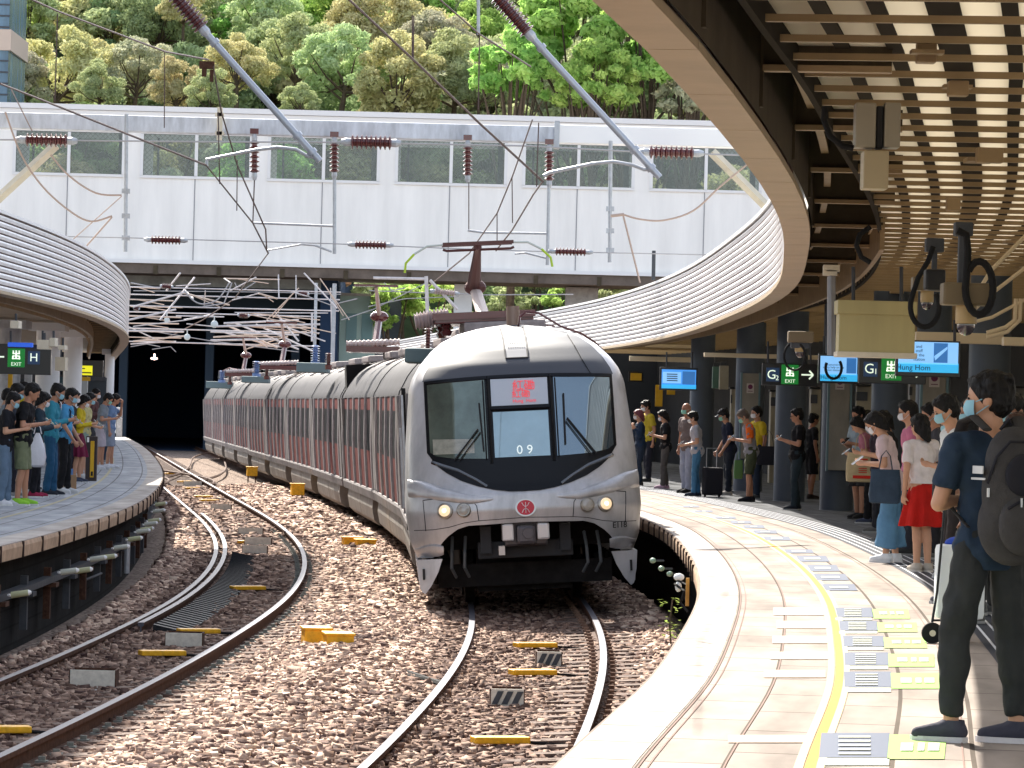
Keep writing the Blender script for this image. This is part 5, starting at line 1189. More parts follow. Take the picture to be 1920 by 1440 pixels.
# cameras with their loops of cable
def dome_cam(px,py,Y,s_,l,loops,arm):
    e=empty('dome_camera',label=l,cat='camera');u=px2(1,Y)*s_;c=P(px,py,Y)
    mb=MB();mb.box(c+Vector((0,0,u*60)),(u*95,u*60,u*42),bev=u*5);mb.build('junction_box',mat('cam_box',(.16,.12,.07),.5),e)
    mb=MB();mb.tube([c+Vector((0,0,u*40)),c+Vector((0,0,u*5))],[u*20,u*20],18);mb.build('collar',mat('cam_collar',(.40,.28,.13),.5),e,smooth=True)
    mb=MB();mb.ell(c+Vector((0,0,u*2)),(u*17,u*17,u*20),zmin=-1,zmax=.1,n=18,m=8);mb.build('dome',mat('cam_dome',(.05,.04,.05),.05,coat=1),e,smooth=True)
    if arm:mb=MB();mb.box(P(arm[0],(arm[1]+arm[2])/2,Y),(px2(arm[3],Y),px2(arm[3],Y),px2(arm[2]-arm[1],Y)),bev=.01);mb.box(P(arm[0],arm[1],Y),(px2(34,Y),.12,px2(26,Y)),bev=.01);mb.build('drop_arm',m_dgrey,e)
    for lp,r in loops:
        mb=MB();mb.tube(Q(lp,Y-.15),px2(r,Y),8);mb.build('cable',m_rubber,e,smooth=True)
def loop(cx,cy,rx,ry,a0,a1,n=18):return [(cx+rx*math.cos(R(a0+(a1-a0)*i/n)),cy-ry*math.sin(R(a0+(a1-a0)*i/n))) for i in range(n+1)]
dome_cam(1811,612,24,1.0,'large brown dome camera hanging at the right with a big loop of black cable',[([(1795,432),(1812,440),(1815,470),(1812,520)]+loop(1836,540,26,50,180,500),7)],(1806,430,545,20))
dome_cam(1738,570,27,.62,'middle dome camera with lit yellow rim left of the large one',[([(1750,462),(1740,490),(1722,520),(1712,550)]+loop(1734,575,27,38,170,400,16),5)],(1752,460,520,10))
dome_cam(1500,662,42,.5,'small dome camera with thin cable loop above the G2 sign',[(loop(1490,668,20,26,120,420),2.2)],(1500,640,655,7))
mb=MB();mb.box(P(1752,525,26.5),(px2(38,26.5),.15,px2(40,26.5)),bev=.02);mb.build('speaker_box',m_black,label='square black speaker box hanging behind the middle camera loop',cat='speaker')
mb=MB();mb.tube(Q(loop(1563,690,15,20,150,400),56.5),px2(3,56),6);mb.build('cable_loop',m_rubber,label='loop of black cable hanging in front of the small blue screen',cat='cable',smooth=True)
# near blurred fittings below the slatted ceiling
e=empty('ceiling_fitting',label='large grey twin box fitting under the slatted ceiling with black cable loop',cat='fitting');Y=19
sbox(e,1601,1641,195,278,Y,mat('fit_grey',(.28,.25,.19),.5),'body',.15);sbox(e,1655,1687,195,278,Y,mat('fit_grey',(.28,.25,.19),.5),'body',.15);sbox(e,1615,1664,285,355,Y,mat('fit_beige',(.38,.31,.19),.5),'lower_tube',.18)
mb=MB();mb.tube(Q([(1547,200),(1545,225),(1556,255),(1580,274),(1600,278)],Y),px2(6,Y),8);mb.build('cable',m_rubber,e,smooth=True);sbox(e,1640,1656,200,280,Y,m_black,'gap',.1)
mb=MB();mb.tube(Q([(1632,425),(1612,440),(1606,460),(1615,482),(1632,492)],30),px2(5,30),8);mb.build('cable_loop',m_rubber,label='small loop of black cable at the edge of the slatted ceiling',cat='cable',smooth=True)
for a,b,c,d,Y,l in((1718,1755,80,118,19.6,'upper small beige junction plate under the near ceiling'),(1777,1815,153,180,21.5,'second beige junction plate under the ceiling'),(1830,1880,278,305,25.5,'third beige junction plate near the right edge'),(1774,1800,372,395,30.0,'small junction plate above the large dome camera')):
    e=empty('junction_plate',label=l,cat='plate');sbox(e,a,b,c,d,Y,m_tan,'box',.12)
# long tubes under the canopy: light fittings and trunking, far part
m_tubl=mat('trunking_cream',(.60,.50,.34),.5)
for i,(x0,x1,y0,Y,th,l) in enumerate([(1180,1330,672,88,9,'long pale trunking over the far right platform beside the train'),(1320,1560,665,70,8,'long pale trunking behind the beige box'),(1716,1880,632,47,20,'thick pale trunking above the large blue screen'),(1210,1300,648,100,6,'short pale trunking far under the right canopy'),(1880,1925,640,44,16,'pale bent trunking at the right edge')]):
    mb=MB();a=P(x0,y0,Y);b=P(x1,y0+(x1-x0)*.026,Y);mb.box(((a.x+b.x)/2,Y,a.z),(b.x-a.x,.2,px2(th,Y)),bev=.01);mb.build('trunking',m_tubl,label=l,cat='trunking')
e=empty('conduit_bundle',label='bundle of pale conduits slanting under the ceiling at the right edge',cat='conduit')
for q in range(3):
    mb=MB();mb.tube(Q([(1925,440+q*60),(1860,505+q*45),(1825,560+q*22),(1800,560+q*22)],32+q*4),px2(4,32),8);mb.build('conduit',m_tubl,e,smooth=True)
e=empty('conduit_bundle',label='pair of pale pipes bending down at the right above the screen',cat='conduit')
for q in range(2):
    mb=MB();mb.tube(Q([(1905+q*9,560),(1903+q*9,600),(1885+q*4,614+q*8),(1850,624+q*8)],40),px2(4,40),8);mb.build('conduit',m_tubl,e,smooth=True)
# ---------------------------------------------------------------- left platform furniture
e=empty('exit_sign',label='black hanging sign reading H with a green EXIT panel on the left platform',cat='sign');Y=62
sbox(e,-40,97,647,700,Y,m_sblk,'housing');sbox(e,15,48,654,688,Y,m_sgrn,'panel',.02,-.07);exit_mark(e,31.5,668,22,Y);stext(e,'EXIT',9.5,31.5,683,Y);sbox(e,53,76,659,683,Y,m_snav,'panel',.02,-.07);stext(e,'H',22,64.5,671,Y);mb=MB();mb.box(P(2,669,Y)+Vector((0,-.08,0)),(px2(14,Y),.006,px2(3,Y)));mb.build('arrow',m_slet,e);rods(e,(20,80),647,620,Y)
e=empty('exit_sign',label='far green EXIT sign with yellow panel over the left platform',cat='sign');Y=105
sbox(e,117,194,676,705,Y,m_sblk,'housing');sbox(e,122,139,677,703,Y,m_sgrn,'panel',.02,-.07);exit_mark(e,131,687,14,Y);sbox(e,142,174,686,703,Y,mat('panel_lemon',(.62,.60,.02),.4,emit=(.8,.75,.02),es=.3),'panel',.02,-.07);sbox(e,144,172,698,699.5,Y,m_sblk,'text_line',.01,-.09);sbox(e,144,160,690,691.5,Y,m_sblk,'text_line',.01,-.09);sbox(e,152,170,707,714,Y,m_ylp,'hazard_strip',.02,-.07)
sl_=empty('ceiling_light',label='blue-lit flat panel on top of the H sign',cat='lamp');sbox(sl_,15,62,643,650,61.5,mat('blue_panel',(.02,.06,.3),.4,emit=(.02,.1,.6),es=.3),'panel',.1)
for (a,b,c,d,Y,l) in((72,95,638,655,58,'beige angled projector hanging above the left crowd'),(95,106,634,650,58,'small beige box beside the projector'),(112,124,648,656,60,'white dome camera under the left canopy'),(105,125,670,695,75,'tilted beige screen back under the left canopy'),(22,38,602,616,56,'white camera housing near the left edge under the canopy')):
    e=empty('ceiling_device',label=l,cat='device');sbox(e,a,b,c,d,Y,m_cream,'body',.4);rods(e,((a+b)/2,),c,c-14,Y)
for (px,Y,w_,m,l) in((202,135,.35,m_white,'slim white column at the far end of the left platform'),(133,100,.5,m_white,'white column behind the crowd on the left platform'),(86,92,.6,m_white,'pale column behind the man in the teal jacket'),(8,90,.7,m_steel,'grey column at the left edge behind the crowd')):
    p=P(px,820,Y);e=empty('platform_column',(p.x,Y,0),label=l,cat='column');mb=MB();mb.tube([(0,0,0),(0,0,3.4)],w_/2,16);mb.build('shaft',m,e,smooth=True);mb=MB();mb.box((0,0,3.3),(w_*1.5,w_*1.5,.2));mb.build('capital',m,e)
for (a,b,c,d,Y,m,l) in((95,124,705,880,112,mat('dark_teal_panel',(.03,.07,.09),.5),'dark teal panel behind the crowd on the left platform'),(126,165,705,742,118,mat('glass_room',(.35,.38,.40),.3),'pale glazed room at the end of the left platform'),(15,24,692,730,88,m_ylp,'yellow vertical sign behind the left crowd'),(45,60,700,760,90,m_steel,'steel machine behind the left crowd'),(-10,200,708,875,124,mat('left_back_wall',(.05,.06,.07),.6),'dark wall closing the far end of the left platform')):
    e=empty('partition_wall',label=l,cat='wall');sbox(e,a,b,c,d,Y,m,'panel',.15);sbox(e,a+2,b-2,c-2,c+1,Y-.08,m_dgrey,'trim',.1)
# barrier at the platform end
e=empty('platform_gate',label='white gate with striped post at the end of the left platform',cat='gate');Y=158
sbox(e,218,230,766,818,Y,mat('gate_post',(.6,.55,.5),.6,noise=.3,nscale=9),'post',.1);sbox(e,200,218,778,812,Y,m_white,'panel',.05);sbox(e,200,230,764,768,Y,m_white,'rail',.08)
# black and yellow post sign
e=empty('marker_post',label='black upright board with a yellow panel standing among the left crowd',cat='sign');Y=G(173,902,0).y
sbox(e,160,183,818,904,Y,mat('board_black',(.04,.03,.03),.5),'board',.12);sbox(e,169,178,827,895,Y,m_ylp,'yellow_panel',.02,-.07);sbox(e,171,175,884,892,Y,m_black,'mark',.02,-.08);sbox(e,164,168,820,829,Y,m_wpaint,'label',.02,-.07)
# ---------------------------------------------------------------- trackside
def ybox(px,py,z,lab,legs=False,s_=1.0,double=False):
    p=G(px,py,z);e=empty('signal_box',(p.x,p.y,z),.15,label=lab,cat='box',group='yellow boxes beside the right track')
    if double:
        for q,(dx,dy,dz) in enumerate(((-.10,.55,.02),(.08,-.05,0))):
            mb=MB();mb.box((dx,dy,.11+dz),(.30*s_,.42,.17),bev=.012);mb.build('cover',m_yel,e)
            mb=MB();mb.box((dx,dy,.205+dz),(.33*s_,.45,.025),bev=.008);mb.build('lid',m_yel,e)
    else:
        mb=MB();mb.box((0,0,.38),(.36,.40,.30),bev=.02);mb.build('cover',m_yel,e);mb=MB();mb.box((0,0,.54),(.40,.44,.03),bev=.01);mb.build('lid',m_yel,e)
        for x in(-.13,.13):
            mb=MB();mb.box((x,0,.12),(.04,.05,.24));mb.build('leg',m_rust,e)
    mb=MB();mb.tube([(.2,0,.06),(.5,-.3,.0),(.8,-.5,-.02),(1.1,-.6,-.01)],.025,6);mb.build('cable',m_rubber,e)
ybox(619,1222,-1.16,'pair of low yellow boxes nearest the camera on the ballast',double=True,s_=1.0)
ybox(676,1032,-1.16,'pair of low yellow boxes beside the front of the train',double=True,s_=1.2)
ybox(557,944,-1.16,'yellow box on short legs halfway along the train');ybox(472,905,-1.16,'small yellow box on legs farthest along the train')
mb=MB();pts=[G(x,y,-1.15) for x,y in((648,1240),(690,1254),(735,1262),(775,1270),(828,1279))];mb.tube(pts,.022,6);mb.build('track_cable',m_rubber,label='black cable running from the nearest yellow boxes to the rail',cat='cable')
mb=MB();pts=[G(x,y,-1.15) for x,y in((730,1254),(765,1262),(800,1274),(828,1283))];mb.tube(pts,.03,6);mb.build('track_cable',m_rubber,label='second thicker black cable lying beside the first',cat='cable')
def ybar(x0,x1,py,lab,th=8):
    z=-1.13;a,b=G(x0,py,z),G(x1,py,z);L_=(b-a).length;c=(a+b)/2;e=empty('beacon_bar',c,math.atan2(b.y-a.y,b.x-a.x),label=lab,cat='track beacon',group='yellow bars lying between the rails')
    mb=MB();mb.box((0,0,0),(L_,.16,.055),bev=.012);mb.build('bar_body',m_yel,e)
    mb=MB();mb.tube([(L_/2,0,-.02),(L_/2+.35,.01,-.045),(L_/2+.6,.05,-.05)],.014,5);mb.build('cable',m_rubber,e)
for a in[(886,990,1387,'yellow bar between the rails nearest the camera on the right track'),(957,1040,1260,'yellow bar just behind the striped box on the right track'),(966,1041,1209,'yellow bar closest to the front of the train'),
 (-30,57,1367,'yellow bar cut by the left edge of the view'),(262,346,1224,'yellow bar in front of the middle white box on the left track'),(334,410,1183,'yellow bar behind the middle white box on the left track'),(434,495,1102,'yellow bar just past the end of the dark board'),
 (449,500,1016,'yellow bar beyond the check rail bend'),(376,407,938,'yellow bar near the shaded rail far along the left track'),(366,396,931,'thin yellow bar a little farther along the left track'),(347,372,915,'farther yellow bar on the sunlit left track'),(335,358,903,'second farthest yellow bar on the left track'),(311,340,888,'farthest yellow bar beside the points')]:ybar(*a)
def tbox(px,py,lab,striped,w_=.36,fr=1.0):
    p=G(px,py,-1.2);e=empty('track_box',p,.02,label=lab,cat='track box',group='open boxes fixed between the rails')
    mb=MB();h=.17;d=.34
    mb.box((0,-d/2,h/2),(w_,.02,h));b=mb.build('front_plate',mat('box_white',(.62,.58,.50),.6,noise=.25,nscale=12) ,e)
    mb=MB();mb.box((0,d/2,h/2),(w_,.02,h));mb.box((-w_/2,0,h/2),(.02,d,h));mb.box((w_/2,0,h/2),(.02,d,h));mb.box((0,0,.02),(w_,d,.02));mb.build('frame',m_rust,e)
    if striped:
        mb=MB()
        for q in range(3):
            x=-w_*.36+q*w_*.30;mb.prism([Vector((x-.035,-d/2-.013,.03)),Vector((x+.02,-d/2-.013,.03)),Vector((x+.075,-d/2-.013,h-.02)),Vector((x+.02,-d/2-.013,h-.02))],(0,-.003,0))
        mb.build('stripes',m_dgrey,b)
        mb=MB()
        for q in range(2):
            x=-w_*.36+.075+q*w_*.30;mb.prism([Vector((x-.02,-d/2-.012,.03)),Vector((x+.02,-d/2-.012,.03)),Vector((x+.07,-d/2-.012,h-.02)),Vector((x+.035,-d/2-.012,h-.02))],(0,-.002,0))
        mb.build('stripes',m_yel,b)
    mb=MB();mb.box((.02,-.28,-.015),(w_*1.5,.25,.03));mb.build('base_plate',m_conc,e)
for a in[(950,1324,'open box with yellow and grey stripes nearest the camera',True,.30),(1028,1250,'striped open box between two yellow bars on the right track',True,.26),(176,1288,'large open white box on the left track near the camera',False,.42),(346,1214,'open white box between two yellow bars on the left track',False,.40),
 (478,1040,'white box lying beyond the yellow bar on the left track',False,.44),(484,1024,'small white block behind it on the left track',False,.5),(470,1005,'pale flat block in the middle of the far left track',False,.5),(415,958,'white block far along the left track',False,.5),(362,912,'farthest pale block on the left track near the points',False,.6)]:tbox(*a)
# lamps and post along the left platform wall
for i,(px,py,Y,l) in enumerate([(20,1113,0,'pale tubular wall lamp at the left edge under the platform'),(113,1071,0,'wall lamp right of the orange post'),(140,1069,0,'yellowish wall lamp of the near pair'),(168,1047,0,'grey lamp of the second pair on the platform wall'),(188,1044,0,'round yellowish lamp of the second pair'),(213,1026,0,'single wall lamp before the thin post'),(239,1010,0,'cone lamp on top of the thin post'),(255,996,0,'lamp right of the thin post'),(262,992,0,'small lamp beside it on the wall'),(270,982,0,'lamp farther along the wall'),(277,976,0,'lamp near the corner of the wall'),(286,958,0,'lamp at the wall corner'),(290,945,0,'last lamp high on the wall corner')]):
    # find the wall point under this pixel
    Yw=None
    for q in range(300):
        Y=35+q*.2;p=P(px,py,Y)
        if p.x<=El(Y)-.02 and p.x> El(Y)-.9: Yw=Y;break
    if Yw is None:Yw=G(px,py,-.75).y
    p=P(px,py,Yw)+Vector((.12,-.1,0));e=empty('wall_lamp',p,label=l,cat='lamp',group='tubular lamps along the left platform wall')
    mb=MB();mb.tube([(-.10,0,-.01),(.08,-.0,.02)],[.036,.033],10);mb.build('tube',mat('lamp_pale',(.55,.56,.48),.5) if i%2 else mat('lamp_yellowish',(.50,.50,.30),.5),e,smooth=True)
    mb=MB();mb.tube([(.08,0,.02),(.11,0,.024)],[.033,.015],10);mb.tube([(-.13,0,-.01),(-.13,.15,-.02)],.015,5);mb.build('end_cap',m_wpaint,e)
e=empty('orange_post',label='short orange and white marker post by the left platform wall',cat='post');p=G(78,1165,-1.2);Y=p.y
sbox(e,70,87,1076,1110,Y,mat('post_orange',(.45,.24,.06),.7,noise=.35,nscale=12),'shaft',.05);sbox(e,71,87,1110,1121,Y,m_wpaint,'white_band',.05);sbox(e,71,86,1121,1164,Y,mat('post_orange',(.45,.24,.06),.7),'shaft',.05);sbox(e,67,71,1080,1164,Y,m_cream,'edge_strip',.05)
mb=MB();mb.tube([P(239,1015,53.5),P(237,1075,53.5)],.045,8);mb.build('thin_post',m_steel,label='thin grey post standing by the left platform wall',cat='post')
mb=MB();mb.tube(sag(P(0,1100,44.5),P(180,1052,50),.0,6),.02,6);mb.tube(sag(P(0,1128,44.5),P(190,1075,50),.05,8),.018,6);mb.build('wall_cable',m_dgrey,label='two dark cables along the left platform wall',cat='cable')
e=empty('cable_tray',label='rusty brackets and trays fixed to the left platform wall',cat='bracket')
for i in range(14):
    y=37+i*2.2;mb=MB();p=at(El,y,-.2,-.75);mb.box(p,(.08,.10,.6));mb.box(p+Vector((.05,0,.1)),(.14,.3,.05));mb.build('bracket',m_rust if i%2 else m_dgrey,e)
mb=MB();sweep(mb,El,30,90,1,[(-.24,-.55),(-.12,-.55),(-.12,-.62),(-.24,-.62)]);mb.build('tray',m_dgrey,e)
# plant by the right platform and junk beside it
e=empty('wild_plant',label='small green plant growing from the right platform wall',cat='plant');pc=P(1256,1150,33.5)
rp=random.Random(4);mb=MB();mb.tube([pc+Vector((.02,.1,-.28)),pc+Vector((0,0,-.1)),pc+Vector((.02,0,.12))],.008,5);mb.build('stem',m_bark,e)
mb=MB()
for i in range(46):
    c=pc+Vector((rp.uniform(-.07,.08),rp.uniform(-.1,.1),rp.uniform(-.22,.17)));a=rp.uniform(0,6.28);d=Vector((math.cos(a),math.sin(a),rp.uniform(-.5,.4))).normalized();s_=d.cross(Vector((0,0,1))).normalized()*.016;L_=rp.uniform(.04,.075)
    mb.add([c,c+d*L_*.5+s_,c+d*L_,c+d*L_*.5-s_],[(0,1,2,3)])
mb.build('leaves',LM['bright'],e)
e=empty('wall_equipment',label='tangled white and orange fittings on the right platform wall by the plant',cat='equipment')
mb=MB();mb.ell(P(1273,1082,33.6),(.05,.04,.035),n=10,m=6);mb.ell(P(1272,1100,33.6),(.03,.03,.05),n=8,m=6);mb.build('white_cap',m_white,e);mb=MB();mb.box(P(1289,1110,33.2),(.03,.03,.25));mb.build('orange_strut',mat('post_orange',(.45,.24,.06),.7),e);mb=MB();mb.tube([P(1265,1095,33.6),P(1283,1108,33.4),P(1276,1130,33.4),P(1290,1148,33.3)],.012,6);mb.tube([P(1270,1088,33.6),P(1290,1098,33.4),P(1283,1125,33.4)],.01,6);mb.build('cable',m_rubber,e)
for px,py,l in((1224,1051,'first pale green wall lamp right of the train'),(1240,1066,'second pale green wall lamp right of the train'),(1256,1076,'third pale green wall lamp right of the train')):
    e=empty('wall_lamp',P(px,py,40)+Vector((0,0,0)),label=l,cat='lamp');mb=MB();mb.ell((0,0,0),(.035,.05,.03),n=10,m=6);mb.build('lens',mat('lens_green',(.25,.38,.28),.3),e,smooth=True);mb=MB();mb.tube([(.03,0,0),(.12,.05,0)],.012,5);mb.build('arm',m_dgrey,e)
# train emblem
pE=surf(0,1.315,.008);mb=MB()
xe_=Vector((1,0,0));ne=(surf(0,1.315,.1)-surf(0,1.315,0)).normalized();ue=ne.cross(xe_);ue=ue if ue.z>0 else -ue
def disc(mb,r,off,rx=1.0,n=32,mi=0):
    c=pE+ne*off;mb.add([c]+[c+xe_*(r*rx*math.cos(6.2832*i/n))+ue*(r*math.sin(6.2832*i/n)) for i in range(n)],[(0,1+i,1+(i+1)%n) for i in range(n)],mi)
disc(mb,.115,.006,1.18);em=TRB(mb,'emblem',mat('emblem_ring',(.5,.5,.48),.3,metal=.5))
mb=MB();disc(mb,.098,.010,1.15);TRB(mb,'emblem_disc',m_tred,em)
mb=MB()
def es(pts,r=.0095):
    mb.tube([pE+ne*.014+xe_*x+ue*z for x,z in pts],r,4,flat=.4)
es([(0,-.07),(0,.07)]);es([(-.048,.066),(-.03,.03),(0,.008),(.03,.03),(.048,.066)]);es([(-.048,-.066),(-.03,-.03),(0,-.008),(.03,-.03),(.048,-.066)])
TRB(mb,'emblem_mark',m_wht,em)
# ================================================================= PEOPLE
def cloth(name,col,rough=.85,wr=1.0):
    return mat('cloth_'+name,col,rough,noise=.18,nscale=5,bump=wr,bscale=6,spec=.2)
SKIN=[mat('skin_light',(.50,.27,.17),.5,noise=.08,nscale=9),mat('skin_mid',(.42,.21,.13),.5,noise=.08,nscale=9),mat('skin_tan',(.34,.16,.10),.5,noise=.08,nscale=9)]
m_hair=mat('hair_black',(.006,.005,.005),.6,spec=.25,bump=.6,bscale=60,stretch=(1,1,.3));m_hairg=mat('hair_grey',(.10,.075,.06),.5,bump=.5,bscale=60);m_eye=mat('eye_dark',(.01,.01,.01),.3);m_lip=mat('lip',(.30,.09,.08),.5)
m_phone=mat('phone_black',(.01,.01,.012),.2,coat=.5);m_phonew=mat('phone_white',(.6,.6,.62),.3)
m_maskb=mat('mask_blue',(.28,.50,.58),.8);m_maskw=mat('mask_white',(.62,.62,.64),.8);m_maskg=mat('mask_green',(.25,.52,.42),.8);m_maskd=mat('mask_dark',(.02,.02,.025),.8)
CLM={}
def col(c,n=None):
    k='c%02x%02x%02x'%tuple(int(x*255) for x in c)
    if k not in CLM:CLM[k]=cloth(k,c)
    return CLM[k]
def remesh(mb,name,m,parent,vox,smooth=3,cut=None,M=None,disp=None):
    me=bpy.data.meshes.new(name);me.from_pydata(mb.v,[],mb.f);o=bpy.data.objects.new(name,me);COL.objects.link(o)
    r=o.modifiers.new('r','REMESH');r.mode='VOXEL';r.voxel_size=vox
    if smooth:
        s_=o.modifiers.new('s','SMOOTH');s_.factor=.5;s_.iterations=smooth
    if disp:
        tx=bpy.data.textures.get('folds%d'%int(disp[0]*100)) or bpy.data.textures.new('folds%d'%int(disp[0]*100),'CLOUDS');tx.noise_scale=disp[0];tx.noise_depth=1
        d_=o.modifiers.new('d','DISPLACE');d_.texture=tx;d_.strength=disp[1];d_.mid_level=.5;d_.texture_coords='LOCAL'
    me2=evaluated(o);o.modifiers.clear();o.data=me2;bpy.data.meshes.remove(me)
    if cut:
        bm=bmesh.new();bm.from_mesh(me2)
        for co,no in cut:bmesh.ops.bisect_plane(bm,geom=bm.verts[:]+bm.edges[:]+bm.faces[:],plane_co=co,plane_no=no,clear_outer=True)
        bm.to_mesh(me2);bm.free()
    me2.polygons.foreach_set('use_smooth',[True]*len(me2.polygons))
    me2.materials.append(m);o.parent=parent;o.name=name;return o
def person(label,loc,head,H=1.7,top=(.02,.02,.025),bottom=(.03,.03,.04),kind='trousers',sleeve='short',shoes=(.6,.6,.6),sole=(.6,.6,.6),
           hair='short',mask=m_maskb,arms='phone',lean=4,nod=18,turn=0,skin=0,fat=1.0,vox=.011,female=False,extra=None,group=None,stance=.10,phone=True,layer=None,haircol=None,glasses=False,legtwist=0,pm=None,arms2=None,cap=None):
    k=H/1.7;e=empty('person',(loc[0],loc[1],loc[2] if len(loc)>2 else 0),R(head),label=label,cat='person',group=group);e.scale=(k,k,k)
    sk=SKIN[skin];V=Vector
    hip=V((0,0,.90));Ml=Matrix.Translation(hip)@Matrix.Rotation(R(lean),4,'Y')@Matrix.Translation(-hip)
    T=lambda x,y,z:Ml@V((x,y,z))
    sw=.155 if female else .178   # shoulder joint half width
    nb=T(-.005,0,1.43);
    # head frame
    Hd=Matrix.Translation(nb+V((.012,0,.035)))@Matrix.Rotation(R(turn),4,'Z')@Matrix.Rotation(R(lean*.4+nod),4,'Y')
    hc=lambda x,y,z:Hd@V((x,y,z))
    hrot=Hd.to_3x3()
    # legs
    st=stance;ft=[V((.0+.05*(1 if stance>.08 else .3),st,.085)),V((-.03,-st,.085))]
    kn=[V((.045,st*.95,.48)),V((.02,-st*.95,.48))];hj=[V((0,.088,.88)),V((0,-.088,.88))]
    def armpts(s_,mode):
        sh=T(0,s_*sw,1.37)
        if mode=='phone':el=T(.02,s_*(sw+.07),1.10);ha=T(.27,s_*.075,1.17)
        elif mode=='phone_low':el=T(-.01,s_*(sw+.06),1.09);ha=T(.25,s_*.05,1.05)
        elif mode=='down':el=T(-.03,s_*(sw+.06),1.10);ha=V((.02,s_*(sw+.07),.84))
        elif mode=='down_fwd':el=T(.03,s_*(sw+.05),1.10);ha=V((.20,s_*(sw+.03),.86))
        elif mode=='ear':el=T(.16,s_*(sw+.05),1.19);ha=T(.12,s_*.135,1.46)
        elif mode=='face':el=T(.18,s_*(sw+.0),1.24);ha=T(.19,s_*.06,1.50)
        elif mode=='cross':el=T(.03,s_*(sw+.075),1.10);ha=T(.20,s_*-.02,1.13)
        elif mode=='strap':el=T(.06,s_*(sw+.06),1.12);ha=T(.14,s_*.12,1.30)
        return sh,el,ha
    amode=[arms,arms2 or arms]
    A=[armpts(1,amode[0]),armpts(-1,amode[1])]
    mb=MB()
    # trunk
    f=fat
    mb.ell(T(0,0,1.26),(.105*f,sw*.90,.20),rot=Ml.to_3x3());mb.ell(T(.0,0,1.08),(.095*f,.135*f,.18),rot=Ml.to_3x3());mb.ell((0,0,.93),(.11*f,.160*f,.13))
    mb.capsule(T(-.01,-sw*.8,1.385),T(-.01,sw*.8,1.385),.052,.052,flat=1)
    mb.capsule(T(-.01,0,1.38),hc(.005,0,.06),.062,.055)
    # head: skull, jaw, nose, ears
    mb.ell(hc(.012,0,.135),(.096,.078,.108),rot=hrot,n=16,m=12);mb.ell(hc(.045,0,.085),(.058,.056,.075),rot=hrot,n=14,m=10)
    mb.capsule(hc(.10,0,.13),hc(.118,0,.103),.009,.013,8);mb.ell(hc(.09,0,.055),(.022,.024,.018),rot=hrot)
    for s_ in(-1,1):mb.ell(hc(.005,s_*.081,.115),(.022,.012,.032),rot=hrot,n=8,m=6)
    for i,(sh,el_,ha) in enumerate(A):
        s_=1 if i==0 else -1
        mb.capsule(sh,el_,.048*f**.5,.038);mb.capsule(el_,ha,.038,.025)
        d=(ha-el_).normalized();c=ha+d*.045
        # palm
        side=d.cross(V((0,0,1)));side=side.normalized() if side.length>.1 else V((0,1,0))
        up=side.cross(d).normalized()
        mb.capsule(ha-d*.01,c+d*.03,.026,.030,10)
        mb.ell(c,(.028,.036,.036),n=10,m=7)
        down=amode[i].startswith('down')
        across=V((0,1,0)) if not down else V((1,0,0))
        across=(across-d*across.dot(d)).normalized();curl=across.cross(d).normalized()
        if curl.z<0 and not down:curl=-curl
        if down:curl=V((0,-s_,0))
        for q in range(4):
            b=c+d*.028+across*((q-1.5)*.0195);L_=(.036,.042,.040,.030)[q]
            p1=b+(d*.8+curl*.45).normalized()*L_;p2=p1+(d*.25+curl*.95).normalized()*L_*.75
            rr_=max(.0088,vox*.82);mb.capsule(b,p1,rr_*1.05,rr_,7);mb.capsule(p1,p2,rr_,rr_*.85,7)
        tb_=c-d*.01+across*(-s_*.03);mb.capsule(tb_,tb_+(d*.6+curl*.5-across*s_*.5).normalized()*.05,.0115,.0095,7)
    for i in(0,1):
        mb.capsule(hj[i],kn[i],.080*f**.5,.054);mb.capsule(kn[i],kn[i]+(ft[i]-kn[i])*.35+V((-.012,0,0)),.052,.053);mb.capsule(kn[i]+(ft[i]-kn[i])*.35+V((-.012,0,0)),ft[i],.050,.036)
        mb.capsule(ft[i]+V((0,0,-.045)),ft[i]+V((.11*math.cos(R(legtwist)),.11*math.sin(R(legtwist)),-.055)),.030,.024)
    body=remesh(mb,'body',sk,e,vox,3)
    # eyes, brows, mouth
    mf=MB()
    for s_ in(-1,1):
        mf.ell(hc(.100,s_*.030,.128),(.008,.012,.006),rot=hrot,n=8,m=5);mf.box(hc(.104,s_*.031,.146),(.006,.030,.005),rot=hrot)
    mf.build('eyes',m_eye,body)
    if glasses:
        mg_=MB()
        for s_ in(-1,1):
            pts=[hc(.116,s_*.031+.024*math.cos(a*.7854),.127+.017*math.sin(a*.7854)) for a in range(9)];mg_.tube(pts,.0022,4);mg_.tube([hc(.114,s_*.055,.13),hc(.01,s_*.084,.135)],.002,4)
        mg_.tube([hc(.118,-.008,.13),hc(.118,.008,.13)],.002,4);mg_.build('glasses',m_black,body)
    if mask:
        mm=MB();n1=10
        pts=[]
        for j in range(6):
            z=.045+.075*j/5
            for i in range(n1+1):
                a=-1.15+2.3*i/n1
                bul=.022*math.cos(a*.9)*math.sin(math.pi*(j+.6)/6.2)
                x=.030+(.068+bul)*math.cos(a);y=.073*math.sin(a);
                pts.append(hc(x+.010,y,z))
        mm.add(pts,[(j*(n1+1)+i,j*(n1+1)+i+1,(j+1)*(n1+1)+i+1,(j+1)*(n1+1)+i) for j in range(5) for i in range(n1)])
        for s_ in(-1,1):
            mm.tube([hc(.062,s_*.070,.112),hc(.0,s_*.088,.135)],.0025,4);mm.tube([hc(.062,s_*.066,.055),hc(.0,s_*.088,.095)],.0025,4)
        mm.build('face_mask',mask,e,smooth=True)
    else:
        ml_=MB();ml_.ell(hc(.100,0,.075),(.006,.020,.005),rot=hrot,n=8,m=5);ml_.build('mouth',m_lip,body)
    # hair
    hm=haircol or m_hair
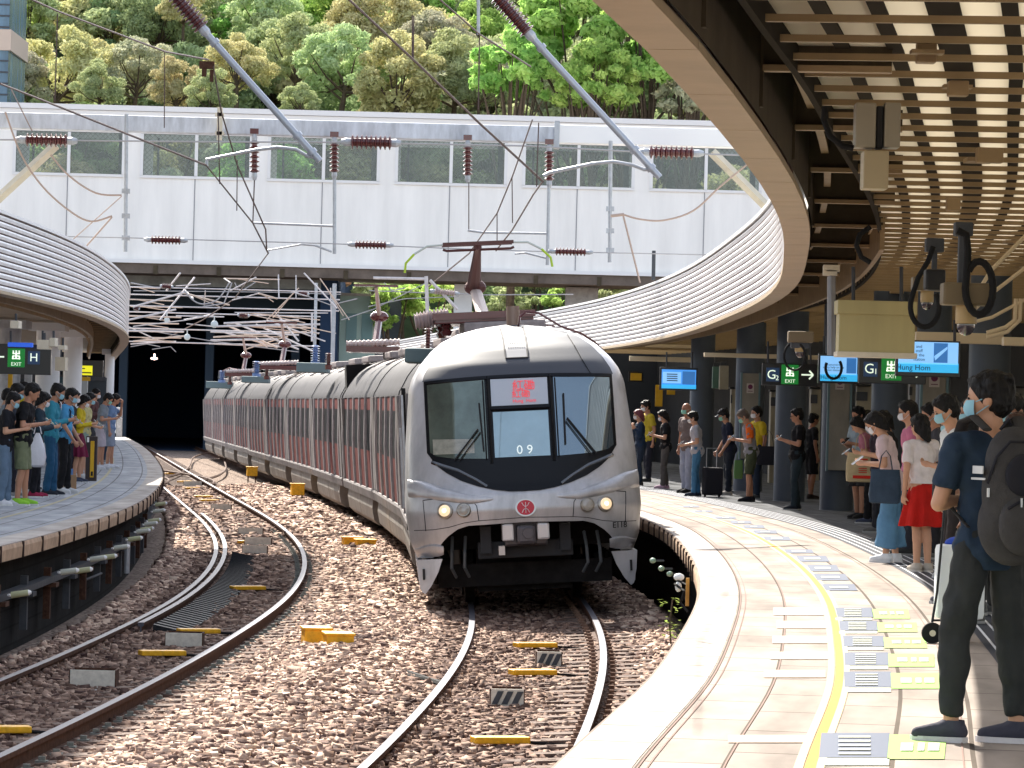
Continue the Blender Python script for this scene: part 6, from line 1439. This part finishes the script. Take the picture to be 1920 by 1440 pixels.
    if hair!='bald':
        mh=MB()
        mh.ell(hc(-.004,0,.158),(.110,.094,.104),rot=hrot,n=18,m=12);mh.ell(hc(-.035,0,.120),(.078,.088,.088),rot=hrot,n=14,m=10)
        mh.ell(hc(.045,0,.205),(.062,.072,.035),rot=hrot,n=12,m=8)
        rh=random.Random(label)
        for q in range(16):
            a=rh.uniform(0,6.28);mh.ell(hc(-.01+.085*math.cos(a)*rh.uniform(.4,1),.075*math.sin(a)*rh.uniform(.4,1),.205+rh.uniform(-.03,.025)),(.03,.028,.022),rot=hrot,n=8,m=5)
        cuts=[(hc(.062,0,.155),hrot@V((1,0,-.35)).normalized())] if hair=='short' else []
        if hair in('long','bob'):
            Lh=.30 if hair=='long' else .10
            base=hc(-.05,0,.06);dn=V((0,0,-1))
            mh.capsule(hc(-.045,0,.12),base+dn*Lh*.5,.082,.080,12);mh.capsule(base+dn*Lh*.4,base+dn*Lh,.078,.045,12)
            for s_ in(-1,1):mh.capsule(hc(.0,s_*.07,.14),hc(-.02,s_*.082,.02)+dn*Lh*.5,.028,.022,8)
        if hair=='bun':mh.ell(hc(-.105,0,.17),(.05,.05,.05),rot=hrot)
        # keep the face clear
        cuts=[(hc(.068,0,.150),hrot@V((1,0,-.75)).normalized())]
        remesh(mh,'hair',hm,e,max(vox,.008),0,cuts,disp=(.035,.022))
    if cap:
        mc_=MB();mc_.ell(hc(-.002,0,.155),(.108,.092,.095),rot=hrot,zmin=.0,zmax=1,n=18,m=8);mc_.box(hc(.125,0,.168),(.10,.13,.010),rot=hrot@Matrix.Rotation(R(8),3,'Y'),bev=.004);mc_.build('cap',cap,e,smooth=True)
    # shirt
    ms=MB();g_=.016
    ms.ell(T(0,0,1.26),(.105*f+g_,sw*.90+g_,.19),rot=Ml.to_3x3());ms.ell(T(0,0,1.08),(.098*f+g_,.145*f+g_,.22),rot=Ml.to_3x3());ms.ell(V((0,0,.92)),(.12*f+g_,.165*f+g_,.16))
    ms.capsule(T(-.01,-sw*.82,1.375),T(-.01,sw*.82,1.375),.066,.066)
    for (sh,el_,ha) in A:
        if sleeve=='short':
            t=sh.lerp(el_,.72);ms.tube([sh,sh.lerp(el_,.35),t],[.066,.062,.060],12);ms.ell(sh,(.066,.066,.066))
        elif sleeve=='long':
            ms.capsule(sh,el_,.066,.052);ms.tube([el_,el_.lerp(ha,.92)],[.052,.038],12)
    hem=.80 if kind!='skirt' else .96
    remesh(ms,'shirt',col(top),e,max(vox,.010),2,[(V((0,0,hem)),V((0,0,-1))),(T(0,0,1.447),V((0,0,1)))],disp=(.10,.034))
    if layer:   # open jacket panel / print
        layer(e,T)
    # legs' clothing
    mt=MB()
    if kind in('trousers','wide','joggers'):
        r0=.094*f**.5;r1={'trousers':.064,'wide':.105,'joggers':.078}[kind];r2={'trousers':.056,'wide':.125,'joggers':.052}[kind];zc={'trousers':.07,'wide':.17,'joggers':.13}[kind]
        mt.ell(V((0,0,.93)),(.125*f,.172*f,.13))
        for i in(0,1):
            kk=kn[i]+V((.0,0,0));b=ft[i]+V((0,0,zc-.085));mt.capsule(hj[i],kk,r0,r1);mt.tube([kk+V((0,0,.05)),kk,kk.lerp(b,.5)+V((-.012,0,0)),b],[r1*.98,r1,(r1+r2)*.52,r2],14)
        cuts=[(V((0,0,1.02)),V((0,0,1)))]
    elif kind=='shorts':
        mt.ell(V((0,0,.93)),(.13*f,.175*f,.13))
        for i in(0,1):mt.capsule(hj[i],hj[i].lerp(kn[i],.3),.10*f**.5,.098);mt.tube([hj[i],hj[i].lerp(kn[i],.95)],[.10*f**.5,.095],14)
        cuts=[(V((0,0,1.02)),V((0,0,1)))]
    if kind=='skirt':
        ms2=MB();n_=64;zz=[(1.02,.108,0),(.97,.125,.0),(.90,.165,.004),(.80,.19,.010),(.65,.222,.018),(.52,.25,.026),(.50,.252,.027)]
        vs_=[]
        for z,r_,am in zz:
            for i in range(n_):
                a=6.2832*i/n_;rr_=r_+am*(math.sin(a*9+z*2)+.5*math.sin(a*14+1));vs_.append((rr_*.82*math.cos(a),rr_*math.sin(a),z+.006*math.sin(a*7) if z<.6 else z))
        ms2.add(vs_,[(j*n_+i,j*n_+(i+1)%n_,(j+1)*n_+(i+1)%n_,(j+1)*n_+i) for j in range(len(zz)-1) for i in range(n_)]);ms2.build('skirt',col(bottom),e,smooth=True)
    else:remesh(mt,kind if kind in('shorts',) else 'trousers',col(bottom),e,max(vox,.011),2,cuts,disp=(.11,.032))
    # shoes
    for i in(0,1):
        mS=MB();a=ft[i];b0=len(mS.v)
        mS.capsule(a+V((-.035,0,-.035)),a+V((.02,0,-.025)),.047,.050);mS.capsule(a+V((.02,0,-.03)),a+V((.15,(.008 if i==0 else -.008),-.05)),.048,.032);mS.tube([a+V((-.02,0,-.02)),a+V((-.018,0,.03))],[.05,.046],10)
        RZ=Matrix.Translation(a)@Matrix.Rotation(R(legtwist),4,'Z')@Matrix.Translation(-a)
        mS.v=[tuple(RZ@V(q)) for q in mS.v]
        so_=remesh(mS,'shoe',col(shoes),e,.009,1,[(V((0,0,.022)),V((0,0,-1))),(a+V((0,0,.018)),V((0,0,1)))])
        mS=MB();pts=[(a.x-.082,0),(a.x-.06,.042),(a.x+.02,.046),(a.x+.12,.046),(a.x+.175,.026),(a.x+.188,0),(a.x+.175,-.026),(a.x+.12,-.044),(a.x+.02,-.042),(a.x-.06,-.042)]
        mS.prism([V((x,a.y+y,0.0)) for x,y in pts],(0,0,.026));mS.v=[tuple(RZ@V(q)) for q in mS.v];mS.build('sole',col(sole),so_)
    # phone in hand is a thing of its own, placed in world space
    Mw=Matrix.Translation(e.location)@Matrix.Rotation(R(head),4,'Z')@Matrix.Scale(k,4)
    if phone and any(a in('phone','phone_low') for a in amode):
        i=0 if amode[0] in('phone','phone_low') else 1
        ha=A[i][2];p=Mw@(ha+V((.075,-(1 if i==0 else -1)*.03,.035)));q=MB();q.box((0,0,0),(.012,.074,.150),bev=.005);o=q.build('smartphone',[pm or m_phone])
        q=MB();q.box((-.0072,0,0),(.001,.066,.14));q.build('screen',mat('phone_screen',(.3,.35,.4),.2,emit=(.5,.6,.7),es=.3),o)
        o.location=p;o.rotation_euler=(0,R(-52),R(head));tag(o,('smartphone held by the '+label)[:110],'phone')
        o['label']=' '.join(o['label'].split()[:15])
    return e,Mw,A,T,hc
def bag(name,label,pos,w_,h_,d_,m,head=0,handle=.22,cat='bag',sag_=.0,strap_r=.007,body='tote'):
    e=empty(name,pos,R(head),label=label,cat=cat);mb=MB();V=Vector
    n=10;zz=[(0,.80,.55),(.03,.97,.9),(.25,1.04,1.05),(.6,1.0,.85),(.9,.93,.55),(1.0,.92,.42)] if body=='tote' else [(0,.45,.45),(.06,.85,.85),(.3,1.05,1.05),(.55,.9,.9),(.8,.55,.5),(1.0,.22,.2)]
    vs_=[];nn=20
    for z,a,b in zz:
        for i in range(nn):
            t=6.2832*i/nn;x=math.copysign(abs(math.cos(t))**.55,math.cos(t));y=math.copysign(abs(math.sin(t))**.7,math.sin(t));wob=1+.03*math.sin(5*t+z*7);vs_.append(V((x*w_/2*a*wob,y*d_/2*b*wob,z*h_)))
    mb.add(vs_,[(j*nn+i,j*nn+(i+1)%nn,(j+1)*nn+(i+1)%nn,(j+1)*nn+i) for j in range(len(zz)-1) for i in range(nn)]+[tuple(range(nn))]);mb.build('bag_body',m,e,smooth=True)
    if handle:
        for y in(-d_*.2,d_*.2):
            mb=MB();mb.tube([V((-w_*.22,y,h_*.97)),V((-w_*.14,y*.6,h_+handle*.7)),V((0,y*.3,h_+handle)),V((w_*.14,y*.6,h_+handle*.7)),V((w_*.22,y,h_*.97))],strap_r,6,flat=.5);mb.build('handle',m,e,smooth=True)
    return e
def F(px,py):return G(px,py,0)
def at_h(px,Y,label=None):
    x,y,w_=ray(px,900);return (x*Y/y,Y,0)
NV=(.018,.03,.055)
# ---- the near man with the backpack (feet between 1800 and 1900)
e,Mw,A_,T_,hc_=person('man in a navy tee and dark joggers with a grey backpack standing nearest',(2.27,17.62),112,1.735,(.020,.036,.062),(.030,.032,.032),'joggers','short',(.05,.05,.07),(.6,.58,.6),'short',m_maskb,'cross',lean=0,nod=2,turn=54,skin=0,legtwist=55,vox=.0075,stance=.15,phone=False,fat=1.0)
# sock detail and laces
for i in(0,1):pass
bp=empty('backpack',(2.27,17.62,0),R(112),label='grey backpack worn by the nearest man with zips and lashing straps',cat='backpack');bp.scale=(1.04,)*3
m_bpk=mat('backpack_grey',(.06,.057,.057),.85,noise=.2,nscale=8,bump=.4,bscale=200);m_bp2=mat('backpack_dark',(.022,.022,.028),.8);m_zip=mat('zip_metal',(.5,.5,.5),.3,metal=.8)
mb=MB();mb.ell((-.225,0,1.15),(.10,.165,.26),n=20,m=14);mb.ell((-.205,0,1.00),(.105,.17,.19),n=20,m=12);mb.ell((-.20,0,1.27),(.08,.14,.17),n=16,m=10)
remesh(mb,'main_compartment',m_bpk,bp,.009,2)
mb=MB();mb.ell((-.305,0,1.00),(.055,.125,.14),n=18,m=12);remesh(mb,'front_pocket',m_bpk,bp,.009,2)
mb=MB();mb.ell((-.315,.0,1.22),(.035,.105,.10),n=18,m=12);remesh(mb,'upper_pocket',m_bp2,bp,.009,1)
mb=MB()
mb.tube([(-.33,-.10,1.09),(-.365,-.05,1.125),(-.37,.03,1.12),(-.34,.10,1.07)],.007,6)
mb.tube([(-.28,-.13,1.30),(-.31,-.08,1.37),(-.31,.08,1.37),(-.28,.13,1.30),(-.25,.155,1.18)],.007,6);mb.build('zip',m_bp2,bp,smooth=True)
mb=MB();mb.box((-.37,.05,1.10),(.008,.008,.04));mb.box((-.262,.158,1.14),(.008,.01,.04));mb.build('zip_puller',m_zip,bp)
for s_ in(-1,1):
    mb=MB();mb.tube([(-.12,s_*.09,1.42),(-.04,s_*.115,1.475),(.05,s_*.12,1.455),(.115,s_*.125,1.34),(.12,s_*.135,1.2),(.06,s_*.165,1.06),(-.08,s_*.155,.98)],[.030,.034,.034,.032,.028,.014,.012],8,flat=.35);mb.build('shoulder_strap',m_bpk,bp,smooth=True)
mb=MB();mb.tube([(-.13,-.03,1.42),(-.15,0,1.47),(-.13,.03,1.42)],.008,6);mb.build('grab_loop',m_bp2,bp)
mb=MB();mb.box((-.20,.178,1.24),(.09,.006,.035));mb.box((-.2,.176,1.2),(.12,.006,.010));mb.build('badge',mat('badge_silver',(.5,.5,.5),.4,metal=.5),bp)
# ---- women and men waiting on the right
person('woman in white top and long red skirt holding a phone to her ear',F(1728,1073),112,1.58,(.66,.60,.60),(.42,.012,.008),'skirt','short',(.42,.38,.33),(.55,.5,.45),'long',None,'down',8,8,20,0,1.0,.009,True,stance=.055,arms2='ear',phone=False)
mb=MB();p=F(1728,1073);
person('woman in pale blouse and wide blue jeans bending over her phone with a navy tote',(4.10,39.9),165,1.63,(.62,.48,.50),(.10,.22,.36),'wide','short',(.62,.64,.68),(.62,.62,.65),'bob',m_maskw,'phone',14,30,0,0,1.0,.010,True,stance=.09,pm=m_phonew)
b=F(1685,1060);bag('tote_bag','navy tote bag hanging from the arm of the woman in blue jeans',P(1659,944,39.4),.33,.36,.15,mat('tote_navy',(.035,.055,.085),.8,noise=.2),165,.2)
person('woman in pink top and black trousers bowing over her phone beside a beige bag',F(1632,982),170,1.60,(.42,.16,.22),(.012,.012,.014),'trousers','short',(.05,.06,.10),(.5,.5,.5),'bob',None,'phone',16,32,0,0,1.0,.011,True,pm=m_phonew)
tb_=bag('shopping_bag','beige shopping bag with red print carried by the woman in pink',P(1612,904,53.8),.40,.42,.16,mat('bag_beige',(.50,.40,.24),.8,noise=.15),0,.30)
mb=MB();mb.box((.02,-.088,.075),(.26,.006,.045));mb.build('red_band',mat('print_red',(.55,.03,.02),.6),tb_)
m_=mat('print_red',(.55,.03,.02),.6)
for t,z,s_ in(('SHOP',.33,.085),('MARKET',.25,.055)):
    o=lettering(t,s_,(.02,-.085,z),(1,0,0),UP,m_,tb_,ext=.003) if False else None
mb=MB()
for z,w_ in((.33,.14),(.29,.10),(.25,.16)):mb.box((.03,-.086,z),(w_,.006,.022))
for z in(.20,.17,.14):mb.box((.03,-.087,z),(.12,.005,.012))
mb.build('faded_print',m_,tb_)
person('man in pale blue shirt with dark backpack straps facing the camera by a column',F(1612,974),215,1.72,(.30,.38,.44),(.02,.02,.022),'shorts','short',(.02,.02,.02),(.05,.05,.05),'short',m_maskd,'phone',4,14,0,1,1.0,.011)
person('dark-haired person behind the woman in pink looking down',(5.75,59.0),190,1.68,(.03,.03,.035),(.02,.02,.02),'trousers','short',(.1,.1,.1),(.3,.3,.3),'short',m_maskw,'phone',6,25,0,1,1.0,.012,phone=False)
person('person in pink polo with glasses behind the woman in pale blouse',(4.55,42.2),175,1.74,(.50,.16,.26),(.03,.03,.04),'trousers','short',(.03,.03,.03),(.2,.2,.2),'short',m_maskw,'down',3,10,0,0,1.0,.011,glasses=True,phone=False)
person('young man in white tee with black strap and blue mask looking left',(3.74,31.2),188,1.74,(.66,.66,.64),(.025,.02,.02),'trousers','short',(.1,.1,.12),(.4,.4,.4),'short',m_maskb,'down',5,20,0,0,1.0,.009,phone=False)
sp=empty('shoulder_bag',(3.74,31.2,0),R(188),label='black shoulder strap and bag across the young man in white',cat='bag');sp.scale=(1.02,)*3
mb=MB();mb.tube([(-.09,.15,1.42),(.03,.13,1.455),(.125,.05,1.30),(.14,-.06,1.12),(.10,-.17,.98)],.02,6,flat=.3);mb.build('strap',m_bp2,sp,smooth=True);mb=MB();mb.box((.04,-.21,.93),(.22,.08,.20),bev=.03);mb.build('pouch',m_bp2,sp)
person('grey-shirted person with long hair standing behind the red skirt woman',(4.35,36.2),170,1.62,(.20,.22,.20),(.03,.03,.03),'trousers','short',(.4,.4,.4),(.5,.5,.5),'long',m_maskb,'phone',4,15,0,0,1.0,.011,True,phone=False)
person('dark-haired man partly hidden behind the young man in white',(3.78,29.4),160,1.73,(.05,.04,.04),(.03,.03,.03),'trousers','short',(.1,.1,.1),(.3,.3,.3),'short',None,'down',3,5,0,1,1.0,.011,phone=False)
person('short dark-haired person seen between young man in white and nearest man',(3.55,28.2),200,1.55,(.06,.05,.05),(.03,.03,.03),'trousers','short',(.1,.1,.1),(.3,.3,.3),'short',None,'down',3,25,0,1,1.0,.011,phone=False)
person('man with blue mask and round face at the right edge of the view',(4.10,30.2),222,1.74,(.05,.05,.06),(.03,.03,.03),'trousers','short',(.1,.1,.1),(.3,.3,.3),'short',m_maskb,'down',3,10,0,1,1.05,.010,phone=False)
person('woman with glasses and blue mask lowest at the right edge',(3.72,27.2),225,1.58,(.10,.04,.04),(.03,.03,.03),'trousers','short',(.1,.1,.1),(.3,.3,.3),'bob',m_maskb,'down',3,8,0,1,1.0,.010,True,glasses=True,phone=False,haircol=mat('hair_brown',(.05,.02,.015),.5,bump=.5,bscale=60))
person('dark-haired woman in black behind the pale blouse woman in the thick of the crowd',(4.75,46.5),172,1.64,(.02,.02,.025),(.02,.02,.025),'trousers','short',(.1,.1,.1),(.3,.3,.3),'long',m_maskw,'phone',6,22,0,0,1.0,.012,True,phone=False)
person('man in dark grey shirt in the second row behind the red skirt woman',(4.72,41.2),185,1.72,(.05,.05,.06),(.02,.02,.025),'trousers','short',(.1,.1,.1),(.3,.3,.3),'short',m_maskb,'phone',4,15,0,1,1.0,.012,phone=False)
person('woman in dark top in the second row left of the pale blouse woman',(5.0,50.5),180,1.60,(.03,.02,.03),(.02,.02,.025),'trousers','short',(.1,.1,.1),(.3,.3,.3),'bob',m_maskw,'phone',6,24,0,0,1.0,.012,True,phone=False)
person('man in dark blue shirt behind the young man in white',(4.25,34.0),178,1.73,(.03,.04,.06),(.02,.02,.025),'trousers','short',(.1,.1,.1),(.3,.3,.3),'short',m_maskb,'down',2,10,0,1,1.0,.012,phone=False)
# trolley beside the nearest man
Y=G(1748,1206,0).y;tr=empty('shopping_trolley',label='white two-wheeled shopping trolley standing behind the nearest man',cat='trolley')
for px in(1748,1800):
    c=P(px,1187,Y+(.0 if px<1790 else .1));mb=MB();mb.tube([c+Vector((0,-.02,0)),c+Vector((0,.02,0))],px2(20,Y),24);w1=mb.build('wheel',m_rubber,tr,smooth=True);mb=MB();mb.tube([c+Vector((0,-.026,0)),c+Vector((0,.026,0))],px2(6,Y),12);mb.build('hub',m_cream,w1)
mb=MB();mb.tube([P(1774,922,Y+.1),P(1757,1110,Y+.1),P(1748,1165,Y+.1),P(1747,1187,Y+.05)],.009,8);mb.tube([P(1748,1163,Y+.1),P(1784,1163,Y+.1),P(1800,1205,Y+.05)],.009,8);mb.tube([P(1765,1178,Y+.1),P(1784,1163,Y+.1)],.007,6);mb.build('frame',m_black,tr,smooth=True)
mb=MB();a=P(1752,1160,Y+.25);z1=P(1757,1020,Y+.25).z
mb.box((a.x+.17,Y+.28,(a.z+z1)/2),(.33,.24,z1-a.z),bev=.04);mb.build('bag_body',mat('trolley_white',(.66,.68,.70),.7,bump=.6,bscale=7),tr,smooth=True);mb=MB();mb.ell((a.x+.19,Y+.28,z1+.01),(.13,.10,.05),n=14,m=8);mb.build('blue_lining',mat('lining_blue',(.02,.06,.35),.7),tr,smooth=True)
# ---- middle group
person('man in black tee and dark jeans with glasses reading a phone beside a grey column',F(1492,957),184,1.68,(.008,.008,.010),(.022,.035,.045),'trousers','short',(.02,.025,.035),(.5,.5,.5),'short',None,'phone',-2,12,0,1,1.08,.011,haircol=m_hair,glasses=True)
person('person in black with shorts standing behind the man in the black tee',F(1519,936),20,1.62,(.010,.010,.012),(.012,.012,.014),'shorts','short',(.03,.02,.02),(.05,.05,.05),'short',None,'down',0,10,0,2,1.05,.012,phone=False)
eo,_m,_A,_T,_h=person('elderly man in grey and orange tee with olive shorts leaning over a phone',F(1406,941),183,1.68,(.24,.24,.27),(.055,.065,.035),'shorts','short',(.015,.015,.02),(.03,.03,.03),'short',m_maskg,'phone',8,34,0,1,1.05,.011,haircol=m_hairg)
for (sh,el_,ha) in _A:
    mb=MB();mb.ell(sh,(.072,.072,.072),n=14,m=10);mb.tube([sh,sh.lerp(el_,.35),sh.lerp(el_,.76)],[.072,.069,.066],14);mb.build('orange_sleeve',col((.75,.13,.015)),eo,smooth=True)
person('man in black cap and navy shirt stepping forward beside the elderly man',F(1366,929),190,1.68,(.012,.016,.035),(.015,.02,.03),'trousers','short',(.45,.42,.40),(.5,.5,.5),'short',m_maskg,'down_fwd',8,22,0,1,1.05,.011,cap=m_black,phone=False,stance=.13)
person('man in yellow shirt with white mask behind the elderly man',(4.62,69.9),205,1.72,(.50,.36,.02),(.02,.03,.05),'trousers','short',(.1,.1,.1),(.3,.3,.3),'short',m_maskw,'down',0,8,0,1,1.0,.012,phone=False)
bag('sling_bag','black bag hanging at the side of the man in yellow',P(1440,872,69.5),.45,.35,.2,m_bp2,0,.3)
bag('carrier_bag','olive green carrier bag held low beside the elderly man',P(1384,898,67.5),.16,.34,.1,mat('bag_green',(.07,.14,.05),.7),0,.15)
person('bald man in brown-grey shirt and teal mask behind the woman in jeans',F(1287,925),215,1.76,(.16,.125,.12),(.30,.32,.40),'trousers','short',(.02,.02,.02),(.05,.05,.05),'bald',m_maskg,'down',2,4,0,2,1.0,.011,phone=False)
person('woman in grey-white tee and blue jeans holding a phone beside the bald man',F(1305,931),178,1.60,(.36,.36,.40),(.055,.16,.28),'trousers','short',(.02,.03,.05),(.1,.1,.1),'short',m_maskw,'phone_low',5,18,0,0,1.05,.011,True)
person('woman in black top and grey trousers holding a phone out near the train',F(1246,917),180,1.62,(.010,.010,.014),(.09,.08,.075),'trousers','short',(.45,.30,.38),(.5,.4,.45),'bob',m_maskw,'phone',2,20,0,0,1.0,.011,True)
person('tall man in yellow polo with white mask behind the train corner',(3.14,84.5),200,1.84,(.45,.34,.03),(.02,.02,.03),'trousers','short',(.05,.05,.05),(.2,.2,.2),'short',m_maskw,'down',5,14,0,1,1.0,.013,phone=False)
person('person with reddish hair, glasses and dark coat partly behind the train',(2.78,79.8),190,1.62,(.015,.03,.06),(.02,.03,.05),'trousers','long',(.05,.05,.05),(.2,.2,.2),'bob',m_maskw,'strap',3,10,0,0,1.0,.013,True,glasses=True,phone=False,haircol=mat('hair_red',(.16,.04,.05),.5,bump=.5,bscale=60))
sc_=empty('suitcase',F(1335,932),R(15),label='large dark suitcase standing on the floor between the two middle groups',cat='suitcase');mb=MB();mb.box((0,0,.30),(.36,.24,.52),bev=.04);mb.build('shell',m_bp2,sc_);mb=MB();mb.tube([(-.1,.08,.56),(-.1,.08,.92),(.1,.08,.92),(.1,.08,.56)],.010,6);mb.build('handle',m_steel,sc_)
for x in(-.14,.14):mb=MB();mb.tube([(x-.015,0,.03),(x+.015,0,.03)],.03,10);mb.build('wheel',m_rubber,sc_)
# ---- left platform crowd
def jacket(e,T):
    mb=MB();mb.add([T(.118,-.045,1.42),T(.132,0,1.30),T(.118,.045,1.42),T(.08,0,1.455)],[(0,1,2,3)]);mb.build('white_collar',m_wpaint,e)
LP=[
 ('person at the left edge in black tee and blue jeans with white shoes',(6,948),0,1.60,(.012,.012,.016),(.12,.18,.26),'trousers','short',(.62,.62,.66),'short',m_maskb,'phone',4,24,0,.011,{}),
 ('man with glasses and blue mask behind the one at the left edge',(14,932),-8,1.74,(.03,.035,.05),(.03,.03,.04),'trousers','short',(.2,.2,.2),'short',m_maskb,'phone',5,20,1,.011,{'glasses':True}),
 ('large man in black tee and khaki green cargo shorts with lime shoes',(38,948),-2,1.74,(.010,.010,.012),(.15,.17,.10),'shorts','short',(.26,.55,.05),'short',None,'phone',6,24,1,.010,{'fat':1.12}),
 ('woman in dark clothes with maroon shoes behind the large man',(64,933),10,1.62,(.02,.035,.05),(.015,.015,.018),'trousers','long',(.28,.02,.06),'long',m_maskw,'phone',5,22,0,.011,{'female':True}),
 ('man in teal denim jacket and jeans with blue mask and phone',(92,930),0,1.76,(.035,.22,.30),(.02,.08,.16),'trousers','long',(.02,.025,.035),'short',m_maskb,'phone',3,22,1,.011,{'layer':jacket}),
 ('man in bright blue tee and black trousers with a dark backpack',(118,925),-6,1.70,(.07,.28,.50),(.012,.012,.014),'trousers','short',(.60,.60,.60),'short',m_maskb,'down_fwd',4,20,1,.011,{}),
 ('woman in mustard cardigan and maroon skirt looking at her phone',(142,905),0,1.62,(.50,.38,.02),(.13,.012,.04),'skirt','long',(.05,.06,.09),'long',m_maskw,'phone',6,25,0,.012,{'female':True}),
 ('woman in pale yellow top and light shorts behind the yellow board',(156,898),0,1.66,(.45,.42,.22),(.22,.30,.26),'shorts','short',(.5,.5,.5),'long',m_maskb,'phone_low',4,18,0,.012,{'female':True}),
 ('man in grey tee and pale shorts bowing over a phone near the platform end',(186,880),0,1.70,(.19,.22,.25),(.40,.36,.40),'shorts','short',(.55,.55,.58),'short',m_maskg,'phone',8,30,1,.012,{}),
 ('man in light blue tee and grey-blue shorts with a hand on his face',(204,878),0,1.68,(.15,.23,.38),(.22,.26,.33),'shorts','short',(.62,.62,.66),'short',None,'face',6,18,1,.012,{'arms2':'down'}),
 ('tall person with white mask raising a phone at the back of the left crowd',(172,868),-10,1.80,(.10,.05,.05),(.05,.05,.06),'trousers','long',(.1,.1,.1),'short',m_maskw,'phone',2,10,0,.013,{}),
 ('man in yellow shirt standing behind at the back of the left crowd',(36,908),20,1.80,(.50,.42,.02),(.03,.03,.03),'trousers','short',(.1,.1,.1),'short',None,'down',0,15,1,.013,{}),
 ('woman with dark hair and pink collar between the teal jacket and blue tee',(106,915),0,1.66,(.40,.03,.12),(.03,.03,.05),'trousers','short',(.1,.1,.1),'long',m_maskw,'phone',4,20,0,.013,{'female':True}),
 ('dark-clothed person in the second row behind the black tee man',(54,920),10,1.66,(.02,.02,.025),(.02,.02,.03),'trousers','long',(.05,.05,.05),'long',m_maskw,'phone',3,15,1,.013,{}),
 ('person in dark blue behind the grey tee man at the platform end',(196,868),15,1.66,(.04,.07,.13),(.03,.05,.08),'trousers','short',(.3,.3,.3),'short',m_maskb,'phone',3,12,1,.013,{}),
 ('woman with long dark hair in the middle of the left crowd',(128,905),5,1.68,(.03,.03,.03),(.02,.02,.03),'trousers','long',(.1,.1,.1),'long',m_maskw,'down',3,12,0,.013,{}),
 ('person in pale jacket in the second row at the left edge',(2,925),10,1.66,(.20,.24,.28),(.06,.06,.08),'trousers','long',(.3,.05,.1),'short',m_maskw,'phone',3,15,0,.013,{}),
]
for (l,ft_,hd_,H_,tp,bt,kd,slv,sh_,hr,mk,ar,ln,nd,skn,vx,kw) in LP:
    person(l,F(*ft_),hd_,H_,tp,bt,kd,slv,sh_,(.6,.6,.6),hr,mk,ar,ln,nd,0,skn,vox=vx,**kw)
bag('plastic_bag','full white plastic bag hanging from the wrist of the black tee man',P(69,876,56.6),.26,.52,.2,mat('plastic_white',(.58,.58,.62),.4,bump=.8,bscale=9),0,.12,body='sack')
e=empty('paper_bag',F(128,919),R(10),label='brown paper bag standing on the floor behind the blue tee man',cat='bag');mb=MB();mb.box((0,0,.13),(.26,.14,.26),bev=.008);mb.build('bag_body',mat('kraft_paper',(.34,.21,.12),.8,noise=.1),e);mb=MB();mb.box((-.02,0,.30),(.18,.08,.12),bev=.01);mb.build('blue_contents',col((.12,.25,.5)),e)
e=empty('backpack',F(118,925),R(-6),label='dark navy backpack worn by the man in bright blue',cat='backpack');mb=MB();mb.ell((-.19,0,1.18),(.09,.14,.22),n=16,m=10);mb.build('main_compartment',mat('bag_dark_navy',(.015,.02,.04),.8),e,smooth=True)
for s_ in(-1,1):mb=MB();mb.tube([(-.12,s_*.09,1.40),(.0,s_*.11,1.47),(.12,s_*.12,1.33),(.11,s_*.14,1.15),(-.05,s_*.15,1.0)],.024,6,flat=.4);mb.build('shoulder_strap',mat('bag_dark_navy',(.015,.02,.04),.8),e,smooth=True)
